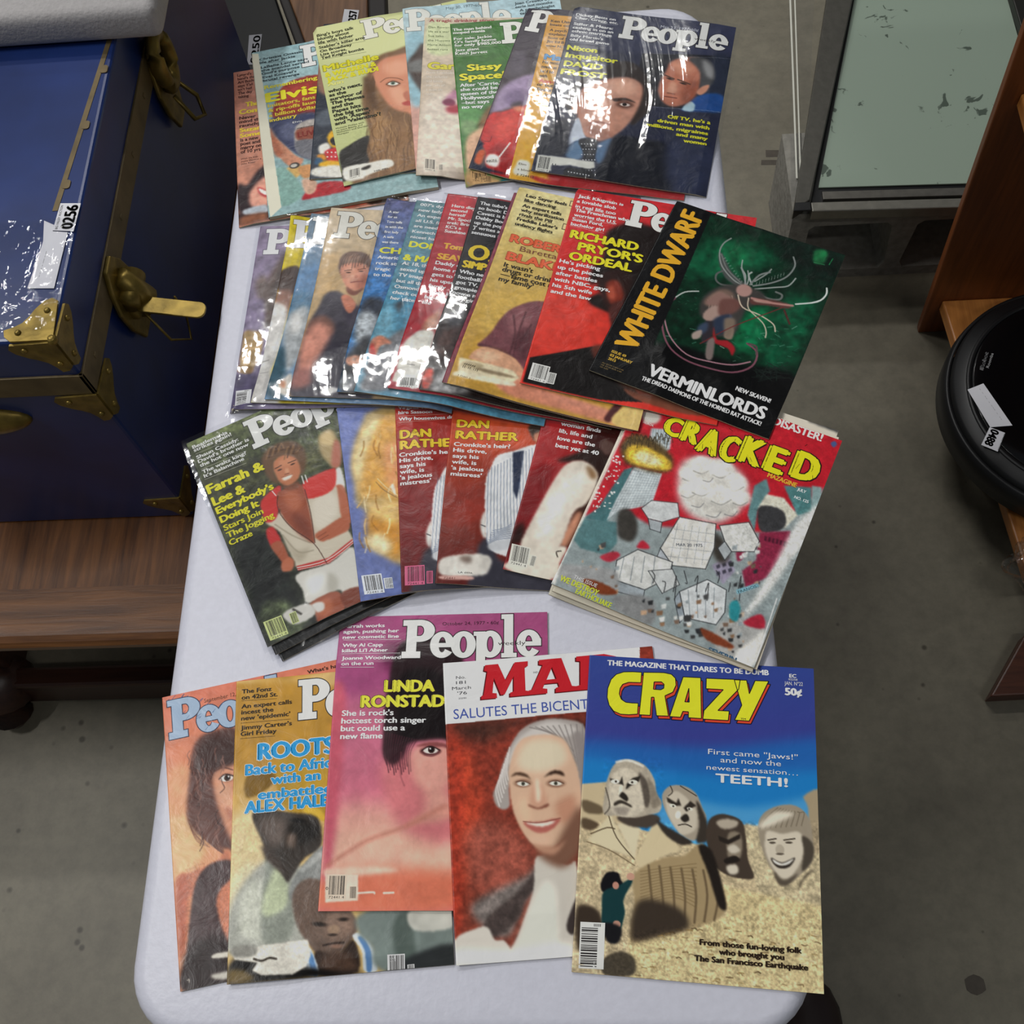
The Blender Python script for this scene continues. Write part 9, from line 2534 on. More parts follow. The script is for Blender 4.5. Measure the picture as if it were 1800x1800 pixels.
    me.update(calc_edges=True); me.validate(); at = me.color_attributes.new('ink', 'FLOAT_COLOR', 'POINT'); at.data.foreach_set('color', np.c_[np.concatenate(vc), np.ones(len(A))].astype('f').ravel())
    me.polygons.foreach_set('use_smooth', np.ones(len(me.polygons), bool)); link('front_cover', me, MC, root)
    if sl:
        m_ = .0055; uu = np.concatenate([[-m_, -m_ * .5], np.linspace(0, w, 70), [w + m_ * .5, w + m_]]); vv = np.concatenate([[-m_, -m_ * .5], np.linspace(0, h, 90), [h + m_ * .5, h + m_]]); U, V = np.meshgrid(uu, vv)
        ex = np.maximum(np.maximum(-U, U - w), np.maximum(-V, V - h)).clip(0); r2 = np.random.default_rng(hash_(key)); z = field(f, U, V) - .00018 - np.minimum(ex / m_, 1) * .0003 + (r2.random(U.shape) - .5) * .00016
        me = bpy.data.meshes.new('plastic_sleeve'); nu, nv = len(uu), len(vv); i2 = np.arange(nu * nv).reshape(nv, nu); Q = np.stack([i2[:-1, :-1], i2[1:, :-1], i2[1:, 1:], i2[:-1, 1:]], -1).reshape(-1, 4)
        me.from_pydata(world(U, V, z).reshape(-1, 3).tolist(), [], Q.tolist()); s = link('plastic_sleeve', me, MS, root, smooth=True); s['label'] = 'clear plastic sleeve'
    return root
def hash_(s): return sum((i + 1) * ord(c) for i, c in enumerate(s)) % 9973

# ------------------------------------------------------------------ materials
MC, t, b = new_mat('printed_paper'); n = t.nodes.new('ShaderNodeAttribute'); n.attribute_name = 'ink'; t.links.new(n.outputs['Color'], b.inputs['Base Color'])
b.inputs['Roughness'].default_value = .3; b.inputs['Specular IOR Level'].default_value = .24
tc = t.nodes.new('ShaderNodeTexCoord'); n1 = t.nodes.new('ShaderNodeTexNoise'); n1.inputs['Scale'].default_value = 34; n1.inputs['Detail'].default_value = 5; n1.inputs['Distortion'].default_value = .8; bp = t.nodes.new('ShaderNodeBump'); bp.inputs['Strength'].default_value = .28; bp.inputs['Distance'].default_value = .004
t.links.new(tc.outputs['Object'], n1.inputs['Vector']); t.links.new(n1.outputs['Fac'], bp.inputs['Height']); t.links.new(bp.outputs['Normal'], b.inputs['Normal'])
MP, t, b = new_mat('page_edges'); tc = t.nodes.new('ShaderNodeTexCoord'); wv = t.nodes.new('ShaderNodeTexWave'); wv.bands_direction = 'Z'; wv.inputs['Scale'].default_value = 700; wv.inputs['Distortion'].default_value = 2; r = t.nodes.new('ShaderNodeValToRGB')
r.color_ramp.elements[0].color = tuple(lin(hx('8f8368'))) + (1,); r.color_ramp.elements[1].color = tuple(lin(hx('d6cbb0'))) + (1,); t.links.new(tc.outputs['Object'], wv.inputs['Vector']); t.links.new(wv.outputs['Fac'], r.inputs['Fac']); t.links.new(r.outputs['Color'], b.inputs['Base Color']); b.inputs['Roughness'].default_value = .8
def clear_film(name, rough, scale, strength):
    m = bpy.data.materials.new(name); m.use_nodes = True; t = m.node_tree; t.nodes.remove(t.nodes['Principled BSDF']); out = t.nodes['Material Output']
    tr = t.nodes.new('ShaderNodeBsdfTransparent'); tr.inputs[0].default_value = (.965, .97, .98, 1); gl = t.nodes.new('ShaderNodeBsdfGlossy'); gl.inputs['Roughness'].default_value = rough
    fr = t.nodes.new('ShaderNodeLayerWeight'); fr.inputs['Blend'].default_value = .5; pw = t.nodes.new('ShaderNodeMath'); pw.operation = 'POWER'; pw.inputs[1].default_value = 4; mu = t.nodes.new('ShaderNodeMath'); mu.operation = 'MULTIPLY_ADD'; mu.inputs[1].default_value = .8; mu.inputs[2].default_value = .065; mu.use_clamp = True; mx = t.nodes.new('ShaderNodeMixShader')
    tc = t.nodes.new('ShaderNodeTexCoord'); mp = t.nodes.new('ShaderNodeMapping'); mp.inputs['Rotation'].default_value = (0, 0, .5); mp.inputs['Scale'].default_value = (1, .35, 1)
    n1 = t.nodes.new('ShaderNodeTexNoise'); n1.inputs['Scale'].default_value = scale; n1.inputs['Detail'].default_value = 4; n1.inputs['Distortion'].default_value = 1.4; bp = t.nodes.new('ShaderNodeBump'); bp.inputs['Strength'].default_value = strength; bp.inputs['Distance'].default_value = .01
    L = t.links; L.new(tc.outputs['Object'], mp.inputs[0]); L.new(mp.outputs[0], n1.inputs['Vector']); L.new(n1.outputs['Fac'], bp.inputs['Height']); L.new(bp.outputs[0], gl.inputs['Normal']); L.new(bp.outputs[0], fr.inputs['Normal'])
    L.new(fr.outputs['Facing'], pw.inputs[0]); L.new(pw.outputs[0], mu.inputs[0]); L.new(mu.outputs[0], mx.inputs[0]); L.new(tr.outputs[0], mx.inputs[1]); L.new(gl.outputs[0], mx.inputs[2]); L.new(mx.outputs[0], out.inputs[0]); return m
MS = clear_film('clear_sleeve_film', .075, 6.5, .5)
MTAPE = clear_film('clear_packing_film', .06, 30, .5)
brass = flat('aged_brass', '806c33', .4, .7, .25, 55, .35); brass_d = flat('dull_brass_binding', '695a3c', .5, .35, .2, 30, .3)
navy = flat('scuffed_blue_paint', '1a2f66', .3, 0, .08, 14, .18); navy_d = flat('dark_blue_paint', '1d2750', .3, 0, .08, 14, .2); black = flat('black_plastic', '0d0d0f', .32, 0, .05, 60); paper = flat('white_label_paper', 'dcdce2', .55, 0, 0, 20, .03)
inkm = flat('black_label_ink', '16161a', .6); steel = flat('brushed_grey_metal', '6d6a64', .42, .8, .1, 50, .15); white_pl = flat('white_table_plastic', 'd6d7e4', .42, 0, .12, 160, .03); grey_cl = flat('grey_fabric', 'a9a6a6', .9, 0, .3, 220, .06)

def concrete():
    m, t, b = new_mat('stained_concrete'); L = t.links; tc = t.nodes.new('ShaderNodeTexCoord'); N = lambda s, d=6, r=.6: (lambda n: (setattr(n.inputs['Scale'], 'default_value', s), setattr(n.inputs['Detail'], 'default_value', d), setattr(n.inputs['Roughness'], 'default_value', r), L.new(tc.outputs['Object'], n.inputs['Vector']), n)[-1])(t.nodes.new('ShaderNodeTexNoise'))
    a = N(2.2); r = t.nodes.new('ShaderNodeValToRGB'); e = r.color_ramp.elements; e[0].position = .32; e[1].position = .7; e[0].color = tuple(lin(hx('6b6557'))) + (1,); e[1].color = tuple(lin(hx('8a8472'))) + (1,); L.new(a.outputs['Fac'], r.inputs['Fac'])
    g = N(38, 8, .7); r2 = t.nodes.new('ShaderNodeValToRGB'); r2.color_ramp.elements[0].position = .25; r2.color_ramp.elements[1].position = .6; r2.color_ramp.elements[0].color = (.72, .72, .72, 1); L.new(g.outputs['Fac'], r2.inputs['Fac'])
    mx = t.nodes.new('ShaderNodeMix'); mx.data_type = 'RGBA'; mx.blend_type = 'MULTIPLY'; mx.inputs[0].default_value = 1; L.new(r.outputs[0], mx.inputs[6]); L.new(r2.outputs[0], mx.inputs[7])
    v = t.nodes.new('ShaderNodeTexVoronoi'); v.inputs['Scale'].default_value = 21; L.new(tc.outputs['Object'], v.inputs['Vector']); p = N(1.3, 3); sm = t.nodes.new('ShaderNodeMath'); sm.operation = 'MULTIPLY_ADD'; sm.inputs[1].default_value = .55; sm.inputs[2].default_value = -.19; L.new(p.outputs['Fac'], sm.inputs[0])
    lt = t.nodes.new('ShaderNodeMath'); lt.operation = 'SUBTRACT'; L.new(sm.outputs[0], lt.inputs[0]); L.new(v.outputs['Distance'], lt.inputs[1]); ml = t.nodes.new('ShaderNodeMath'); ml.operation = 'MULTIPLY'; ml.inputs[1].default_value = 14; ml.use_clamp = True; L.new(lt.outputs[0], ml.inputs[0])
    m2 = t.nodes.new('ShaderNodeMix'); m2.data_type = 'RGBA'; m2.blend_type = 'MULTIPLY'; m2.inputs[7].default_value = (.35, .33, .3, 1); L.new(ml.outputs[0], m2.inputs[0]); L.new(mx.outputs[2], m2.inputs[6]); L.new(m2.outputs[2], b.inputs['Base Color'])
    bp = t.nodes.new('ShaderNodeBump'); bp.inputs['Strength'].default_value = .12; bp.inputs['Distance'].default_value = .003; L.new(g.outputs['Fac'], bp.inputs['Height']); L.new(bp.outputs[0], b.inputs['Normal']); b.inputs['Roughness'].default_value = .5
    return m

# ------------------------------------------------------------------ setting
crk = bmesh.new(); rg = random.Random(4); P_ = [(.36, 1.27), (.40, 1.275), (.425, 1.262), (.452, 1.24), (.478, 1.235), (.505, 1.222)]
for (a0, b0), (a1, b1) in zip(P_, P_[1:]): prism_bm([(a0, b0), (a1, b1), (a1 + .001, b1 - .0022), (a0 + .001, b0 - .0022)], .0, .0004, bm=crk)
nf = len(crk.faces)
for q in ([(.515, 1.647), (.549, 1.644), (.547, 1.626), (.514, 1.628)], [(.504, 1.621), (.543, 1.618), (.541, 1.605), (.502, 1.608)], [(.655 + .014 * math.cos(k * .524) * (1 + .08 * (k % 3)), .059 + .013 * math.sin(k * .524) * (1 + .08 * (k % 2))) for k in range(12)]): prism_bm(q, 0, .0003, bm=crk)
ns = len(crk.faces); box_bm(-3.2, 3.2, -2.0, 5.2, -.12, 0, bm=crk); fm = mesh_bm(crk); fl = link('floor', fm, concrete()); fm.materials.append(flat('crack_dark', '3a3732', .9)); fl['kind'] = 'structure'
fm.materials.append(flat('old_stain', '524b42', .7, 0, 0, 60, .15))
for k in range(ns): fm.polygons[k].material_index = 1 if k < nf else 2

wb = link('wall_back', mesh_bm(box_bm(-3.2, 3.2, 5.2, 5.32, -.12, 5.0)), flat('warehouse_wall_paint', 'a5a6a4', .8, 0, .05, 4, .04)); wb['kind'] = 'structure'

# ------------------------------------------------------------------ folding table
tb = thing('folding_table', (0, .61, 0), 'long white plastic folding table with rounded corners, under all the magazines', 'table')
link('tabletop', mesh_bm(prism_bm([p for p in rrect(-.302, .302, -.006, 1.222, .06) if not (p[0] < -.2 and p[1] > 1.1)][:9] + [(-.185, 1.222), (-.23, 1.205), (-.27, 1.175), (-.292, 1.14), (-.302, 1.10)] + [p for p in rrect(-.302, .302, -.006, 1.222, .06)][18:], TZ - .042, TZ, .016, 5)), white_pl, tb, True)
for yy in (.16, 1.06):
    for s in (-1, 1): link('leg', mesh_bm(tube_bm([(s * .2, yy, TZ - .04), (s * .235, yy, .35), (s * .25, yy, 0)], .013)), steel, tb, True)
    link('cross_bar', mesh_bm(tube_bm([(-.25, yy, .045), (.25, yy, .045)], .011)), steel, tb, True)

# ------------------------------------------------------------------ bench, trunk and cushion on the left
oak = wood('brown_oak_cross', '4a2c18', '86562e', 'Y', 9, .34); oak_x = wood('brown_oak_along', '55331b', '8d5c32', 'X', 9, .34); mahog = wood('dark_mahogany', '2a1712', '46291d', 'X', 8, .4)
bn = thing('wooden_bench', (-.8, .9, 0), 'brown oak bench table with rounded front edge, carrying the blue trunk', 'bench')
link('top_panel', mesh_bm(box_bm(-1.25, -.335, .536, 1.44, .43, .4598)), oak, bn)
fr = [(.536, .4598), (.47, .4598), (.462, .456), (.4575, .448), (.4575, .438), (.463, .430), (.536, .43)]
b = prism_bm([(y, z) for y, z in fr], -1.25, -.335); xform(b, Matrix(((0, 0, 1, 0), (1, 0, 0, 0), (0, 1, 0, 0), (0, 0, 0, 1)))); link('front_rail', mesh_bm(b), oak_x, bn)
link('apron', mesh_bm(box_bm(-1.2, -.40, .56, .58, .33, .43)), mahog, bn)
link('stretcher', mesh_bm(box_bm(-1.2, -.40, .51, .545, .012, .10, .006)), mahog, bn)
for x in (-.86, -.37):
    link('leg', mesh_bm(prism_bm([(x - .03, .54), (x + .03, .54), (x + .03, .60), (x - .03, .60)], .06, .43, .006)), mahog, bn)
    f_ = tube_bm([(x, .56, .07), (x, .53, .075), (x, .505, .05), (x, .488, .02), (x, .484, .004)], [.045, .05, .045, .035, .02], 14); link('foot', mesh_bm(f_), mahog, bn, True)
tr = thing('trunk', (-.63, 1.05, .46), 'blue steamer trunk with brass corners and latches, standing on the oak bench', 'trunk')
link('body', mesh_bm(box_bm(-.86, -.411, .635, 1.455, .4603, .80, .004)), navy, tr)
ld = link('lid', mesh_bm(box_bm(-.863, -.408, .632, 1.458, .80, .885, .005, 3)), navy, tr)
b = box_bm(-.863, -.4055, .6295, .634, .786, .822, .001); box_bm(-.4105, -.4055, .6295, 1.46, .786, .822, .001, bm=b); rv = random.Random(2)
for k in range(9): box_bm(-.4058, -.4045, .665 + k * .095, .671 + k * .095, .801, .807, .0005, bm=b)
link('brass_binding', mesh_bm(b), brass_d, tr)
b = prism_bm([(-.4185, 1.06), (-.4125, 1.06), (-.4335, .80), (-.4395, .80)], .8848, .8856)
for k in range(3): prism_bm(rrect(-.4195 - k * .0075, -.4105 - k * .0075, 1.0 - k * .085, 1.012 - k * .085, .003, 3), .8849, .8862, bm=b)
link('edge_trim', mesh_bm(b), brass_d, tr)
LOBE = [(0, 0), (.045, .0), (.052, .006), (.054, .014), (.045, .017), (.036, .022), (.030, .030), (.026, .038), (.018, .048), (.010, .052), (.003, .048)]
def corner(c, down_only=False, s=1.):
    cx, cy, cz = c; b = bmesh.new()
    F3 = [lambda u, v, t: (cx - u, cy + v, cz + t)] if not down_only else []
    F3 += [lambda u, v, t: (cx + t, cy + v, cz - u), lambda u, v, t: (cx - v, cy - t, cz - u)]
    for F in F3:
        lo = [b.verts.new(F(u * s, v * s, -.0005)) for u, v in LOBE]; hi = [b.verts.new(F(u * s, v * s, .0022)) for u, v in LOBE]; b.faces.new(hi); b.faces.new(lo)
        for k in range(len(LOBE)): b.faces.new((lo[k], lo[k - 1], hi[k - 1], hi[k]))
        for (u, v) in ((.038 * s, .010 * s), (.012 * s, .036 * s)):
            m = bmesh.new(); bmesh.ops.create_uvsphere(m, u_segments=10, v_segments=6, radius=.0036); m.transform(Matrix.Translation(F(u, v, .002))); join(b, m)
    if not down_only:
        m = bmesh.new(); bmesh.ops.create_uvsphere(m, u_segments=12, v_segments=8, radius=.006); m.transform(Matrix.Translation((cx - .0025, cy + .0025, cz - .0025))); join(b, m)
    return b
for c, d in (((-.408, .632, .885), False), ((-.4055, .6295, .7865), True), ((-.411, .635, .5185), True)): link('corner_piece', mesh_bm(corner(c, d)), brass, tr)
def latch(yc, lever):
    X = -.4055; ST = lambda y, z, d: (X + d, yc + y, z); Mx = Matrix(((0, 0, 1, X), (1, 0, 0, yc), (0, 1, 0, 0), (0, 0, 0, 1)))
    pl = [(-.03, .735), (-.034, .77), (-.026, .80), (-.012, .822), (.012, .822), (.026, .80), (.034, .77), (.03, .735), (.015, .70), (-.015, .70)]
    b = prism_bm(pl, 0, .006, .002); xform(b, Mx); q = link('latch', mesh_bm(b), brass, tr)
    if lever:
        b = tube_bm([ST(-.022, .775, .012), ST(.022, .775, .012)], .014, 14); tube_bm([ST(0, .80, .008), ST(0, .76, .022), ST(0, .735, .012)], [.012, .016, .01], 12, bm=b); join(b, box_bm(X + .002, X + .016, yc - .02, yc + .02, .742, .768, .004)); link('latch_body', mesh_bm(b), brass, q, True)
        b = prism_bm(rrect(.018, .098, -.011, .011, .009), -.0015, .0015, .0008); xform(b, Matrix.Translation((X, yc - .012, .768)) @ Matrix.Rotation(.12, 4, 'Y') @ Matrix.Rotation(-.10, 4, 'Z')); link('latch_lever', mesh_bm(b), brass, q)
        b = tube_bm([ST(-.014, .748, .02), ST(-.02, .70, .035), ST(.004, .665, .045), ST(.012, .70, .05), ST(.004, .752, .055)], .0016, 8); link('latch_bail', mesh_bm(b), brass, q, True)
    else:
        b = tube_bm([ST(math.cos(t) * .022, .80 + math.sin(t) * .036, .014) for t in [k * math.pi / 12 for k in range(25)]], [.0085] * 25, 12, cap=False, flat=1.3); link('latch_body', mesh_bm(b), brass, q, True)
        b = prism_bm([(math.cos(t) * .017, .80 + math.sin(t) * .03) for t in [k * math.pi / 12 for k in range(24)]], .0062, .0075); xform(b, Mx); link('latch_eye', mesh_bm(b), black, q)
        b = tube_bm([ST(-.01, .75, .012), ST(-.016, .715, .028), ST(.006, .70, .034), ST(.016, .725, .03), ST(.01, .757, .014)], .003, 8); link('latch_bail', mesh_bm(b), brass, q, True)
latch(.776, True); latch(1.112, False)
b = bmesh.new(); bmesh.ops.create_uvsphere(b, u_segments=24, v_segments=12, radius=1); b.transform(Matrix.Translation((-.566, .634, .735)) @ Matrix.Diagonal((.062, .016, .024, 1))); h_ = link('handle_cap', mesh_bm(b), brass, tr, True)
link('handle', mesh_bm(tube_bm([(-.60, .625, .735), (-.64, .605, .725), (-.69, .60, .72), (-.74, .605, .725), (-.78, .625, .735)], .011, 12)), flat('worn_leather', '4a2f1e', .6, 0, .2, 60), tr, True)
b = bmesh.new(); r_ = random.Random(9); g = [[b.verts.new((-.56 + i * .0058, .645 + j * .0062, .8864 + r_.random() * .0022)) for i in range(27)] for j in range(24)]
for j in range(23):
    for i in range(26): b.faces.new((g[j][i], g[j][i + 1], g[j + 1][i + 1], g[j + 1][i]))
pf = link('packing_film', mesh_bm(b), MTAPE, tr, True); pf['label'] = 'crinkled clear packing film'
cu = link('cushion', mesh_bm(box_bm(-1.0, -.347, 1.045, 1.55, .8868, .93, .012, 4)), grey_cl, None, True); tag(cu, 'pale grey padded cushion lying on the far end of the blue trunk', 'cushion')

# ------------------------------------------------------------------ furniture behind the trunk
st = thing('side_table', (-.3, 1.6, 0), 'brown wooden side table with dark edges, behind the table of magazines', 'side table')
link('tabletop', mesh_bm(prism_bm([(-.385, 1.69), (-.305, 1.452), (-.215, 1.452), (-.232, 1.69)], .43, .45, .003)), wood('walnut_top', '5a3c28', '8a6446', 'Y', 9, .35), st)
for (p, q, w_) in (((-.405, 1.70), (-.318, 1.445), .016), ((-.23, 1.70), (-.212, 1.445), .03)): link('dark_edge', mesh_bm(prism_bm([p, q, (q[0] + w_, q[1]), (p[0] + w_, p[1])], .425, .456, .003)), flat('dark_edge_stain', '1c1412', .6), st)
for x, y in ((-.30, 1.47), (-.225, 1.47), (-.36, 1.66), (-.25, 1.66)): link('leg', mesh_bm(box_bm(x - .012, x + .012, y - .012, y + .012, 0, .43)), mahog, st)
bc = link('black_cabinet', mesh_bm(prism_bm([(-.70, 1.475), (-.335, 1.475), (-.42, 1.735), (-.70, 1.735)], 0, .424, .004)), black); 
bc_t = tag(bc, 'low black cabinet with a lot tag on top, behind the blue trunk', 'cabinet')

# ------------------------------------------------------------------ concrete block and framed panel, upper right
blk = bmesh.new(); ol = [(.507, 0), (.897, 0), (.897, .19), (.507, .19)]; hol = [[(.548, .024), (.69, .024), (.698, .04), (.69, .145), (.68, .155), (.55, .155), (.541, .146), (.541, .034)], [(.735, .024), (.86, .024), (.866, .034), (.866, .146), (.858, .155), (.745, .155), (.735, .145), (.727, .04)]]
loops = [[Vector((x, z, 0)) for x, z in q] for q in [ol] + hol]; al = [p for q in loops for p in q]; tt = tessellate_polygon(loops)
va = [blk.verts.new((p.x, 1.317, p.y)) for p in al]; vb = [blk.verts.new((p.x, 1.507, p.y)) for p in al]
for q in tt: blk.faces.new([va[k] for k in q]); blk.faces.new([vb[k] for k in reversed(q)])
k0 = 0
for q in loops:
    for k in range(len(q)): a_, b_ = k0 + k, k0 + (k + 1) % len(q); blk.faces.new((va[a_], va[b_], vb[b_], vb[a_]))
    k0 += len(q)
cb = link('concrete_block', mesh_bm(blk), flat('cinder_block', '8b8880', .95, 0, .6, 70, .18)); tag(cb, 'grey hollow concrete block with two openings, holding up the metal frame', 'concrete block')
df = thing('metal_frame', (.7, 1.5, .191), 'grey metal framed panel of pale green glass resting on the concrete block', 'frame')
z0, z1 = .1905, .215
link('frame_rail', mesh_bm(prism_bm([(.5023, 1.3046), (.5336, 1.3279), (.7104, 1.95), (.655, 1.96)], z0, z1, .002)), flat('dark_grey_rail', '57554f', .4, .6, .1, 60, .1), df)
link('frame_rail', mesh_bm(prism_bm([(.5345, 1.303), (1.10, 1.283), (1.10, 1.303), (.5345, 1.3235)], z0, z1 - .001, .002)), flat('silver_rail', '8a877e', .35, .7, .1, 60, .1), df)
link('frame_rail', mesh_bm(prism_bm([(.56, 1.338), (1.08, 1.32), (1.08, 1.337), (.56, 1.356)], z0, z0 + .012, .001)), steel, df)
link('frame_rail', mesh_bm(prism_bm([(.975, 1.337), (1.03, 1.337), (1.03, 1.96), (.968, 1.96)], z0, z1, .002)), flat('dark_rail', '2c2b28', .4, .5), df)
link('corner_cap', mesh_bm(prism_bm([(.5015, 1.3035), (.533, 1.303), (.533, 1.322), (.5065, 1.322)], z1 - .001, z1 + .002, .001)), black, df)
link('backing', mesh_bm(prism_bm([(.535, 1.318), (.975, 1.318), (.98, 1.95), (.70, 1.95)], z0 - .0, z0 + .003)), black, df)
pm, t, b = new_mat('pale_green_glass'); tc = t.nodes.new('ShaderNodeTexCoord'); n = t.nodes.new('ShaderNodeTexNoise'); n.inputs['Scale'].default_value = 28; n.inputs['Detail'].default_value = 5; n.inputs['Distortion'].default_value = 1.2; n2 = t.nodes.new('ShaderNodeTexNoise'); n2.inputs['Scale'].default_value = 4.5
mlt = t.nodes.new('ShaderNodeMath'); mlt.operation = 'MULTIPLY'; r = t.nodes.new('ShaderNodeValToRGB'); r.color_ramp.elements[0].position = .335; r.color_ramp.elements[1].position = .35; r.color_ramp.elements[0].color = tuple(lin(hx('93a394'))) + (1,); r.color_ramp.elements[1].color = tuple(lin(hx('505c52'))) + (1,)
for a_ in (n, n2): t.links.new(tc.outputs['Object'], a_.inputs['Vector'])
t.links.new(n.outputs['Fac'], mlt.inputs[0]); t.links.new(n2.outputs['Fac'], mlt.inputs[1]); t.links.new(mlt.outputs[0], r.inputs['Fac']); t.links.new(r.outputs['Color'], b.inputs['Base Color']); b.inputs['Roughness'].default_value = .3
gp = link('glass_panel', mesh_bm(prism_bm([(.5565, 1.3705), (.97, 1.3555), (.97, 1.95), (.712, 1.95)], z0 + .0035, z0 + .006)), pm, df)
b = bmesh.new(); b.faces.new([b.verts.new((x, y, z0 + .0035)) for x, y in ((.505, 1.345), (.531, 1.335), (.62, 1.95), (.567, 1.95))]); gs = link('glass_pane', mesh_bm(b), clear_film('flat_glass', .03, 3, .02), df)
b = prism_bm([(.5195, 1.3953), (.5225, 1.3953), (.569, 1.95), (.5655, 1.95)], z0 + .0036, z0 + .0052); prism_bm([(.5265, 1.3953), (.529, 1.3953), (.578, 1.95), (.5755, 1.95)], z0 + .0036, z0 + .0052, bm=b); link('glass_edge', mesh_bm(b), flat('polished_glass_edge', 'd9d9cd', .3), gs)

# ------------------------------------------------------------------ wooden shelf unit, robot vacuum, bag on the right
pine = wood('orange_pine', '8a5426', 'b87a3c', 'Y', 7, .42); redw = wood('red_brown_board', '5a2f14', '84481f', 'Z', 5, .45)
su = thing('shelf_unit', (1.0, 1.0, 0), 'reddish wooden shelf unit with tall upright board and low orange shelf', 'shelf')
b = prism_bm([(.75, 0), (1.4, 0), (1.4, 1.0), (.698, 1.0)], -1.196, -1.181, .002); xform(b, Matrix(((1, 0, 0, 0), (0, 0, -1, 0), (0, 1, 0, 0), (0, 0, 0, 1)))); link('upright_board', mesh_bm(b), redw, su)
link('low_shelf', mesh_bm(prism_bm([(.768, 1.1805), (.800, .78), (.814, .62), (1.4, .62), (1.4, 1.1805)], .074, .10, .003)), pine, su)
link('plinth', mesh_bm(box_bm(.85, 1.38, .66, 1.16, 0, .074)), mahog, su)
link('upper_shelf', mesh_bm(box_bm(.746, 1.4, .95, 1.1805, .562, .585, .003)), pine, su)
wf = link('furniture_foot', mesh_bm(prism_bm([(.742, .474), (1.15, .485), (1.15, .575), (.815, .575)], 0, .034, .003)), wood('red_brown_foot', '3a1d12', '5c3220', 'X', 8, .4)); tag(wf, 'dark red-brown wooden furniture foot on the floor below the plastic bag', 'furniture')
rv = thing('robot_vacuum', (.93, .93, .1005), 'round black robot vacuum with white lot stickers, lying on the low orange shelf', 'robot vacuum')
T_ = Matrix.Translation((.93, .93, .1005)); blk_g = flat('gloss_black', '09090b', .16); blk_m = flat('satin_black', '121214', .45)
link('body', mesh_bm(xform(lathe_bm([(.18, 0), (.202, .004), (.207, .03), (.207, .07), (.202, .078), (.188, .082), (.186, .0835)], 80), T_)), blk_m, rv, True)
bmp = [(.2085, .012), (.2165, .016), (.2175, .05), (.214, .066), (.2085, .069)]; b = bmesh.new(); a0, a1, m_ = math.radians(95), math.radians(300), 60
rg_ = [[b.verts.new((.93 + r_ * math.cos(a0 + (a1 - a0) * k / m_), .93 + r_ * math.sin(a0 + (a1 - a0) * k / m_), .1005 + z_)) for r_, z_ in bmp] for k in range(m_ + 1)]
for A, B in zip(rg_, rg_[1:]):
    for k in range(len(bmp)): b.faces.new((A[k], A[(k + 1) % len(bmp)], B[(k + 1) % len(bmp)], B[k]))
b.faces.new(rg_[0]); b.faces.new(rg_[-1]); link('bumper', mesh_bm(b), blk_m, rv, True)
link('top_plate', mesh_bm(xform(lathe_bm([(.178, .080), (.1775, .0855), (.174, .0868), (.12, .0875), (.118, .0862), (.02, .0862)], 80), T_)), blk_g, rv, True)
link('top_ring', mesh_bm(xform(lathe_bm([(.186, .082), (.1855, .0862), (.1785, .0864), (.178, .082)], 80), T_)), blk_m, rv, True)
bg = thing('plastic_bag', (.83, .64, .1), 'clear plastic bag with dark green and tan contents on the shelf end', 'bag')
b = bmesh.new(); bmesh.ops.create_icosphere(b, subdivisions=4, radius=1); r_ = random.Random(6)
for v in b.verts: d = v.co.normalized(); k = 1 + .16 * math.sin(7 * d.x + 2) * math.cos(6 * d.y) + .1 * math.sin(11 * d.z + 5 * d.x) + .05 * r_.random(); v.co = Vector((.838 + d.x * .066 * k, .648 + d.y * .05 * k, .146 + d.z * .034 * k))
link('bag_film', mesh_bm(b), clear_film('bag_film', .08, 60, .7), bg, True)
b = bmesh.new(); bmesh.ops.create_icosphere(b, subdivisions=3, radius=1)
for v in b.verts: d = v.co.normalized(); k = 1 + .12 * math.sin(6 * d.x) * math.cos(5 * d.y + 1); v.co = Vector((.846 + d.x * .046 * k, .636 + d.y * .024 * k, .134 + d.z * .022 * k))
link('contents', mesh_bm(b), flat('dark_green_cloth', '2c4238', .7, 0, .4, 50, .3), bg, True)
b = bmesh.new(); bmesh.ops.create_icosphere(b, subdivisions=3, radius=1)
for v in b.verts: d = v.co.normalized(); v.co = Vector((.826 + d.x * .022, .672 + d.y * .013, .136 + d.z * .018))
link('contents', mesh_bm(b), flat('tan_cord', '8a7048', .7, 0, .5, 120, .3), bg, True)
# a shoe showing beside the near corner of the table
sh = thing('shoe', (.40, -.03, 0), 'dark brown round-toed shoe on the floor beside the near table corner', 'shoe'); sm_ = flat('dark_brown_leather', '2c1f1e', .45, 0, .1, 60)
b = bmesh.new(); prof = [(-.23, .034, .075), (-.18, .040, .085), (-.12, .041, .088), (-.06, .044, .075), (-.01, .05, .062), (.04, .053, .055), (.075, .050, .048), (.10, .040, .040), (.115, .024, .028), (.121, .006, .015)]; rings = []
for y, hw, ht in prof: rings.append([b.verts.new((.405 + .055 * math.cos(0) * 0 + hw * math.cos(t), -.045 + y, .012 + ht * max(0, math.sin(t)) + (0 if math.sin(t) >= 0 else -.006 * abs(math.sin(t))))) for t in [2 * math.pi * k / 24 for k in range(24)]])
for A, B in zip(rings, rings[1:]):
    for k in range(24): b.faces.new((A[k], A[(k + 1) % 24], B[(k + 1) % 24], B[k]))
b.faces.new(rings[0]); b.faces.new(rings[-1]); link('upper', mesh_bm(b), sm_, sh, True)
link('sole', mesh_bm(prism_bm([(.405 + s * hw * 1.04, -.045 + y) for s in (1,) for y, hw, ht in prof] + [(.405 - hw * 1.04, -.045 + y) for y, hw, ht in reversed(prof)], 0, .011, .002)), black, sh)

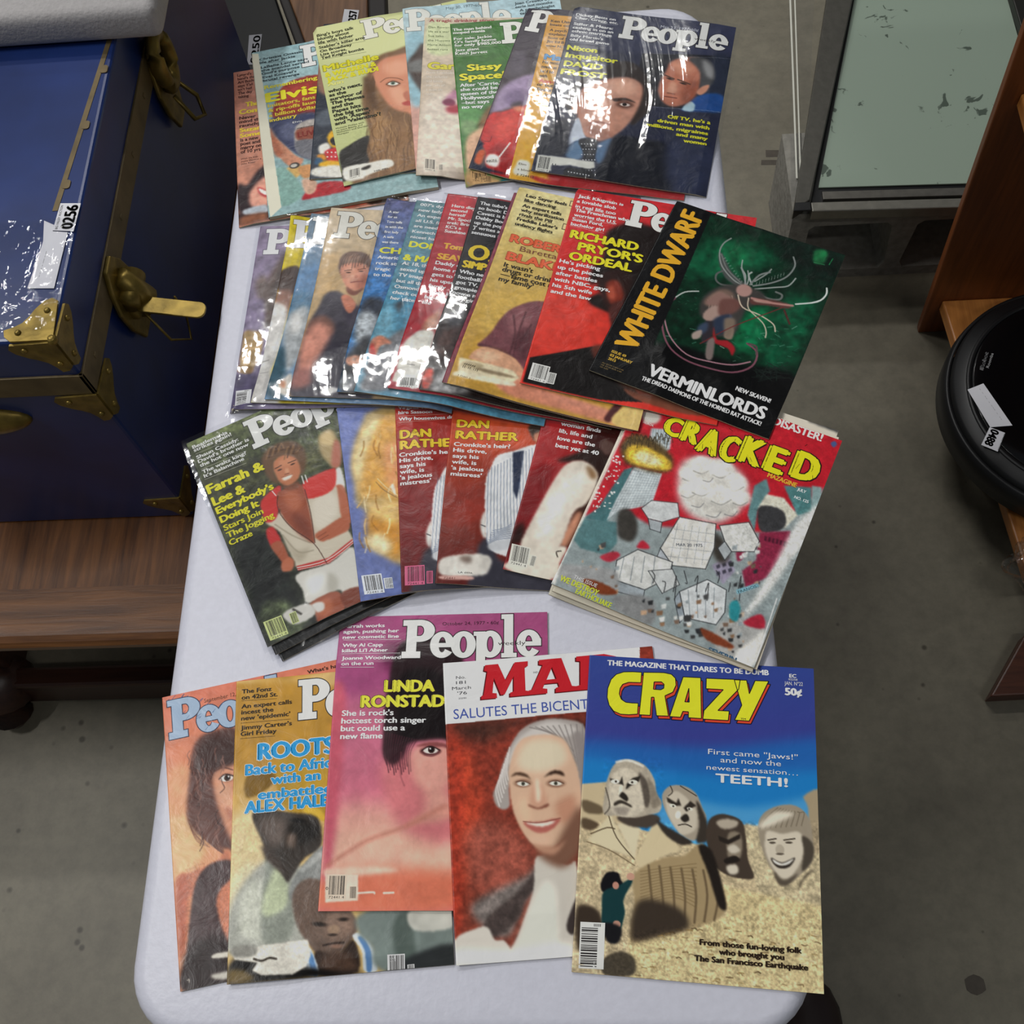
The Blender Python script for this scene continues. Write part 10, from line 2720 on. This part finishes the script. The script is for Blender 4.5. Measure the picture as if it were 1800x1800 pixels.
# ------------------------------------------------------------------ stuck-on lot labels
ENV_TYPE = ('0256', 'BIG VALLEY AUCTION', '0250', '0257', '0488', 'iRobot', 'Roomba', '- - -- - --- - --')
def sticker(name, parent, poly, z, texts, mat=None):
    vs = [(x, y, z) for x, y in poly]; n = len(vs); vs += [(x, y, z - .0004) for x, y in poly]; fs = [tuple(range(n)), tuple(range(2 * n - 1, n - 1, -1))] + [(k, (k + 1) % n, n + (k + 1) % n, n + k) for k in range(n)]; mi = [0] * len(fs)
    if mat is None: vs, fs, mi = [], [], []
    for s, (px, py), (qx, qy), cap, bw in texts:
        wd = math.hypot(qx - px, qy - py); an = math.atan2(qy - py, qx - px); v, t = text_tris(s, wd * 1000, cap * 1000, bw); c, sn = math.cos(an), math.sin(an); k0 = len(vs)
        vs += [(px + (a * c - b_ * sn) / 1000, py + (a * sn + b_ * c) / 1000, z + .00015) for a, b_ in v]; fs += [tuple(int(k) + k0 for k in q) for q in t]; mi += [1] * len(t)
    me = bpy.data.meshes.new(name); me.from_pydata(vs, [], fs); o = link(name, me, mat or paper, parent); me.materials.append(inkm if mat else flat('pale_print', 'a8a8aa', .5)); me.polygons.foreach_set('material_index', mi); me.update(); return o
def env_lettering():
    s = sticker('lot_label', tr, [(-.4314, .809), (-.4085, .8075), (-.4101, .7698), (-.4335, .7725)], .8867, [('0256', (-.4125, .7725), (-.4105, .8055), .0125, 3), ('BIG VALLEY AUCTION', (-.4285, .7735), (-.4275, .806), .0026, 1)], paper); s['label'] = 'white lot number label'
    s = sticker('paper_slip', tr, [(-.4457, .7867), (-.4335, .7800), (-.4335, .7715), (-.4165, .7690), (-.4185, .6964), (-.4474, .6982), (-.4449, .7206), (-.4416, .759)], .8864, [('- - -- - --- - --', (-.4365, .712), (-.4345, .745), .0025, 1)], paper); s['label'] = 'white paper slip'
    s = sticker('lot_label', bc, [(-.4408, 1.585), (-.4177, 1.5856), (-.4175, 1.5122), (-.4375, 1.514)], .4247, [('0250', (-.420, 1.516), (-.420, 1.583), .012, 2)], flat('shaded_label_paper', '8a8a90', .6))  # label paper darkened in its colour to stand for the shade on it
    s = sticker('lot_label', st, [(-.2664, 1.6022), (-.2403, 1.5971), (-.2432, 1.5583), (-.2692, 1.5633)], .4506, [('0257', (-.2455, 1.562), (-.2435, 1.597), .013, 3)], paper)
    s = sticker('lot_label', rv, [(.7666, .8702), (.7883, .8587), (.7707, .8256), (.7477, .839)], .1892, [('0488', (.7695, .868), (.7525, .8405), .0125, 3), ('BIG VALLEY AUCTION', (.7865, .8575), (.771, .829), .0024, 1)], paper)
    s = sticker('paper_slip', rv, [(.7445, .9413), (.7716, .9518), (.8022, .8716), (.7675, .8701)], .1890, [('- - -- - --- - --', (.763, .942), (.787, .882), .0025, 1)], paper)
    s = sticker('lettering', rv, [], .1882, [('iRobot', (.7755, .9767), (.7905, 1.0105), .0055, 3), ('Roomba', (.7855, .9805), (.7985, 1.0085), .0045, 1)])

# ------------------------------------------------------------------ magazines
for _, (c_, ops) in ART.items():
    for o in ops:
        if o[0] == 'T':
            for s in o[1]: want_text(s)
for s in ('72441 4', 'weekly', 'H') + ENV_TYPE: want_text(s)
set_type(); CAPH = float(TXT['H'][0][:, 1].max())
drape = Drape()
for (key, x, y, a, w_, h_, T_, sl, label) in MAGS: build_magazine(key, x, y, a, w_, h_, T_, sl, label, drape)
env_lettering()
